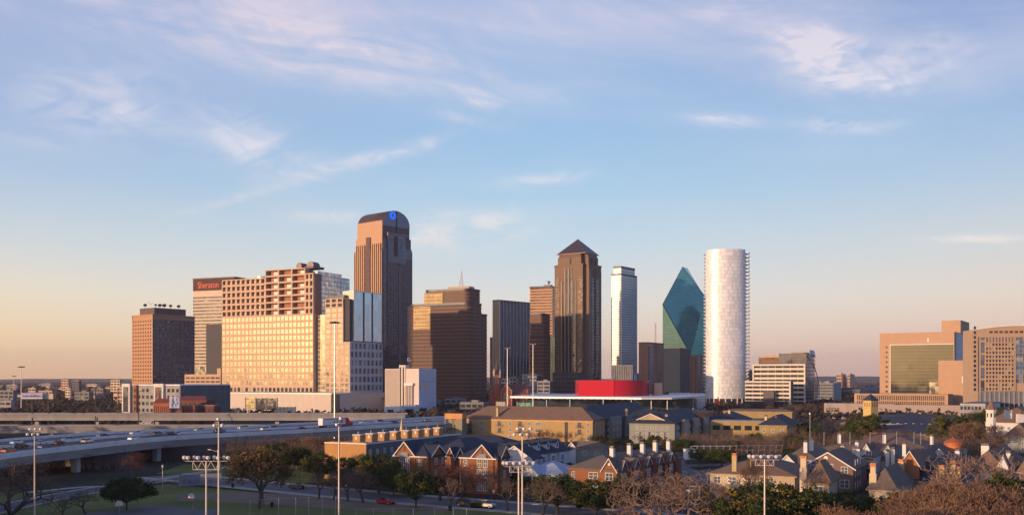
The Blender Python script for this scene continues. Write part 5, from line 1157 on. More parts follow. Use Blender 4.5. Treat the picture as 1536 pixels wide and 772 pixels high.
# flat roofed terrace with roof boxes
D = 294
B = Bld('flat_roofed_terrace', 'long flat roofed terrace with an orange brick end and a row of roof boxes', 'apartment building', 549, D, 26, 487, 692)
zt = H(666, D); obk = mat('orange_brick', (.46, .25, .095), .85, var=.1); B.core(zt, name='wall', m=obk); B.P('side_wall', M_('teal_dark') if 'teal_dark' in MT else M_('dark')).fbox(B.right, 0, B.b, 0, .08, 0, zt - .05)
B.P('coping', trim).box(-.15, B.b + .15, -.15, .35, zt, zt + .3); B.P('coping', trim).box(-.15, .35, .36, B.a, zt, zt + .3); B.P('roof_deck', M_('roof_grey')).box(.36, B.b, .36, B.a, zt, zt + .06)
B.P('parapet', obk).box(.4, 1, B.a * .05, B.a * .9, zt + .06, zt + .5)
for i in range(14):
    for j in range(3): hwin(B, Face(B.right.p(0, .08, 0)[:2], 0, 1), 2 + i * (B.b - 3) / 14, .8 + j * 3.3, 1.2, 1.6)
for k in range(8):
    x0 = 2.0 + k * (B.b - 4) / 8; 
    MB().box(x0, x0 + 2.4, 3.5, 6.1, zt + .06, zt + 2.5).build('roof_box', obk, B.root)
    MB().box(x0 - .15, x0 + 2.55, 3.35, 6.25, zt + 2.5, zt + 2.7).build('roof_box_cap', trim, B.root)
    MB().box(x0 - .04, x0, 4.6, 5.2, zt + 1.2, zt + 2.1).build('roof_box_window', trim, B.root)
    MB().tube((x0 + 2, 5.5, zt + 2.65), (x0 + 2, 5.5, zt + 3.5), .2, n=8).build('flue', M_('steel'), B.root)
B.done()
t = thing('brick_spire', 'thin sunlit stone spire standing alone behind the flat roofed terrace', 'spire', (X(603, 330), 330, 0)); MB().lathe((0, 0, 0), [(.85, 0), (.75, H(644, 330)), (.08, H(626, 330))], 4).build('spire', MT['chimney_tan'], t)

# brick townhouses with navy roofs
def brickhouse(label, pxc, D, pl, pr, ye, yr, gl0, gl1, yg, sg0=None):
    B = Bld('brick_townhouse', label, 'townhouse', pxc, D, 27, pl, pr); B.ze = ze = H(ye, D); zr = H(yr, D + 7)
    B.core(ze, name='wall', m=rbk); hip(B, 0, B.b, 0, B.a, ze, zr, navy, inset=5.0)
    gableface(B, B.left, B.ls(gl0), B.ls(gl1), ze, H(yg, D), 8, rbk, navy)
    s = (B.ls(gl0) + B.ls(gl1)) / 2; fg = Face(B.left.p(0, .3, 0)[:2], -math.pi / 2, 1)
    for z in (1, 4.3, 7.0): hwin(B, fg, s - .9, z - .2, 1.3, 2.3); hwin(B, fg, s + .9, z - .2, 1.3, 2.3)
    B.P('window_hood', M_('grey')).add([fg.p(s - 1.9, 0, 9.4), fg.p(s + 1.9, 0, 9.4), fg.p(s + 1.6, 1.0, 9.4), fg.p(s - 1.6, 1.0, 9.4), fg.p(s - .9, 0, 10.4), fg.p(s + .9, 0, 10.4)], [(3, 2, 5, 4), (2, 1, 5), (0, 3, 4), (0, 1, 2, 3)])
    B.P('gable_vent', M_('dark')).fbox(fg, s - .22, s + .22, 0, .04, H(yg, D) - 2.4, H(yg, D) - 1.0)
    fs = Face(B.right.p(0, .3, 0)[:2], 0, 1); gableface(B, B.right, 1.0, min(B.b - .5, 10), ze, zr - .3, 6, rbk, navy)
    for z in (1, 4.3, 7.2): hwin(B, fs, 3.5, z, 1.2, 1.7); hwin(B, fs, 7, z, 1.2, 1.7)
    B.P('downpipe', trim).fbox(B.left, .1, .25, 0, .2, 0, ze); B.P('eave_trim', trim).fbox(B.left, 0, B.a, .55, .72, ze - .3, ze)
    return B
B = brickhouse('orange brick gabled townhouse with navy roof, left of the pair facing the street', 642, 262, 591, 668, 684, 665, 592.5, 623.5, 663.5); 
for j in (3.8, 7.1): hwin(B, B.left, B.ls(630), j, 1.2, 1.6)
B.done()
B = brickhouse('orange brick gabled townhouse with navy roof, right of the pair by the white porch house', 746, 258, 690, 764, 687, 667, 708, 741, 667.5)
for j in (3.8, 7.1): hwin(B, B.left, B.ls(698), j, 1.2, 1.6)
B.done()
B = houseblock('navy_roofed_terrace', 'brick terrace under a long navy roof with twin small gables between the gabled townhouses', 'terrace', 704, 280, 27, 640, 760, 684, 657, rbk, navy, fl=3)
for a0, a1 in ((670, 683), (686, 699)): gableface(B, B.left, B.ls(a0), B.ls(a1), B.ze - .5, H(672, 281), 5, rbk, navy)
B.done()
B = houseblock('navy_roofed_block', 'tall navy hipped roof rising highest behind the gabled townhouses', 'terrace', 765, 312, 27, 640, 800, 672, 653.5, rbk, navy, fl=3); B.done()
# white dormered row
D = 284
B = Bld('white_dormer_row', 'white sided row of houses with six dormers on a navy roof', 'terrace', 757, D, 31, 744, 855)
B.ze = ze = H(686, D); B.core(ze, name='wall', m=wsd, y1=13); B.a = 13; hip(B, 0, B.b, 0, 13, ze, H(663, D + 10), navy, inset=3)
g = B.right
for k in range(6):
    s = 3.2 + k * (B.b - 4) / 6; z0_ = ze + .8; fd = Face((0, 0), 0, 1)
    d = MB(); d.fpoly(fd, [(s - .95, z0_), (s + .95, z0_), (s + .95, z0_ + 1.9), (s, z0_ + 2.8), (s - .95, z0_ + 1.9)], -3.6, -.9); o = d.build('dormer', wsd, B.root)
    rr_ = MB(); rr_.fpoly(fd, [(s - 1.3, z0_ + 1.65), (s, z0_ + 2.85), (s, z0_ + 3.05), (s - 1.3, z0_ + 1.85)], -4.4, -.6); rr_.fpoly(fd, [(s, z0_ + 2.85), (s + 1.3, z0_ + 1.65), (s + 1.3, z0_ + 1.85), (s, z0_ + 3.05)], -4.4, -.6); rr_.build('dormer_roof', navy, o)
    MB().fbox(fd, s - .45, s + .45, -.9, -.86, z0_ + .5, z0_ + 1.7).build('dormer_window', winm, o)
    B.P('party_recess', rbk).fbox(g, s + 1.8, s + 3.0, 0, .05, 0, ze - .4); B.P('bay', wsd).fbox(g, s - 1.5, s + 1.5, .0, .9, 0, ze - .5)
    for j in (1.0, 4.6): hwin(B, Face(g.p(0, .9, 0)[:2], 0, 1), s, j, 1.7, 1.9)
gableface(B, B.left, .8, 12, ze, H(668, D), 6, wsd, navy)
for j in (1, 4.2): hwin(B, Face(B.left.p(0, .3, 0)[:2], -math.pi / 2, 1), 5.5, j, 1.3, 1.7)
B.done()
B = houseblock('blue_roofed_house', 'low house with blue grey roof half hidden behind the dormered row', 'house', 905, 330, 24, 850, 912, 672, 660, sid, gry, fl=2); gableface(B, B.left, B.ls(852), B.ls(864), B.ze, H(663.5, 332), 5, wsd, gry); B.done()
# small white porch house
B = Bld('white_porch_house', 'small white bungalow with pale blue pyramid roof and gabled front porch', 'house', 845, 262, 25, 785, 872)
ze = H(711, 262); B.core(ze, name='wall', m=wsd); hip(B, 0, B.b, 0, B.a, ze, H(690, 270), mat('pale_blue_roof', (.36, .42, .52), .6, var=.08, fine=.1), ov=.7)
fp = Face((-2.5, B.a), -math.pi / 2, B.a); s0, s1 = .2, 5.4; B.P('porch_gable', wsd).fpoly(fp, [(s0, ze - .6), (s1, ze - .6), (s1, ze), ((s0 + s1) / 2, ze + 2.0), (s0, ze)], -.2, 0)
for sg_ in (0, 1):
    m_ = (s0 + s1) / 2; pts = [(s0 - .4, ze - .25), (m_, ze + 2.05), (m_, ze + 2.25), (s0 - .4, ze - .05)] if sg_ == 0 else [(m_, ze + 2.05), (s1 + .4, ze - .25), (s1 + .4, ze - .05), (m_, ze + 2.25)]
    B.P('porch_roof', MT['pale_blue_roof']).fpoly(fp, pts, -6, .4)
for s_ in (s0 + .3, s1 - .3, (s0 + s1) / 2 + .9): MB().fbox(fp, s_ - .15, s_ + .15, -.3, 0, 0, ze - .6).build('porch_post', trim, B.root)
B.P('porch_door', mat('door_tan', (.45, .26, .1))).fbox(Face((0, B.a), -math.pi / 2, 1), 1.2, 2.4, 0, .08, 0, 2.6); B.P('porch_deck', M_('grey')).box(-2.8, 0, B.a - 6, B.a, 0, .35); B.P('porch_rail', trim).fbox(fp, s0, s1, -.1, 0, .9, 1.05)
for s_ in (7, 10): hwin(B, B.left, s_, 1.2, 1.2, 1.6)
B.done()
# brick row with five white chimneys
D = 252
B = Bld('chimney_townhouses', 'brick townhouses with grey roof carrying a row of five tall white chimneys', 'terrace', 925, D, 31, 853, 1022)
f, g = B.left, B.right; ze = H(704, D); zr = H(681, D + 9); B.core(ze, name='wall', m=rbk); hip(B, 0, B.b, 0, B.a, ze, zr, gry, inset=7)
gableface(B, f, B.ls(903.5), B.ls(925.5), ze - .3, H(688, D), 6, rbk, gry)
for px, w in ((860, 1.0), (890, 2.6)): hwin(B, f, B.ls(px), ze - 2.6, w, 1.7); hwin(B, f, B.ls(px), ze - 5.6, w, 1.7)
hwin(B, Face(f.p(0, .3, 0)[:2], -math.pi / 2, 1), B.ls(914.5), ze - 2.8, 2.2, 2.0); B.P('round_vent', trim).fbox(Face(f.p(0, .3, 0)[:2], -math.pi / 2, 1), B.ls(914.5) - .3, B.ls(914.5) + .3, 0, .08, ze + 1.0, ze + 1.6)
for k in range(5):
    s = 4 + k * (B.b - 4) / 5; B.P('brick_pier', mat('dark_red_brick', (.22, .07, .05), .9)).fbox(g, s + 1.6, s + 3.0, 0, .9, 0, ze + 1.6); fd = Face((0, 0), 0, 1)
    gableface(B, g, s - 2.0, s + 1.2, ze + .1, ze + 2.0, 4, rbk, gry, name='small_gable', rname='small_gable_roof')
    for j in (.8, 3.9): hwin(B, Face(g.p(0, .3, 0)[:2], 0, 1), s - 1.2, j, 1.1, 2.0); hwin(B, Face(g.p(0, .3, 0)[:2], 0, 1), s + .3, j, 1.1, 2.0)
for px, yt, yb, Dd in ((918.5, 668, 686, 262), (944.5, 664, 682, 270), (964, 662, 678, 277), (983, 659.5, 675, 284), (1003, 658, 672, 291)): chim_px(B, px, yt, yb, Dd, 1.25, trim)
B.done()

# right hand cluster
D = 243
B = houseblock('beige_cottage', 'beige stuccoed cottage with brown roof, diamond lattice panels beside its window', 'house', 1192, D, 12, 1065, 1215, 713, 688, beige, brn, fl=1, wl_=0, wr_=1, inset=8)
f = B.left; zt = B.ze
for px, w in ((1076, 1.8), (1098, 2.2), (1124, 1.2), (1155, 1.8)): hwin(B, f, B.ls(px), zt - 2.6, w, 1.8)
lm = B.P('lattice_panel', mat('lattice_cream', (.68, .60, .45), .8))
for c0 in (B.ls(1087), B.ls(1111)):
    for i in range(5):
        for j in range(6):
            if (i + j) % 2 == 0: lm.fpoly(f, [(c0 - 1 + i * .45, zt - 3.2 + j * .42), (c0 - .72 + i * .45, zt - 3.5 + j * .42), (c0 - .44 + i * .45, zt - 3.2 + j * .42), (c0 - .72 + i * .45, zt - 2.9 + j * .42)], 0, .1)
B.P('entry', mat('olive_entry', (.32, .30, .2))).fbox(f, B.ls(1130), B.ls(1150), 0, .5, 0, zt - .8)
chim_px(B, 1102, 679, 694, 247, 1.3, MT['chimney_tan'], terra); chim_px(B, 1124, 686, 694, 250, 1.2, MT['chimney_tan'], terra); B.done()
D = 232
B = Bld('stone_turret_house', 'stone wing with a steep pyramid roof and tall cream chimney before the mauve gable', 'house', 1243, D, 24, 1211, 1256)
ze = H(722.5, D); B.core(ze, name='wall', m=stone); hip(B, 0, B.b, 0, B.a, ze, H(690, D + 4), brn, ov=.7); hwin(B, B.left, B.a * .55, ze - 2.9, 2.0, 1.9); hwin(B, B.right, B.b * .5, ze - 2.9, .8, 1.9)
B.P('side_wall', beige).fbox(B.right, 0, B.b, 0, .06, 0, ze - .3)
o = MB(); x_ = 1.0; y_ = B.a + 1.0; o.box(x_ - .8, x_ + .8, y_ - .8, y_ + .8, 0, H(703, D)); o.box(x_ - .65, x_ + .65, y_ - .65, y_ + .65, H(703, D), H(688, D)); o = o.build('chimney', mat('chimney_cream', (.62, .50, .34), .8, var=.05), B.root)
MB().box(x_ - .8, x_ + .8, y_ - .8, y_ + .8, H(688, D), H(684.5, D)).build('chimney_cap', terra, o); B.done()
D = 262
B = Bld('mauve_gabled_house', 'tall mauve brick house with a wide white trimmed gable facing the camera', 'house', 1281, D, 24, 1203, 1300)
ze = H(702, D); zr = H(679.5, D); B.core(ze, name='wall', m=dbk); f = B.left
gableface(B, f, .4, B.a - .2, ze, zr, B.b, dbk, gry, ov=.8, rname='roof')
fg = Face(f.p(0, .3, 0)[:2], -math.pi / 2, 1)
for px, z_, w, h_ in ((1267, H(710.5, D), 1.8, 1.9), (1267, H(732, D), 2.4, 2.2), (1247, H(706, D), 1.1, 1.7), (1216, H(706, D), 3.2, 2.4)): hwin(B, fg, B.ls(px), z_, w, h_)
B.P('round_vent', trim).add([fg.p(B.ls(1239) + .55 * math.cos(R(i * 36)), .06, H(687.5, D) + .55 * math.sin(R(i * 36))) for i in range(10)], [tuple(range(10))])
for j in range(3):
    for i in range(3): hwin(B, B.right, 2 + i * 4, 1 + j * 3.0, 1.1, 1.6)
B.done()
B = houseblock('grey_hip_house', 'house with broad grey hip roof and two white chimneys left of mauve gable', 'house', 1236, 285, 22, 1160, 1262, 700, 670, dbk, gry, fl=2)
chim_px(B, 1208.5, 659.5, 668, 290, 1.2, trim); chim_px(B, 1217, 656.5, 665, 292, 1.3, trim); gableface(B, B.left, 1, 7, B.ze, B.ze + 3, 5, wsd, gry); B.done()
# long brown roofed rows behind
D = 318
B = houseblock('long_brown_row', 'long row of flats under a brown lit ridge with many pipes and chimneys', 'terrace', 1420, 310, 5, 1212, 1450, 684, 655, wsd, brn, fl=2)
for px, yt, yb, Dd in ((1259.5, 648.5, 655, 330), (1327, 648.5, 655, 330), (1398, 651, 657, 330)): chim_px(B, px, yt, yb, Dd, 1.2, trim)
for px in (1236, 1275, 1305, 1345, 1371, 1381): q = (Matrix.Translation(B.root.location) @ Matrix.Rotation(B.root.rotation_euler.z, 4, 'Z')).inverted() @ Vector((X(px, 325), 325, 0)); MB().tube((q.x, q.y, B.zr - 3), (q.x, q.y, B.zr + 1.2), .12, n=6).build('vent_pipe', M_('steel'), B.root)
for a0, a1, yp in ((1293, 1310, 667.5), (1325, 1343, 669), (1398, 1422, 671)): gableface(B, B.left, B.ls(a0), B.ls(a1), H(682, 316), H(yp, 316), 9, wsd, gry, ov=.5, name='gable_front', rname='gable_front_roof', z0=B.ze - 1, proud=1.6)
B.done()
D = 285
B = Bld('white_balcony_house', 'narrow white house front with stacked balconies and three slim chimneys', 'house', 1312, D, 22, 1294, 1326)
ze = H(684, D); B.core(ze, name='wall', m=wsd); hip(B, 0, B.b, 0, B.a, ze, H(676, D + 3), gry, ov=.3)
for j in range(3): B.P('balcony', M_('dark_metal')).fbox(B.left, .3, B.a - .3, 0, 1.0, 1 + j * 3, 1.15 + j * 3); hwin(B, B.left, B.a / 2, 1.4 + j * 3, 1.6, 1.9)
chim_px(B, 1281, 669, 690, 284, 1.1, trim); chim_px(B, 1287.5, 669.5, 690, 282, 1.1, trim); chim_px(B, 1285.5, 659.5, 685, 296, 1.1, trim); B.done()
B = houseblock('chimneyed_row', 'grey roofed row behind the orange gable carrying slender paired chimneys', 'terrace', 1352, 292, 15, 1318, 1372, 690, 672, wsd, gry, fl=2)
for px, yt in ((1264, 665.5), (1331.5, 673), (1339.5, 670), (1356.5, 662.5)): chim_px(B, px, yt, yt + 22, 292, 1.15, trim)
B.done()
D = 236
B = houseblock('hipped_corner_house', 'house with orange lit hip and deep blue side roof, terracotta topped chimney at its corner', 'house', 1344, D, 30, 1303, 1440, 734, 699, beige, gry, fl=1, wl_=1, wr_=3, inset=4.5)
o = MB(); P_ = (Matrix.Translation(B.root.location) @ Matrix.Rotation(B.root.rotation_euler.z, 4, 'Z')).inverted() @ Vector((X(1310, 240), 240, 0)); o.box(P_.x - .8, P_.x + .8, P_.y - .8, P_.y + .8, 0, H(709, 240)); o.box(P_.x - .6, P_.x + .6, P_.y - .6, P_.y + .6, H(709, 240), H(699, 240)); o = o.build('chimney', MT['chimney_cream'], B.root)
MB().box(P_.x - .7, P_.x + .7, P_.y - .7, P_.y + .7, H(699, 240), H(693.5, 240)).build('chimney_cap', terra, o); B.done()
B = houseblock('blue_valley_house', 'sprawling house with deep blue roof and four terracotta topped chimneys', 'house', 1440, 252, 18, 1345, 1485, 722, 688, beige, navy, fl=1, inset=10)
for px, yt in ((1352, 685), (1413, 694), (1430, 687), (1437.5, 696)): chim_px(B, px, yt + 3, yt + 19, 256, 1.5, MT['chimney_tan'], terra)
gableface(B, B.left, B.ls(1340) if B.ls(1340) > 0 else 1, B.ls(1379), H(697, 258), H(676.5, 258), 10, mat('burnt_gable', (.34, .15, .07), .85), brn, ov=.7, name='gable_front', rname='gable_front_roof', z0=B.ze - 1); B.done()
B = houseblock('brown_hip_house', 'brown hipped house with white dormer windows and a wide chimney at the right', 'house', 1507, 275, 18, 1448, 1540, 706, 674, wsd, brn, fl=1, wl_=2)
chim_px(B, 1478.5, 664.5, 673, 290, 2.4, trim); chim_px(B, 1436.5, 672.5, 690, 285, 1.4, trim); chim_px(B, 1513, 675.5, 692, 282, 1.3, trim); gableface(B, B.left, B.ls(1495), B.ls(1512), B.ze + 1, B.ze + 4.2, 5, wsd, brn, name='dormer_gable', rname='dormer_gable_roof', z0=B.ze, proud=-2); B.done()
B = houseblock('edge_house', 'brown house cut by the right edge below the church cupola', 'house', 1560, 262, 20, 1529, 1600, 708, 672, dbk, brn, fl=2); B.done()
t = thing('round_pavilion', 'round pavilion with flat conical copper coloured roof among the rooftops', 'pavilion', (X(1431, 325), 325, 0)); MB().lathe((0, 0, 0), [(2.4, 0), (2.4, H(667, 325))], 20).build('wall', terra, t)
MB().lathe((0, 0, H(667, 325)), [(3.1, 0), (3.1, .9), (1.7, 1.7), (.2, 2.4)], 20).build('roof', mat('pavilion_copper', (.42, .13, .05), .6, .1), t)
# far right church and houses
D = 470
B = houseblock('brown_roofed_hall', 'large brown roofed hall with white dormers at the right edge', 'hall', 1560, D, 12, 1478, 1600, 634, 611, wsd, brn, fl=2, wl_=8); B.done()
B = houseblock('brown_gabled_block', 'grey walled block under a brown hipped roof below the hall at the right edge', 'apartment building', 1545, 400, 14, 1506, 1570, 655, 634, sid, brn, fl=3); B.done()
t = thing('white_cupola_tower', 'small white octagonal belfry with a brown pointed roof at the right edge', 'belfry', (X(1486.5, 455), 455, 0)); MB().lathe((0, 0, 0), [(2.2, 0), (2.2, H(615, 455)), (2.6, H(615, 455)), (2.6, H(614, 455))], 8).build('wall', trim, t)
MB().lathe((0, 0, H(614, 455)), [(2.7, 0), (1.3, 2.2), (.08, 4.8)], 8).build('roof', brn, t); m = MB(); [m.box(-.3 + math.cos(a_) * 2.15, .3 + math.cos(a_) * 2.15, math.sin(a_) * 2.15 - .1, math.sin(a_) * 2.15 + .1, H(625, 455), H(619, 455)) for a_ in (R(247), R(293), R(205))]; m.build('louvre', M_('dark'), t)
for k, (px, py) in enumerate(((1512, 619), (1530, 625))):
    t = thing('white_dormer_box', 'small sunlit white rooftop cupola, %s of two on the brown hall roof' % ('left' if k == 0 else 'right'), 'cupola', (X(px, 462), 462, H(py + 5, 462) - 1)); MB().box(-1.4, 1.4, -1, 1, 0, 4).build('wall', trim, t); MB().lathe((0, 0, 4), [(2.0, 0), (.1, 1.6)], 4).build('roof', brn, t)
t = thing('clock_turret', 'yellow lit square turret with blue pyramid roof before the bank', 'turret', (X(1306, 480), 480, 0), R(28)); MB().box(-2.4, 2.4, -2.4, 2.4, 0, H(600, 480)).build('wall', mat('turret_yellow', (.58, .42, .16), .8), t)
MB().add([(-2.9, -2.9, H(600, 480)), (2.9, -2.9, H(600, 480)), (2.9, 2.9, H(600, 480)), (-2.9, 2.9, H(600, 480)), (0, 0, H(590, 480))], [(0, 1, 4), (1, 2, 4), (2, 3, 4), (3, 0, 4), (3, 2, 1, 0)]).build('roof', navy, t)
m = MB(); [m.box(-2.46, -2.4, y, y + .7, H(609, 480), H(603, 480)) for y in (-1.8, -.4, 1.0)]; [m.box(x, x + .7, -2.46, -2.4, H(609, 480), H(603, 480)) for x in (-1.8, -.4, 1.0)]; m.build('louvre', M_('granite_brown'), t)
B = houseblock('wide_navy_roofs', 'very wide low flats with slate blue roofs and a yellow wall band before the bank', 'apartment building', 1440, 430, 6, 1262, 1475, 651, 641, stone, navy, fl=1, wl_=12); B.done()
B = houseblock('yellow_band_flats', 'long flats with a mustard parapet line behind the slate blue roofs', 'apartment building', 1400, 560, 6, 1240, 1450, 636, 628, ybr, navy, fl=2, wl_=14); B.done()
# yellow garage and houses in the middle
D = 470
B = Bld('yellow_parking_deck', 'mustard coloured two level parking deck with dark strip openings', 'parking garage', 1146, D, 8, 1066, 1152); z1 = H(632, D); B.core(z1, name='wall', m=mat('shaded_mustard', (.34, .25, .11), .85)); f = B.left  # darker copy of the yellow brick, shade put into its colour
for j in range(2):
    for k in range(5): B.w(f, 1 + k * B.a / 5, (k + 1) * B.a / 5 - .6, z1 - 4.2 - j * 4.4, z1 - 2.0 - j * 4.4, M_('glass_night'), 'opening', .02)
B.P('roof_slab', M_('grey')).box(-.3, B.b, -.3, B.a + .2, z1, z1 + .35); B.done()
B = houseblock('blue_roofed_villa', 'yellow villa with two tone blue hip roof, right of the mustard parking deck', 'house', 1180, 455, 14, 1139, 1196, 637, 622, MT['shaded_mustard'], navy, fl=2); chim_px(B, 1149, 622, 630, 462, 1.3, MT['chimney_cream']); chim_px(B, 1164, 623, 630, 462, 1.1, MT['chimney_cream']); B.done()
B = houseblock('orange_capped_house', 'yellow house with navy hip roof and terracotta verges near the white curved tower', 'house', 1112, 500, 16, 1060, 1128, 631, 618, beige, navy, fl=2); chim_px(B, 1094, 613, 624, 510, 1.2, MT['chimney_cream']); B.done()
B = houseblock('mustard_long_block', 'long low mustard block with a sunlit roof edge behind the blue roofed villa', 'building', 1188, 560, 9, 1085, 1192, 617, 613, MT['shaded_mustard'], brn, fl=1, wl_=6); B.done()
B = houseblock('copper_roofed_house', 'house with long copper coloured roof edge behind the green sided apartments', 'house', 1056, 500, 14, 1008, 1070, 619, 614, terra, brn, fl=1); B.done()
B = houseblock('slate_roofed_house', 'house with a slate roof left of the green sided apartments', 'house', 985, 520, 20, 930, 1004, 626, 613, beige, gry, fl=2); B.done()
# ---------------------------------------------------------------- ground, streets, park
gm_ = bpy.data.materials.new('ground_cover'); MT['ground_cover'] = gm_; gm_.use_nodes = True; nt = gm_.node_tree; L_ = nt.links; p = nt.nodes['Principled BSDF']; p.inputs['Roughness'].default_value = .95; p.inputs['Specular IOR Level'].default_value = .1
tcn = nt.nodes.new('ShaderNodeTexCoord'); n1_ = nt.nodes.new('ShaderNodeTexNoise'); n1_.inputs['Scale'].default_value = .03; n1_.inputs['Detail'].default_value = 9; n1_.inputs['Roughness'].default_value = .65; L_.new(tcn.outputs['Object'], n1_.inputs[0])
r_ = nt.nodes.new('ShaderNodeValToRGB'); e = r_.color_ramp.elements; e[0].position = .36; e[0].color = (.028, .038, .018, 1); e[1].position = .64; e[1].color = (.085, .065, .05, 1); q = e.new(.5); q.color = (.05, .045, .03, 1); L_.new(n1_.outputs[0], r_.inputs[0]); L_.new(r_.outputs[0], p.inputs['Base Color'])
MB().add([(-14000, -3000, 0), (14000, -3000, 0), (14000, 16000, 0), (-14000, 16000, 0)], [(0, 1, 2, 3)]).build('ground', gm_, kind='structure')
def patch(name, pts, z, m): return MB().add([(x, y, z) for x, y in pts], [tuple(range(len(pts)))]).build(name, m, kind='structure')
grassm = mat('park_grass', (.15, .165, .05), .95, var=.3, sc=.06, fine=.2, fs=1.2, spec=.1); dirt = mat('park_dirt', (.22, .17, .12), .95, var=.25, sc=.08, fine=.12, spec=.1); street_m = mat('street_asphalt', (.16, .155, .15), .95, var=.2, sc=.1, spec=.08); walk = mat('sidewalk_concrete', (.36, .34, .31), .9, var=.1)
def gp2_(px, py): D_ = Dg(py); return (X(px, D_), D_)
patch('lawn', [(-150, 90), (30, 90), (22, 214), (-28, 237), (-98, 284), (-112, 262), (-119, 200)], .012, grassm)
patch('dirt_field', [gp2_(330, 738), gp2_(470, 740), gp2_(690, 764), gp2_(640, 771), gp2_(420, 757), gp2_(320, 750)][::-1], .018, dirt)
patch('basketball_court', [gp2_(120, 771), gp2_(220, 757), gp2_(330, 764), gp2_(330, 772), gp2_(200, 790)][::-1], .022, mat('court_asphalt', (.13, .13, .125), .9, var=.15))
patch('court_far', [gp2_(262, 742), gp2_(330, 738), gp2_(335, 746), gp2_(270, 750)][::-1], .022, dirt)
u_ = Vector((-109, 72)).normalized(); n_ = Vector((.551, .834))
def road(name, P, w, z, m): mb = MB(); strip(mb, [Vector(q_) for q_ in P], -w / 2, w / 2, z - .004, z); return mb.build(name, m, kind='structure')
SP = smooth([(70, 188), (17, 223), (-28, 250), (-66, 277), (-108, 309)], 4)
road('street', SP, 13, .03, street_m)
for s_, nm in ((-1, 'near'), (1, 'far')):
    Q = off(SP, s_ * 7.9); mb = MB(); strip(mb, Q, -1.2, 1.2, 0, .15); mb.build('sidewalk', walk, kind='structure')
SP2 = smooth([(-122, 150), (-119, 200), (-117, 240), (-112, 270), (-104, 296)], 4); road('side_street', SP2, 7, .034, street_m)
for s_ in (-1, 1): mb = MB(); strip(mb, off(SP2, s_ * 4.4), -.6, .6, 0, .14); mb.build('side_pavement', walk, kind='structure')
mb = MB(); strip(mb, smooth([(-128, 262), (-119, 276), (-110, 282), (-100, 318), (-96, 340)], 5), -1.6, 1.6, .02, .05); mb.build('footpath', walk, kind='structure')
patch('verge_grass', [(-150, 215), (-125, 215), (-122, 262), (-118, 268), (-150, 262)], .02, grassm); patch('far_verge', [(-112, 315), (-60, 286), (-40, 300), (-60, 345), (-115, 350)], .02, grassm)
for (nm, P, w) in (('terrace_street', [(-20, 300), (30, 330), (80, 350), (160, 360)], 9), ('side_lane', [(17, 223), (48, 240), (62, 290), (58, 360), (110, 520)], 8), ('car_park', [(46, 292), (82, 330)], 26), ('avenue', [(-60, 640), (300, 560)], 16), ('cross_avenue', [(120, 520), (170, 900)], 16)):
    road(nm, smooth(P, 4), w, .026 + .002 * w / 9, street_m)
# low wooded ridge on the skyline
hm = mat('far_woods', (.075, .06, .05), .95, var=.3, sc=.004, fine=.2, fs=.02, spec=.05); mb = MB(); random.seed(2); n = 140; prev = []
vs = []; fs = []
for i in range(n + 1):
    x = -7500 + 15000 * i / n; h = 22 + 10 * math.sin(i * .21) + 8 * math.sin(i * .083 + 1) + 3 * random.random() + (10 if x > 1500 else 0)
    vs += [(x, 6500, -2), (x, 8200, h), (x, 9000, h * .9), (x, 9500, -2)]
for i in range(n):
    for k in range(3): fs.append((i * 4 + k, i * 4 + 4 + k, i * 4 + 5 + k, i * 4 + 1 + k))
mb.add(vs, fs); mb.build('hills', hm, kind='structure')

# ---------------------------------------------------------------- trees
bark = mat('bark', (.105, .085, .07), .95, var=.2, spec=.1); barkp = mat('bark_pale', (.30, .21, .17), .95, var=.2, spec=.1); twigm = mat('twig_brown', (.15, .105, .085), .95, var=.15, spec=.1); twigo = mat('twig_orange', (.21, .125, .08), .95, var=.2, spec=.1); twigr = mat('twig_red', (.19, .085, .06), .95, var=.2, spec=.1)
def leafmat(name, c, v=.35):
    m = mat(name, c, .9, var=v, sc=.5, fine=.2, fs=1.5, spec=.15); return m
leafd = leafmat('leaf_dark', (.052, .070, .022)); leafo = leafmat('leaf_olive', (.11, .105, .028)); leafr = leafmat('leaf_rust', (.15, .095, .035)); leafg = leafmat('leaf_gold', (.16, .12, .03))
def grow(tr, cr, p, d, L, r, dep, maxd, spread, rnd, tips, up=.25, kids=(2, 4), minr=.018, trunkd=1):
    seg = 2 if dep < maxd else 1; q = p
    for i in range(seg):
        d2 = (d + Vector((rnd.uniform(-1, 1), rnd.uniform(-1, 1), rnd.uniform(-.6, 1))) * .16).normalized(); q2 = q + d2 * L / seg
        ra = r * (1 - .28 * i / seg); rb2 = max(minr, r * (1 - .28 * (i + 1) / seg))
        (tr if dep <= trunkd else cr).tube(q, q2, ra, rb2, n=7 if dep == 0 else (5 if dep == 1 else 3), cap=False); q = q2; d = d2
    tips.append((q, dep))
    if dep >= maxd: return
    k = rnd.randint(*kids) + (1 if dep == 0 else 0)
    a0 = rnd.uniform(0, 6.28)
    for i in range(k):
        a = a0 + 6.283 * i / k + rnd.uniform(-.5, .5); o = d.orthogonal().normalized(); o2 = d.cross(o)
        sd = (o * math.cos(a) + o2 * math.sin(a)); nd_ = (d * (1 - spread * rnd.uniform(.55, 1.1)) + sd * spread * rnd.uniform(.8, 1.2) + Vector((0, 0, up))).normalized()
        grow(tr, cr, q, nd_, L * rnd.uniform(.62, .86), r * (.72 if k < 3 else .6), dep + 1, maxd, spread, rnd, tips, up * .9, kids, minr, trunkd)
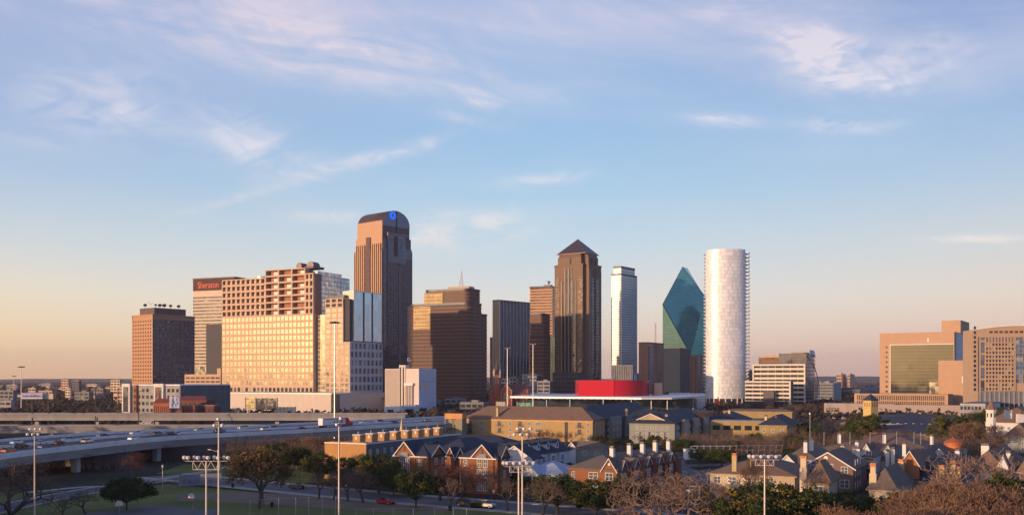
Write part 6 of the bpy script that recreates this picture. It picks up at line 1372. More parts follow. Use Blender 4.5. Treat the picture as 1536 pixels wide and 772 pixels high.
def bare_tree(name, label, seed, h=12, maxd=7, spread=.55, tm=bark, cm=twigm, kids=(2, 3), minr=.022, up=.22, leaves=None, nl=0, trunkL=.2):
    rnd = random.Random(seed); t = thing(name, label, 'tree'); tr, cr = MB(), MB(); tips = []
    grow(tr, cr, Vector((0, 0, -.1)), Vector((rnd.uniform(-.05, .05), 0, 1)).normalized(), h * trunkL, h * .026, 0, maxd, spread, rnd, tips, up, kids, minr)
    tr.build('trunk', tm, t); c = cr.build('crown', cm, t)
    if leaves:
        lf = MB(); ts = [q for q, d in tips if d >= maxd - 2]
        for i in range(nl):
            q = rnd.choice(ts) + Vector((rnd.gauss(0, .28), rnd.gauss(0, .28), rnd.gauss(0, .25))); s = rnd.uniform(.09, .22); leaf(lf, q, s, rnd)
        lf.build('leaves', leaves, c)
    return t
def leaf(mb, q, s, rnd):
    a = Vector((rnd.gauss(0, 1), rnd.gauss(0, 1), rnd.gauss(0, 1))).normalized(); b = a.orthogonal().normalized() * s; c = a.cross(b).normalized() * s * .7
    n = len(mb.v); mb.v += [tuple(q + b), tuple(q + c), tuple(q - b), tuple(q - c)]; mb.f.append((n, n + 1, n + 2, n + 3))
def leafy_tree(name, label, seed, h=9, w=12, nclump=90, per=90, tm=bark, lm=leafd, lm2=None, base=.28, size=.24, shape=1.0):
    """evergreen: limbs, and leaf clumps gathered near the outside of an uneven crown"""
    rnd = random.Random(seed); t = thing(name, label, 'tree'); tr = MB(); lf = MB(); lf2 = MB(); ch = h * (1 - base); cz = h * base + ch * .48
    tr.tube((0, 0, -.1), (rnd.uniform(-.2, .2), 0, h * base), h * .034, h * .026, n=8); bump_ = [(Vector((rnd.gauss(0, 1), rnd.gauss(0, 1), rnd.gauss(0, 1))).normalized(), rnd.uniform(-.28, .3)) for _ in range(12)]
    for i in range(nclump):
        v = Vector((rnd.gauss(0, 1), rnd.gauss(0, 1), rnd.gauss(0, 1))).normalized(); rr = rnd.uniform(.45, 1) ** .5 * (1 + sum(k * max(0, v.dot(b)) ** 4 for b, k in bump_))
        if v.z < -.45: v.z *= .5
        c = Vector((v.x * rr * w / 2, v.y * rr * w / 2, cz + v.z * rr * ch * .5 * shape)); 
        if i % 6 == 0: m_ = Vector((0, 0, h * base)).lerp(c, .5) + Vector((0, 0, -.3)); tr.tube((0, 0, h * base - .2), m_, h * .013, h * .008, n=4, cap=False); tr.tube(m_, c, h * .008, .03, n=3, cap=False)
        cs = rnd.uniform(.55, 1.25) * w / 11; tgt = lf2 if (lm2 and rnd.random() < .35) else lf
        for k in range(per):
            q = c + Vector((rnd.gauss(0, .5), rnd.gauss(0, .5), rnd.gauss(0, .36))) * cs; leaf(tgt, q, rnd.uniform(.55, 1.15) * size, rnd)
    tr.build('trunk', tm, t); c = lf.build('crown', lm, t)
    if lm2: lf2.build('sunny_leaves', lm2, c)
    return t
def at_(t, px, py=None, D=None, rz=0, sc=1.0, h=None, ytop=None):
    D_ = D if D else Dg(py); t.location = (X(px, D_), D_, 0); t.rotation_euler = (0, 0, rz)
    t.scale = (sc, sc, sc) if not isinstance(sc, tuple) else sc; return t
def settop(t, px, D, ytop, w=None, rz=0, label=None, squash=1.0):
    """stand a copy at depth D with its top on picture row ytop"""
    base_h = t['_h']; s = (H(ytop, D)) / base_h; t.location = (X(px, D), D, 0); t.rotation_euler = (0, 0, rz); k = s * squash; t.scale = (k, k, s)
    if label: t['label'] = label
    return t
PRO = {}
def measure(t):
    z = 0
    for o in [t] + list(t.children_recursive):
        if o.type == 'MESH':
            for v in o.data.vertices: z = max(z, v.co.z)
    t['_h'] = z
bpy.context.view_layer.update()
protos = {
 'bareA': bare_tree('bare_tree', 'x', 1, 12, 7, .52), 'bareB': bare_tree('bare_tree', 'x', 2, 12, 7, .62, kids=(2, 3)), 'bareP': bare_tree('bare_tree', 'x', 3, 13, 7, .72, barkp, mat('twig_pale', (.25, .165, .12), .95, var=.2), kids=(2, 3), minr=.024, up=.15),
 'bareR': bare_tree('bare_tree', 'x', 4, 11, 7, .5, bark, twigr), 'bareO': bare_tree('bare_tree', 'x', 5, 11, 7, .5, bark, twigo, kids=(2, 3), minr=.035), 'semi': bare_tree('oak_tree', 'x', 6, 14, 7, .60, bark, twigm, leaves=leafr, nl=4200, trunkL=.16),
 'everA': leafy_tree('evergreen_oak', 'x', 11, 8.5, 13, 110, 120, base=.26), 'everB': leafy_tree('evergreen_oak', 'x', 12, 9, 10, 100, 120, lm2=leafo, base=.22), 'everC': leafy_tree('evergreen_oak', 'x', 13, 10, 11, 110, 110, lm=leafd, lm2=leafg, base=.2),
 'everD': leafy_tree('evergreen_oak', 'x', 14, 11, 8, 90, 110, lm=leafo, lm2=leafd, base=.18),
}
bpy.context.view_layer.update()
used = set()
for k_, t in protos.items(): measure(t)
NTREE = 0
def T(kind, px, D, ytop, label, squash=1.0, rz=None, group=None):
    global NTREE
    t = protos[kind]
    if kind in used: t = copy_tree(t)
    used.add(kind); NTREE += 1
    settop(t, px, D, ytop, rz=rz if rz is not None else NTREE * 1.7, label=label, squash=squash)
    if group: t['group'] = group
    return t
T('everA', 190, 228, 709, 'round dark evergreen oak standing alone beside the basketball court', 1.0)
T('bareR', 196, 285, 674, 'rusty red leafless tree behind the lone evergreen oak', 1.0)
T('semi', 390, 232, 668, 'big spreading oak with thin orange brown foliage beside the sports field', 1.05, rz=.5)
T('bareB', 5, 190, 688, 'tangled leafless tree at the left edge below the highway', 1.1)
T('bareA', 95, 214, 742, 'low spreading leafless tree beside the fenced side street', 1.5); T('bareB', 128, 222, 735, 'second low leafless tree on the fenced lawn, right of the first', 1.4)
T('everB', 352, 330, 672, 'orange tipped evergreen crown left behind the spreading oak', 1.2); T('everC', 418, 300, 659, 'tall evergreen oak right behind the spreading oak', 1.1)
T('everC', 478, 285, 673, 'golden topped evergreen oak on the far side of the street', 1.1); T('everB', 455, 310, 668, 'dark evergreen squeezed between two golden topped ones', 1.0); T('bareO', 465, 330, 652, 'orange pink leafless crown catching light below the highway', 1.3); T('bareR', 490, 345, 650, 'reddish leafless crown right below the highway parapet', 1.2); T('bareR', 430, 350, 653, 'dull red leafless crown left below the highway parapet', 1.2)
T('bareA', 478, 250, 701, 'grey leafless street tree leaning over the pavement, left of the tall lamp pole', 1.1); T('bareB', 500, 247, 706, 'grey leafless street tree just left of the tall lamp pole', 1.0); T('bareA', 522, 245, 698, 'grey leafless street tree just right of the tall lamp pole', 1.1); T('bareB', 545, 242, 700, 'grey leafless street tree further right of the tall lamp pole', 1.1)
T('everB', 545, 275, 681, 'dark evergreen before the orange brick terrace end', 1.1); T('everC', 568, 262, 676, 'tall dark evergreen left of the first gabled townhouse', 1.1); T('everC', 512, 283, 683, 'evergreen leaning on the orange brick terrace end wall', 1.2); T('everA', 590, 254, 694, 'broad evergreen below the first brick gable', .8)
T('everB', 624, 232, 701, 'trim evergreen standing alone on the park edge before the red car', 1.05)
T('bareR', 660, 246, 684, 'rosy leafless tree before the brick wall, left one', 1.2); T('bareR', 690, 240, 690, 'rosy leafless tree before the brick wall, middle one', 1.2); T('bareR', 712, 252, 692, 'rosy leafless tree before the brick wall, right one', 1.0)
T('bareA', 676, 228, 715, 'dark leafless street tree by the park fence', 1.0); T('bareA', 762, 226, 712, 'thin leafless tree below the white gabled house', 1.2); T('bareB', 738, 250, 704, 'leafless tree beside the silver parked car', 1.1)
T('everB', 836, 222, 708, 'olive evergreen over the street left of the dark pair', 1.2); T('bareB', 812, 214, 716, 'leafless brown tree tangled with the olive evergreen', 1.1); T('everA', 866, 232, 716, 'dark broad evergreen before the brick chimney row', .9); T('everC', 893, 215, 714, 'large olive topped evergreen before the brick chimney row', 1.3); T('everC', 940, 222, 711, 'large dark evergreen right of the olive topped one', 1.3)
T('bareP', 985, 178, 693, 'pale pinkish bare tree with bright lit twigs in the bottom centre', .92, rz=1.0); T('bareP', 1032, 200, 700, 'smaller pale bare tree right of the big pinkish one', .8, rz=2.2)
T('everD', 1062, 205, 729, 'dark pointed evergreen near the bottom centre', .8); T('everD', 1082, 190, 742, 'small bright green conifer beside the pointed evergreen', .5); T('bareR', 1110, 215, 728, 'purple leafless tree before the beige cottage', 1.2); T('bareO', 1128, 222, 690, 'tall orange lit leafless tree between cottage and floodlight pole', .9); T('bareR', 1092, 222, 722, 'violet leafless tree below the lattice windows', 1.1)
T('everC', 1160, 178, 716, 'huge olive evergreen right of the floodlight pole', 1.4); T('everB', 1196, 182, 726, 'dark evergreen joined to the huge olive one', 1.2); T('everB', 1130, 172, 744, 'lower dark evergreen crown left of the huge olive one', 1.2); T('everA', 1236, 190, 741, 'dark evergreen below the stone turret wing', .9); T('everC', 1270, 196, 731, 'green yellow evergreen below the mauve gable', 1.1); T('everB', 1310, 186, 741, 'dark green evergreen below the terracotta topped chimney', 1.1); T('everC', 1345, 192, 733, 'evergreen half behind the orange thicket', 1.0)
T('bareO', 1256, 160, 752, 'spiky orange bare tree at the bottom edge, leftmost of the thicket', .9); T('bareO', 1290, 155, 757, 'spiky orange bare tree at the bottom edge, second in the thicket', .9)
lst = [(1352, 158, 735), (1385, 168, 722), (1408, 150, 728), (1432, 172, 712), (1455, 152, 722), (1478, 165, 716), (1500, 150, 728), (1524, 168, 722), (1545, 155, 730), (1440, 136, 745), (1395, 134, 750), (1490, 134, 748), (1335, 140, 758), (1530, 134, 752)]
for i, (px, D, yt) in enumerate(lst): T('bareO', px, D, yt, 'orange brown bare tree in the dense thicket at the bottom right corner', 1.15, group='thicket of bare trees at the bottom right')
T('bareP', 1452, 205, 668, 'tall pale bare tree rising from the thicket into the rooftops', .95); T('everD', 1510, 178, 706, 'yellow green evergreen at the right edge above the thicket', 1.1); T('everC', 1540, 185, 712, 'dark evergreen cut by the right edge', 1.0); T('everD', 1478, 190, 722, 'green crown poking out between thicket and brown house', .8)
T('bareO', 1455, 390, 628, 'round orange brown tree behind the copper roofed pavilion', 1.3); T('bareO', 1482, 400, 634, 'lower orange brown tree right of the round one', 1.2); T('everD', 1412, 420, 620, 'yellow topped tree before the bank base', 1.0); T('everB', 1450, 430, 624, 'dark evergreen right of the yellow topped tree', 1.0)
T('everB', 845, 275, 690, 'dark evergreen filling the gap behind the white porch bungalow', .9); T('everA', 872, 285, 690, 'dark evergreen behind the brick hip roof', .8)
# trees between the middle buildings: one grove per area
random.seed(21)
def grove(n, kinds, p0, p1, D0, D1, hlo, hhi, label, grp, squash=(.9, 1.3)):
    for i in range(n):
        k = random.choice(kinds); px = p0 + (p1 - p0) * (i + random.random()) / n; D = random.uniform(D0, D1); h = random.uniform(hlo, hhi)
        T(k, px, D, HY + (CZ - h) * F / D, label, random.uniform(*squash), random.uniform(0, 6.28), grp)
T('everD', 1306, 462, 618, 'dark tree hiding the foot of the yellow turret', 1.3); T('everB', 1292, 455, 622, 'rounded dark tree left of the yellow turret foot', 1.3)
grove(14, ['bareA', 'everB', 'everA', 'bareR'], 1440, 1545, 520, 590, 9, 14, 'tree before the foot of the bowed office', 'trees before the bowed office')
grove(30, ['bareA', 'bareB', 'bareR'], 60, 340, 375, 410, 5, 7.5, 'leafless tree in the dim grove beneath the curving highway', 'grove under the highway')
grove(16, ['bareA', 'bareB', 'everB', 'bareR'], -20, 330, 410, 470, 3, 6.0, 'low tree between the highway decks', 'trees between the highway decks')
grove(34, ['bareA', 'bareB', 'bareR', 'everA'], -10, 235, 640, 900, 6, 11, 'tree in the dark belt behind the billboards', 'belt of trees behind the billboards')
grove(18, ['bareA', 'bareB', 'everB', 'everA'], 1025, 1200, 330, 440, 5, 8, 'tree between the green sided apartments and the beige cottage', 'trees in the middle hollow')
grove(22, ['bareA', 'bareB', 'everB', 'everA', 'bareR'], 1160, 1320, 380, 560, 6, 10, 'tree in the dusky belt before the bank', 'trees before the bank')
grove(16, ['bareA', 'bareB', 'bareR', 'everB'], 1330, 1500, 370, 500, 5, 8.5, 'tree among the slate roofs below the bank', 'trees among the slate roofs')
grove(16, ['everA', 'everB', 'bareA'], 885, 1045, 400, 440, 3.5, 6.5, 'dark tree lining the foot of the green sided apartments', 'trees below the green sided apartments')
grove(18, ['bareA', 'everA', 'bareB'], 1120, 1250, 700, 900, 6, 10, 'tree before the white framed office', 'trees before the framed office')
grove(14, ['bareA', 'everA', 'bareB'], 640, 870, 640, 900, 6, 10, 'tree between the depot and the opera house', 'trees round the church')
grove(10, ['bareA', 'bareR'], 790, 860, 440, 455, 6, 8, 'twiggy bare tree against the yellow apartment front', 'bare trees before the yellow apartments', (.8, 1.1))
grove(26, ['everA', 'everB', 'everC'], 440, 620, 262, 282, 5, 7.5, 'dark evergreen bush massed behind the street trees', 'dark evergreens behind the street', (1, 1.4)) if False else None
grove(12, ['everA', 'everB', 'bareA'], 650, 800, 262, 276, 4, 6, 'low dark tree in the front gardens of the brick townhouses', 'garden trees of the brick townhouses')
grove(10, ['everA', 'everB', 'bareB'], 1230, 1500, 280, 300, 4, 7, 'garden tree among the right hand rooftops', 'garden trees among the rooftops')
def thicket(name, p0, p1, D0, D1, n, h0, h1, seed, m):
    rnd = random.Random(seed); mb = MB()
    for i in range(n):
        D = rnd.uniform(D0, D1); x = X(rnd.uniform(p0, p1), D); h = rnd.uniform(h0, h1); q = Vector((x, D, 0)); d = Vector((rnd.gauss(0, .12), rnd.gauss(0, .12), 1))
        for k in range(3): q2 = q + d.normalized() * h / 3; mb.tube(q, q2, .06 * (1 - k * .28), .06 * (.72 - k * .28) + .01, n=3, cap=False); q = q2; d = d + Vector((rnd.gauss(0, .2), rnd.gauss(0, .2), 0))
        for k in range(5): z = h * rnd.uniform(.4, .95); a_ = Vector((x, D, z)); mb.tube(a_, a_ + Vector((rnd.gauss(0, .7), rnd.gauss(0, .7), rnd.uniform(.3, 1.2))), .025, .015, n=3, cap=False)
    mb.build(name, m, kind='stuff')
thicket('undergrowth', 20, 200, 328, 390, 1700, 3.5, 5.5, 31, mat('twig_mauve', (.24, .18, .17), .95, var=.2)); thicket('undergrowth', 200, 350, 366, 412, 2000, 3.5, 6, 35, MT['twig_mauve']); thicket('undergrowth', 340, 560, 320, 400, 1500, 5, 9, 32, twigm); thicket('undergrowth', 1020, 1200, 380, 450, 1500, 4, 7, 33, twigm); thicket('undergrowth', 1200, 1500, 370, 520, 2400, 4, 8, 34, twigm)
# unseen woods added left of and behind the camera to shade the park
def wood(name, pts, n, h0, h1, seed, m, sp=9):
    rnd = random.Random(seed); mb = MB()
    for i in range(n):
        a_, b_ = pts[rnd.randrange(len(pts) - 1)], None
        k = rnd.random() * (len(pts) - 1); j = int(k); f_ = k - j; x = pts[j][0] * (1 - f_) + pts[j + 1][0] * f_ + rnd.gauss(0, sp); y = pts[j][1] * (1 - f_) + pts[j + 1][1] * f_ + rnd.gauss(0, sp); h = rnd.uniform(h0, h1)
        mb.tube((x, y, 0), (x, y, h * .5), .35, .2, n=4, cap=False)
        for c in range(34):
            v = Vector((rnd.gauss(0, 1), rnd.gauss(0, 1), rnd.gauss(0, 1))).normalized() * rnd.random() ** .4; q = Vector((x, y, h * .55)) + Vector((v.x * 5.2, v.y * 5.2, v.z * h * .45))
            for _ in range(9): leaf(mb, q + Vector((rnd.gauss(0, .9), rnd.gauss(0, .9), rnd.gauss(0, .7))), rnd.uniform(.6, 1.1), rnd)
    mb.build(name, m, kind='stuff')
wood('added_shade_wood', [(-75, 0), (-95, 70), (-135, 130), (-172, 190)], 60, 18, 23, 4, leafd)
wood('added_shade_wood_near', [(-72, 110), (-92, 150), (-112, 185), (-124, 205), (-131, 228)], 34, 16, 18.5, 14, leafd, 3.5)
wood('added_shade_wood_roadside', [(-240, 240), (-275, 330), (-330, 420), (-420, 520)], 70, 19, 24, 5, leafd)
wood('added_shade_wood_rear', [(-90, -40), (0, -70), (120, -90)], 40, 18, 22, 6, leafd)
# horizon woods, far suburbs: masses nobody could count
def farwood(name, x0, x1, y0, y1, n, h, seed, m, s0=3, s1=7):
    rnd = random.Random(seed); mb = MB()
    for i in range(n):
        y = y0 + (y1 - y0) * rnd.random() ** 1.4; w = y * .56; x = rnd.uniform(max(x0, -w), min(x1, w)); hh = rnd.uniform(.6, 1) * h
        for _ in range(16): leaf(mb, Vector((x + rnd.gauss(0, 5), y + rnd.gauss(0, 5), max(.8, rnd.gauss(hh * .55, hh * .22)))), rnd.uniform(s0, s1) * .35, rnd)
    mb.build(name, m, kind='stuff')
farwood('distant_woods', -4000, 4000, 1300, 6500, 9000, 11, 8, mat('wood_violet', (.085, .062, .055), .95, spec=.05), 7, 16)
farwood('city_trees', -700, -230, 650, 1300, 900, 8, 9, mat('wood_dusk', (.06, .05, .04), .95, spec=.05), 3, 7)
farwood('city_trees', 250, 900, 700, 1500, 1500, 8, 10, MT['wood_dusk'], 3, 7)
farwood('city_trees', -230, 250, 700, 1100, 500, 7, 12, MT['wood_dusk'], 3, 7)

# ---------------------------------------------------------------- shrubs, walls, fences
def fence(label, P, h, m, step=2.5, rails=True, group=None, thick=.04):
    t = thing('fence', label, 'fence'); mb = MB()
    P = [Vector(q) for q in P]
    for i in range(len(P) - 1):
        a_, b_ = P[i], P[i + 1]; L = (b_ - a_).length; k = max(1, int(L / step))
        for j in range(k): q = a_.lerp(b_, j / k); MB().tube((q.x, q.y, 0), (q.x, q.y, h), thick, n=5).build('post', m, t)
        if rails:
            for z in (.15, h - .08): mb.tube((a_.x, a_.y, z), (b_.x, b_.y, z), thick * .5, n=4, cap=False)
            n2 = int(L / .35)
            for j in range(n2): q = a_.lerp(b_, j / n2); mb.tube((q.x, q.y, .1), (q.x, q.y, h - .05), .014, n=3, cap=False)
    if rails: mb.build('bars', m, t)
    return t
ironm = mat('iron_black', (.02, .02, .022), .5, .4); galv = mat('galvanised', (.42, .43, .44), .5, .6)
Q = off(SP, -9.6)
fence('black iron fence along the park side of the street', [q_ for q_ in Q if q_.x < 25 and q_.x > -98], 1.2, ironm, 4.0)
fence('black iron fence beside the side street at the lower left', [(-113, 205), (-111, 232), (-107, 262), (-99, 284)], 1.6, ironm, 3.5)
def chain(label, P, h, hs):
    t = thing('chain_link_fence', label, 'fence'); mb = MB()
    P = [Vector(q) for q in P]
    for i in range(len(P)):
        q = P[i]; MB().tube((q.x, q.y, 0), (q.x, q.y, h), .055, n=6).build('post', galv, t)
        if i: a_ = P[i - 1]; mb.tube((a_.x, a_.y, h * .98), (q.x, q.y, h * .98), .025, n=4, cap=False); mb.tube((a_.x, a_.y, .1), (q.x, q.y, .1), .02, n=4, cap=False)
    mb.build('rail', galv, t)
chain('tall galvanised chain link backstop posts on the sports field', [(X(px, 205), 205 + k * 1.2) for k, px in enumerate((375, 391, 414, 438, 456, 475, 494))], 5.2, 0)
chain('lower galvanised fence posts on the field right of the backstop', [(X(px, 207), 207) for px in (534, 560, 590, 620, 652, 680, 700)], 3.2, 0)
t = thing('retaining_wall', 'pale grey concrete retaining wall by the side street corner', 'wall', (0, 0, 0)); mb = MB(); strip(mb, [Vector(gp2_(268, 729)), Vector(gp2_(300, 727)), Vector(gp2_(332, 726))], -.2, .2, 0, 3.2); mb.build('wall', M_('grey'), t)
rnd = random.Random(3)
for i in range(7):
    px = 266 + i * 10; t = thing('bare_shrub', 'small leafless shrub before the retaining wall', 'shrub', (*gp2_(px, 731), 0), i, 'shrubs before the retaining wall'); mb = MB(); tp = []
    grow(mb, mb, Vector((0, 0, 0)), Vector((0, 0, 1)), .8, .04, 0, 5, .6, rnd, tp, .2, (2, 3), .012); mb.build('branches', twigm, t)
for i, px in enumerate((722, 880, 905, 1012, 1135, 1210)):
    t = thing('hedge', ['clipped dark hedge beside the silver car', 'clipped dark hedge under the dark evergreens', 'short hedge by the lane corner', 'hedge at the foot of the pale bare tree', 'hedge below the beige cottage', 'hedge below the stone wing'][i], 'hedge', (X(px, 232), 232, 0)); lf = MB()
    for k in range(2500): leaf(lf, Vector((rnd.uniform(-2.4, 2.4), rnd.uniform(-.7, .7), rnd.uniform(.1, 1.2))), .13, rnd)
    lf.build('leaves', leafd, t)

# ---------------------------------------------------------------- poles
polem = mat('pole_cream', (.62, .52, .44), .5, .3, var=.05); lampw = mat('lamp_white', (.75, .70, .66), .4, .2)
def flood(label, px, D, ytop, w, n, name='floodlight_pole', r0=.17, rows=1, rz=0, rig=None):
    zt = H(ytop, D); t = thing(name, label, 'floodlight', (X(px, D), D, 0), rz)
    MB().tube((0, 0, 0), (0, 0, zt), r0, r0 * .62, n=10).build('pole', polem, t)
    fr_ = MB(); hh = w * .17
    for z in (zt - hh, zt): fr_.tube((-w * .42 if z == zt else -w * .27, 0, z), (w * .42 if z == zt else w * .27, 0, z), .05, n=5)
    for k in (-1, 1): fr_.tube((k * w * .27, 0, zt - hh), (k * w * .27, 0, zt), .05, n=5)
    for k in range(6): x0 = -w * .27 + k * w * .09; fr_.tube((x0, 0, zt - hh if k % 2 else zt), (x0 + w * .09, 0, zt if k % 2 else zt - hh), .035, n=4)
    fr_.tube((-w * .25, .5, zt - hh), (w * .25, .5, zt - hh), .04, n=4); fr_.build('truss', polem, t)
    for i in range(n):
        x = -w / 2 + w * (i + .5) / n; dy = -.35 if i % 2 else .3; lm_ = MB(); lm_.tube((x, dy * .2, zt + .05), (x, dy, zt + .32), .03, n=4); lm_.lathe((x, dy * .8, zt + .2), [(.1, 0), (.26, .12), (.3, .36), (.14, .5)], 9); lm_.build('floodlight_head', lampw, t)
    return t
flood('floodlight pole with a wide truss of lamps at lower left, before the basketball court', 309.5, 132, 691, 6.6, 10)
flood('floodlight pole with a wide truss of lamps in the lower centre', 778, 130, 699, 4.3, 10, rz=.1); flood('floodlight pole with a wide truss of lamps at lower right before the evergreens', 1147, 138, 689, 4.6, 9, rz=-.1)
def tallpole(label, px, D, ytop, heads, arm=.9, up=False):
    zt = H(ytop, D); t = thing('field_light_pole', label, 'light pole', (X(px, D), D, 0)); MB().tube((0, 0, 0), (0, 0, zt), .16, .085, n=10).build('pole', polem, t)
    fr_ = MB(); fr_.tube((-arm, 0, zt), (arm, 0, zt), .05, n=5); fr_.tube((0, -arm * .7, zt - .3), (0, arm * .7, zt - .3), .05, n=5); fr_.build('crossarm', M_('dark_metal'), t)
    for i in range(heads):
        a_ = i / max(1, heads - 1) * 2 - 1; lm_ = MB(); lm_.tube((a_ * arm, 0, zt), (a_ * arm, -.1, zt + (.45 if i % 2 else -.1)), .03, n=4); lm_.lathe((a_ * arm, -.15, zt + (.3 if i % 2 else -.5)), [(.08, 0), (.22, .1), (.24, .34), (.1, .42)], 8); lm_.build('lamp_head', lampw, t)
tallpole('slender light pole with a cluster of lamps at the left edge of the park', 52, 150, 648, 6, 1.0); tallpole('slender light pole with tiny crossarms left of centre, crossing the highway', 328, 128, 634, 3, .5)
tallpole('slender light pole with one small bright head rising past the red truck cab', 508.5, 128, 633, 2, .25); tallpole('tallest slender light pole with dark crossarms in front of the yellow apartments', 783.5, 136, 648, 6, 1.1)
def streetlamp(label, px, D, ytop, kind='double', name='street_lamp', m=None, r=.14, grp=None, base=0):
    zt = H(ytop, D); t = thing(name, label, 'street lamp', (X(px, D), D, base), 0, grp); m = m or M_('steel'); MB().tube((0, 0, 0), (0, 0, zt), r, r * .6, n=8).build('pole', m, t)
    if kind == 'mast':
        fr_ = MB(); fr_.lathe((0, 0, zt - .6), [(.5, 0), (1.4, .2), (1.4, .5), (.4, .7)], 12); fr_.build('lamp_ring', M_('dark_metal'), t)
        for i in range(8): a_ = i * math.pi / 4; MB().lathe((2.0 * math.cos(a_), 2.0 * math.sin(a_), zt - .9), [(.3, 0), (.75, .25), (.5, .7)], 8).build('lamp_head', M_('dark_metal'), t); 
    elif kind == 'double':
        for k in (-1, 1): fr_ = MB(); fr_.tube((0, 0, zt - .2), (k * 1.1, 0, zt), .06, n=5); fr_.box(min(k * .8, k * 1.7), max(k * .8, k * 1.7), -.25, .25, zt - .05, zt + .22); fr_.build('lamp_head', lampw, t)
    elif kind == 'arm': fr_ = MB(); fr_.tube((0, 0, zt - .6), (-2.2, 0, zt), .06, n=5); fr_.box(-3.0, -2.1, -.2, .2, zt - .08, zt + .16); fr_.build('lamp_head', lampw, t)
    elif kind == 'post': MB().lathe((0, 0, zt), [(.1, 0), (.28, .25), (.3, .6), (.05, .85)], 10).build('lantern', lampw, t)
    return t
streetlamp('very tall highway mast with a ring of lamps before the stepped cream block', 502, 500, 482, 'mast', 'high_mast_lamp', r=.42); streetlamp('very tall highway mast with a ring of lamps at the far left', 32, 760, 549, 'mast', 'high_mast_lamp', r=.35)
streetlamp('faint tall lamp mast at the far left horizon', 21, 1200, 563, 'mast', 'high_mast_lamp', r=.4)
streetlamp('grey pole with two lamp heads before the dark copper tower', 799.5, 560, 516, 'double', r=.26); streetlamp('grey pole with two small heads in front of the finned tower', 761, 640, 522, 'double', r=.28)
streetlamp('white lamp pole rising beside the mid right treetops', 1215, 330, 622, 'post', r=.13); streetlamp('slim grey mast standing before the opera house canopy', 947, 620, 597, 'post', r=.16)
streetlamp('curved arm lamp over the street corner near the third pier', 327, 300, 674, 'arm'); streetlamp('grey lamp post on the grass verge near the second pier', 244, 270, 701, 'post', r=.08)
for px, D, yt, lb in ((741, 238, 739, 'black globe lamp post on the park fence beside the silver car'), (520, 262, 730, 'black globe lamp post behind the iron fence'), (497, 262, 716, 'pale lamp post left of the leafless street trees'), (1056, 212, 757, 'globe lamp post in the lower centre garden'), (680, 250, 742, 'black lamp post opposite the brick townhouses')): streetlamp(lb, px, D, yt, 'post', 'lamp_post', ironm, .06)
for px, D, yt, lb in ((143, 560, 580, 'brown utility pole behind the upper viaduct, left one'), (177, 565, 584, 'brown utility pole behind the upper viaduct, right one'), (208, 530, 583, 'rusty utility pole in front of the grey apartments'), (66, 700, 590, 'thin pole beside the billboards')):
    t = thing('utility_pole', lb, 'utility pole', (X(px, D), D, 0)); MB().tube((0, 0, 0), (0, 0, H(yt, D)), .3, .2, n=7).build('pole', bark, t); MB().box(-1.8, 1.8, -.12, .12, H(yt, D) - 1.4, H(yt, D) - 1.1).build('crossarm', bark, t)
def hoop(label, px, D, rz):
    t = thing('basketball_hoop', label, 'basketball hoop', (X(px, D), D, 0), rz); MB().tube((0, .6, 0), (0, .6, 3.0), .07, n=8).build('pole', galv, t)
    m = MB(); pts = [(-.75, 2.75), (.75, 2.75), (.75, 3.3)] + [(.75 * math.cos(R(a_)), 3.3 + .55 * math.sin(R(a_))) for a_ in range(15, 180, 15)] + [(-.75, 3.3)]; m.fpoly(Face((0, 0), 0, 1), pts, -.03, .03); m.tube((0, .6, 3.0), (0, .02, 3.1), .05, n=5); m.build('backboard', lampw, t)
    m = MB(); [m.tube((.23 * math.cos(R(a_)), -.28 + .23 * math.sin(R(a_)), 3.05), (.23 * math.cos(R(a_ + 36)), -.28 + .23 * math.sin(R(a_ + 36)), 3.05), .015, n=4) for a_ in range(0, 360, 36)]; m.build('rim', M_('sign_red'), t)
hoop('basketball hoop with rounded white backboard, nearer one by the lone oak', 179, 214, .3); hoop('basketball hoop with rounded white backboard, farther one by the floodlight pole', 287, 228, -.2)
for px, py, lb in ((408, 760, 'dark litter bin under the spreading oak'), (503, 742, 'black litter bin on the pavement left of the lamp pole'), (349, 731, 'black litter bin at the street corner'), (675, 765, 'black litter bin beside the park fence')):
    t = thing('litter_bin', lb, 'litter bin', (*gp2_(px, py), 0)); MB().lathe((0, 0, 0), [(.3, 0), (.42, .9), (.45, .95), (.3, 1.15)], 10).build('bin', ironm, t); MB().lathe((0, 0, 1.15), [(.3, 0), (.1, .15)], 10).build('lid', ironm, t)
# solar carport frames
def carport(label, p0, p1, D, ytop, n, grp=None):
    t = thing('carport_frame', label, 'carport', (X(p0, D), D, 0)); w = X(p1, D) - X(p0, D); zt = H(ytop, D); m = lampw
    for k in range(n):
        x = w * k / (n - 1); fr_ = MB(); fr_.tube((x, 0, 0), (x, 0, zt - 1.6), .06, n=5); fr_.tube((x, 9, 0), (x, 9, zt - .6), .06, n=5); fr_.tube((x, 0, zt - 1.6), (x + 1.8, 4.5, zt), .06, n=5); fr_.tube((x + 1.8, 4.5, zt), (x, 9, zt - .6), .06, n=5); fr_.build('frame', m, t)
    b_ = MB(); [b_.tube((0, y, z), (w, y, z), .06, n=5) for y, z in ((0, zt - 1.6), (9, zt - .6))]; b_.build('beam', m, t)
carport('white steel carport frame without roof in the middle hollow, left one', 1043, 1103, 368, 669, 7); carport('white steel carport frame without roof in the middle hollow, right one', 1112, 1172, 385, 668, 8)
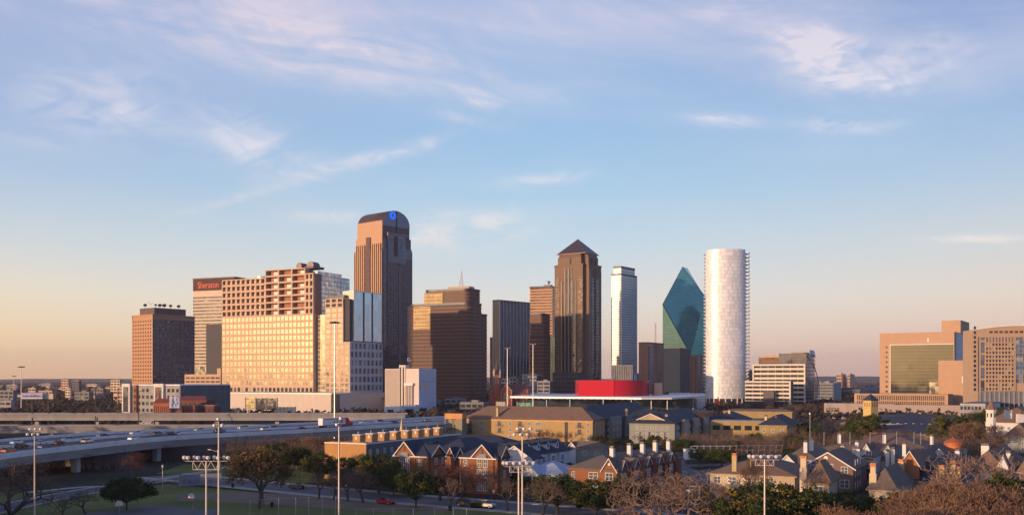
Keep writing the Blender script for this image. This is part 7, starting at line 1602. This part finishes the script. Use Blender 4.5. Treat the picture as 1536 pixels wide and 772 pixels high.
t = thing('white_shed', 'small white utility shed left of the carport frames', 'shed', (X(1034, 372), 372, 0), R(20)); MB().box(-1.7, 1.7, -1.5, 1.5, 0, H(673, 372)).build('wall', wsd, t); MB().box(-1.9, 1.9, -1.7, 1.7, H(673, 372), H(673, 372) + .2).build('roof', M_('grey'), t); MB().box(-.5, .5, -1.56, -1.5, 0, 2.1).build('door', M_('steel'), t)

# ---------------------------------------------------------------- vehicles
tyre = mat('tyre', (.02, .02, .02), .8); rimm = mat('rim', (.5, .5, .52), .3, .8); cglass = mat('car_glass', (.02, .025, .03), .08, 0, var=0, fine=0, spec=.8); hlm = mat('headlamp', (.8, .78, .7), .15, 0, var=0, fine=0); tlm = mat('tail_lamp', (.5, .02, .02), .2, 0, var=0, fine=0)
def carpaint(n, c, metal=.3): return mat('paint_' + n, c, .25, metal, var=.02, fine=.0, spec=.6)
def car(label, colr, loc, rz, kind='sedan', group=None):
    t = thing('suv' if kind == 'suv' else 'sedan', label, 'car', loc, rz, group); L, Wd = (4.7, 1.85)
    if kind == 'suv': low = [(0, .35), (0, .95), (.15, 1.05), (1.15, 1.15), (4.45, 1.15), (4.7, 1.0), (4.7, .35)]; cab = [(1.05, 1.1), (1.85, 1.72), (4.1, 1.74), (4.6, 1.1)]
    else: low = [(0, .32), (0, .78), (.12, .88), (1.3, 1.0), (3.9, 1.02), (4.65, .95), (4.7, .85), (4.7, .32)]; cab = [(1.25, .96), (2.05, 1.45), (3.2, 1.47), (4.05, .98)]
    def prof(pts, w0, w1, m, nm, zsplit):
        n = len(pts); mb = MB(); sc = lambda z: w0 if z < zsplit else w1
        vs = [(x - L / 2, -sc(z) / 2, z) for x, z in pts] + [(x - L / 2, sc(z) / 2, z) for x, z in pts]
        mb.add(vs, [tuple(range(n)), tuple(range(2 * n - 1, n - 1, -1))] + [((i + 1) % n, i, i + n, (i + 1) % n + n) for i in range(n)]); o = mb.build(nm, m, t); b_ = o.modifiers.new('b', 'BEVEL'); b_.width = .07; b_.segments = 2; return o
    prof(low, Wd, Wd - .12, colr, 'body', .9); prof(cab, Wd - .18, Wd - .5, cglass, 'windows', 1.3)
    top = [(x, z) for x, z in cab[1:3]]; MB().hexa([(top[0][0] - L / 2 - .05, -(Wd - .5) / 2, top[0][1] - .02), (top[1][0] - L / 2 + .08, -(Wd - .5) / 2, top[1][1] - .02), (top[1][0] - L / 2 + .08, (Wd - .5) / 2, top[1][1] - .02), (top[0][0] - L / 2 - .05, (Wd - .5) / 2, top[0][1] - .02)],
        [(top[0][0] - L / 2, -(Wd - .56) / 2, top[0][1] + .05), (top[1][0] - L / 2, -(Wd - .56) / 2, top[1][1] + .05), (top[1][0] - L / 2, (Wd - .56) / 2, top[1][1] + .05), (top[0][0] - L / 2, (Wd - .56) / 2, top[0][1] + .05)]).build('roof', colr, t)
    for x in (.85 - L / 2, 3.85 - L / 2):
        for y in (-1, 1):
            w = MB().tube((x, y * (Wd / 2 - .2), .34), (x, y * (Wd / 2 + .01), .34), .34, n=14).build('wheel', tyre, t); MB().tube((x, y * (Wd / 2 + .005), .34), (x, y * (Wd / 2 + .03), .34), .2, n=10).build('rim', rimm, w)
    for y in (-.65, .65): MB().box(-L / 2 - .02, -L / 2 + .1, y - .2, y + .2, .62, .78).build('headlight', hlm, t); MB().box(L / 2 - .1, L / 2 + .02, y - .2, y + .2, .68, .84).build('tail_light', tlm, t)
    return t
wht = carpaint('white', (.7, .7, .7), .1); slv = carpaint('silver', (.48, .47, .44), .6); rdc = carpaint('red', (.42, .02, .02)); blk = carpaint('black', (.02, .02, .025)); blu = carpaint('blue', (.05, .09, .2)); gryc = carpaint('grey', (.14, .15, .17), .5); orn = carpaint('copper', (.28, .10, .06), .4)
sa = math.atan2(-72, 109)
def on_street(px, py, d=0): D_ = Dg(py); return (X(px, D_), D_, .03)
car('dark red hatchback parked on the street behind the street trees', rdc, on_street(579, 755), sa + math.pi, 'sedan'); car('silver SUV parked on the street before the brick townhouses', slv, on_street(729, 761), sa + math.pi, 'suv')
car('black SUV parked just left of the silver one', blk, on_street(699, 758.5), sa + math.pi, 'suv'); car('black SUV passing behind the big spreading oak', blk, on_street(445, 733), sa + math.pi, 'suv')
car('pale blue car parked below the beige cottage', carpaint('sky', (.25, .33, .45), .4), (X(1124, 226), 226, 0), .2); car('dark car half hidden at the lower centre garden lane', blu, (X(1040, 226), 226, 0), .8); car('white van like car parked by the hollow lane', wht, (X(1040, 262), 262, 0), .9, 'suv')
car('silver car parked in the hollow near the carports', slv, (X(1012, 300), 300, 0), 1.1); car('grey car parked near the white shed', gryc, (X(1026, 305), 305, 0), .9)
hw = [(12, 9, 'copper', 'copper coloured car driving on the near lanes at the far left'), (78, 10, 'blue', 'blue car driving close to the parapet above the first pier'), (86, 17, 'black', 'black car just behind the blue one over the first pier'), (76, 23.5, 'white', 'white car on the median side over the first pier'), (92, 28, 'grey', 'dark grey car on the far lanes over the first pier'), (22, 33, 'white', 'white car on the far lanes at the far left'), (193, 8, 'white', 'white car near the parapet between the first and second pier'),
      (255, 12, 'black', 'black car before the upper viaduct right of the second pier'), (275, 17, 'white', 'white car directly behind the black one near the second pier'), (322, 22, 'grey', 'dark car passing the slender light pole'), (396, 20, 'white', 'white car heading right before the precast hall'), (408, 30, 'black', 'black car beside the white one before the precast hall'), (355, 36, 'silver', 'silver car on the far lanes left of the hall window'), (595, 15, 'blue', 'blue car with red lights right of the truck'), (652, 22, 'silver', 'silver car at the right end of the highway'), (300, 36, 'silver', 'silver car on the far lanes below the warehouses')]
hw += [(140, 13, 'silver', 'silver car a little left of the second pier'), (160, 30, 'black', 'black car on the far lanes left of the second pier'), (215, 34, 'white', 'white car on the far lanes above the second pier'), (238, 20, 'grey', 'grey car by the median right of the second pier'), (445, 12, 'black', 'black car trailing behind the lorry near the parapet'), (545, 28, 'white', 'white car beyond the lorry cab'), (570, 34, 'grey', 'grey car on the far lanes beyond the lorry'), (40, 18, 'black', 'black car in the middle lanes at the far left')]
for px, d_, c_, lb in hw:
    p_, an, i_ = deckpt(px, d_); car(lb, MT['paint_' + c_], (p_.x, p_.y, ZD + .01), an + (0 if d_ > 23.6 else math.pi), 'suv' if len(lb) % 2 else 'sedan')
# red and white lorry
p_, an, i_ = deckpt(497, 17); t = thing('semi_truck', 'red lorry cab pulling a long white trailer with a red stripe on the highway', 'truck', (p_.x, p_.y, ZD + .01), an)
an2 = an; wtm = mat('trailer_white', (.74, .74, .74), .4, var=.03)
MB().box(-10, 5.2, -1.3, 1.3, 1.1, 4.2).build('trailer', wtm, t)
tr_ = [o for o in t.children][0]; m = MB(); m.box(-9.0, 5.0, -1.32, -1.301, 3.55, 3.85); m.box(1.5, 3.4, -1.32, -1.301, 1.9, 3.1); m.build('red_stripe', mat('stripe_red', (.45, .02, .03), .4), tr_)
m = MB(); [m.box(-2.5 + i * .55, -2.15 + i * .55, -1.32, -1.301, 2.0, 2.9 - (i % 3) * .25) for i in range(6)]; m.build('dark_marks', mat('mark_navy', (.05, .05, .1), .5), tr_)
m = MB(); m.add([(5.6, -1.25, .6), (10.4, -1.25, .6), (10.5, -1.2, 1.9), (8.6, -1.15, 2.2), (8.0, -1.1, 3.0), (7.2, -1.1, 4.0), (5.6, -1.1, 4.1)] + [(5.6, 1.25, .6), (10.4, 1.25, .6), (10.5, 1.2, 1.9), (8.6, 1.15, 2.2), (8.0, 1.1, 3.0), (7.2, 1.1, 4.0), (5.6, 1.1, 4.1)], [tuple(range(7)), tuple(range(13, 6, -1))] + [((i + 1) % 7, i, i + 7, (i + 1) % 7 + 7) for i in range(7)]); m.build('cab', rdc, t)
MB().hexa([(8.05, -1.0, 2.25), (8.62, -1.0, 2.25), (8.62, 1.0, 2.25), (8.05, 1.0, 2.25)], [(7.9, -1.0, 3.0), (8.04, -1.0, 3.0), (8.04, 1.0, 3.0), (7.9, 1.0, 3.0)]).build('windscreen', cglass, t); MB().box(7.0, 7.9, -1.17, -1.12, 2.2, 2.9).build('side_window', cglass, t)
for x in (-8.8, -7.6, 3.2, 6.3, 9.4):
    for y in (-1, 1): w = MB().tube((x, y * .9, .5), (x, y * 1.27, .5), .5, n=14).build('wheel', tyre, t); MB().tube((x, y * 1.271, .5), (x, y * 1.29, .5), .26, n=10).build('rim', rimm, w)
m = MB(); m.box(-9.8, 5.0, -.5, .5, .8, 1.08); m.box(5.0, 9.8, -.45, .45, .45, .9); m.build('chassis', ironm, t)
for x, y in ((6.0, -1.0), (6.0, 1.0)): MB().tube((x, y, 1.5), (x, y, 4.4), .09, n=8).build('exhaust_stack', rimm, t)
# distant parked vehicles behind the viaduct
random.seed(9)
for i in range(8): px = 110 + i * 12; D = 600 + random.uniform(-15, 15); car('small distant vehicle parked behind the upper viaduct', random.choice((wht, slv, blu, rdc)), (X(px, D), D, 0), random.uniform(0, 3), random.choice(('suv', 'sedan')), 'distant vehicles behind the viaduct')
random.seed(10)
for i in range(7): px = 642 + i * 8; D = 620 + random.uniform(-10, 10); car('small distant vehicle in the depot lot', random.choice((wht, slv, gryc)), (X(px, D), D, 0), random.uniform(0, 3), 'suv', 'distant vehicles in the depot lot')

# ---------------------------------------------------------------- air
hz = MB().box(-9800, 9800, -1200, 9900, -1, 262).build('haze', bpy.data.materials.new('haze'), kind='stuff')
hm2 = hz.data.materials[0]; hm2.use_nodes = True; nt = hm2.node_tree; nt.nodes.clear(); o_ = nt.nodes.new('ShaderNodeOutputMaterial'); v_ = nt.nodes.new('ShaderNodeVolumePrincipled')
v_.inputs['Color'].default_value = (.86, .80, .88, 1); v_.inputs['Density'].default_value = 5.5e-5; v_.inputs['Anisotropy'].default_value = .15; nt.links.new(v_.outputs[0], o_.inputs['Volume'])
S.cycles.volume_bounces = 0; S.cycles.max_bounces = 5; S.cycles.diffuse_bounces = 2; S.cycles.glossy_bounces = 3; S.cycles.use_denoising = True
for o in bpy.data.objects:
    if '_h' in o: del o['_h']
print('OBJECT COUNT', len(bpy.data.objects))
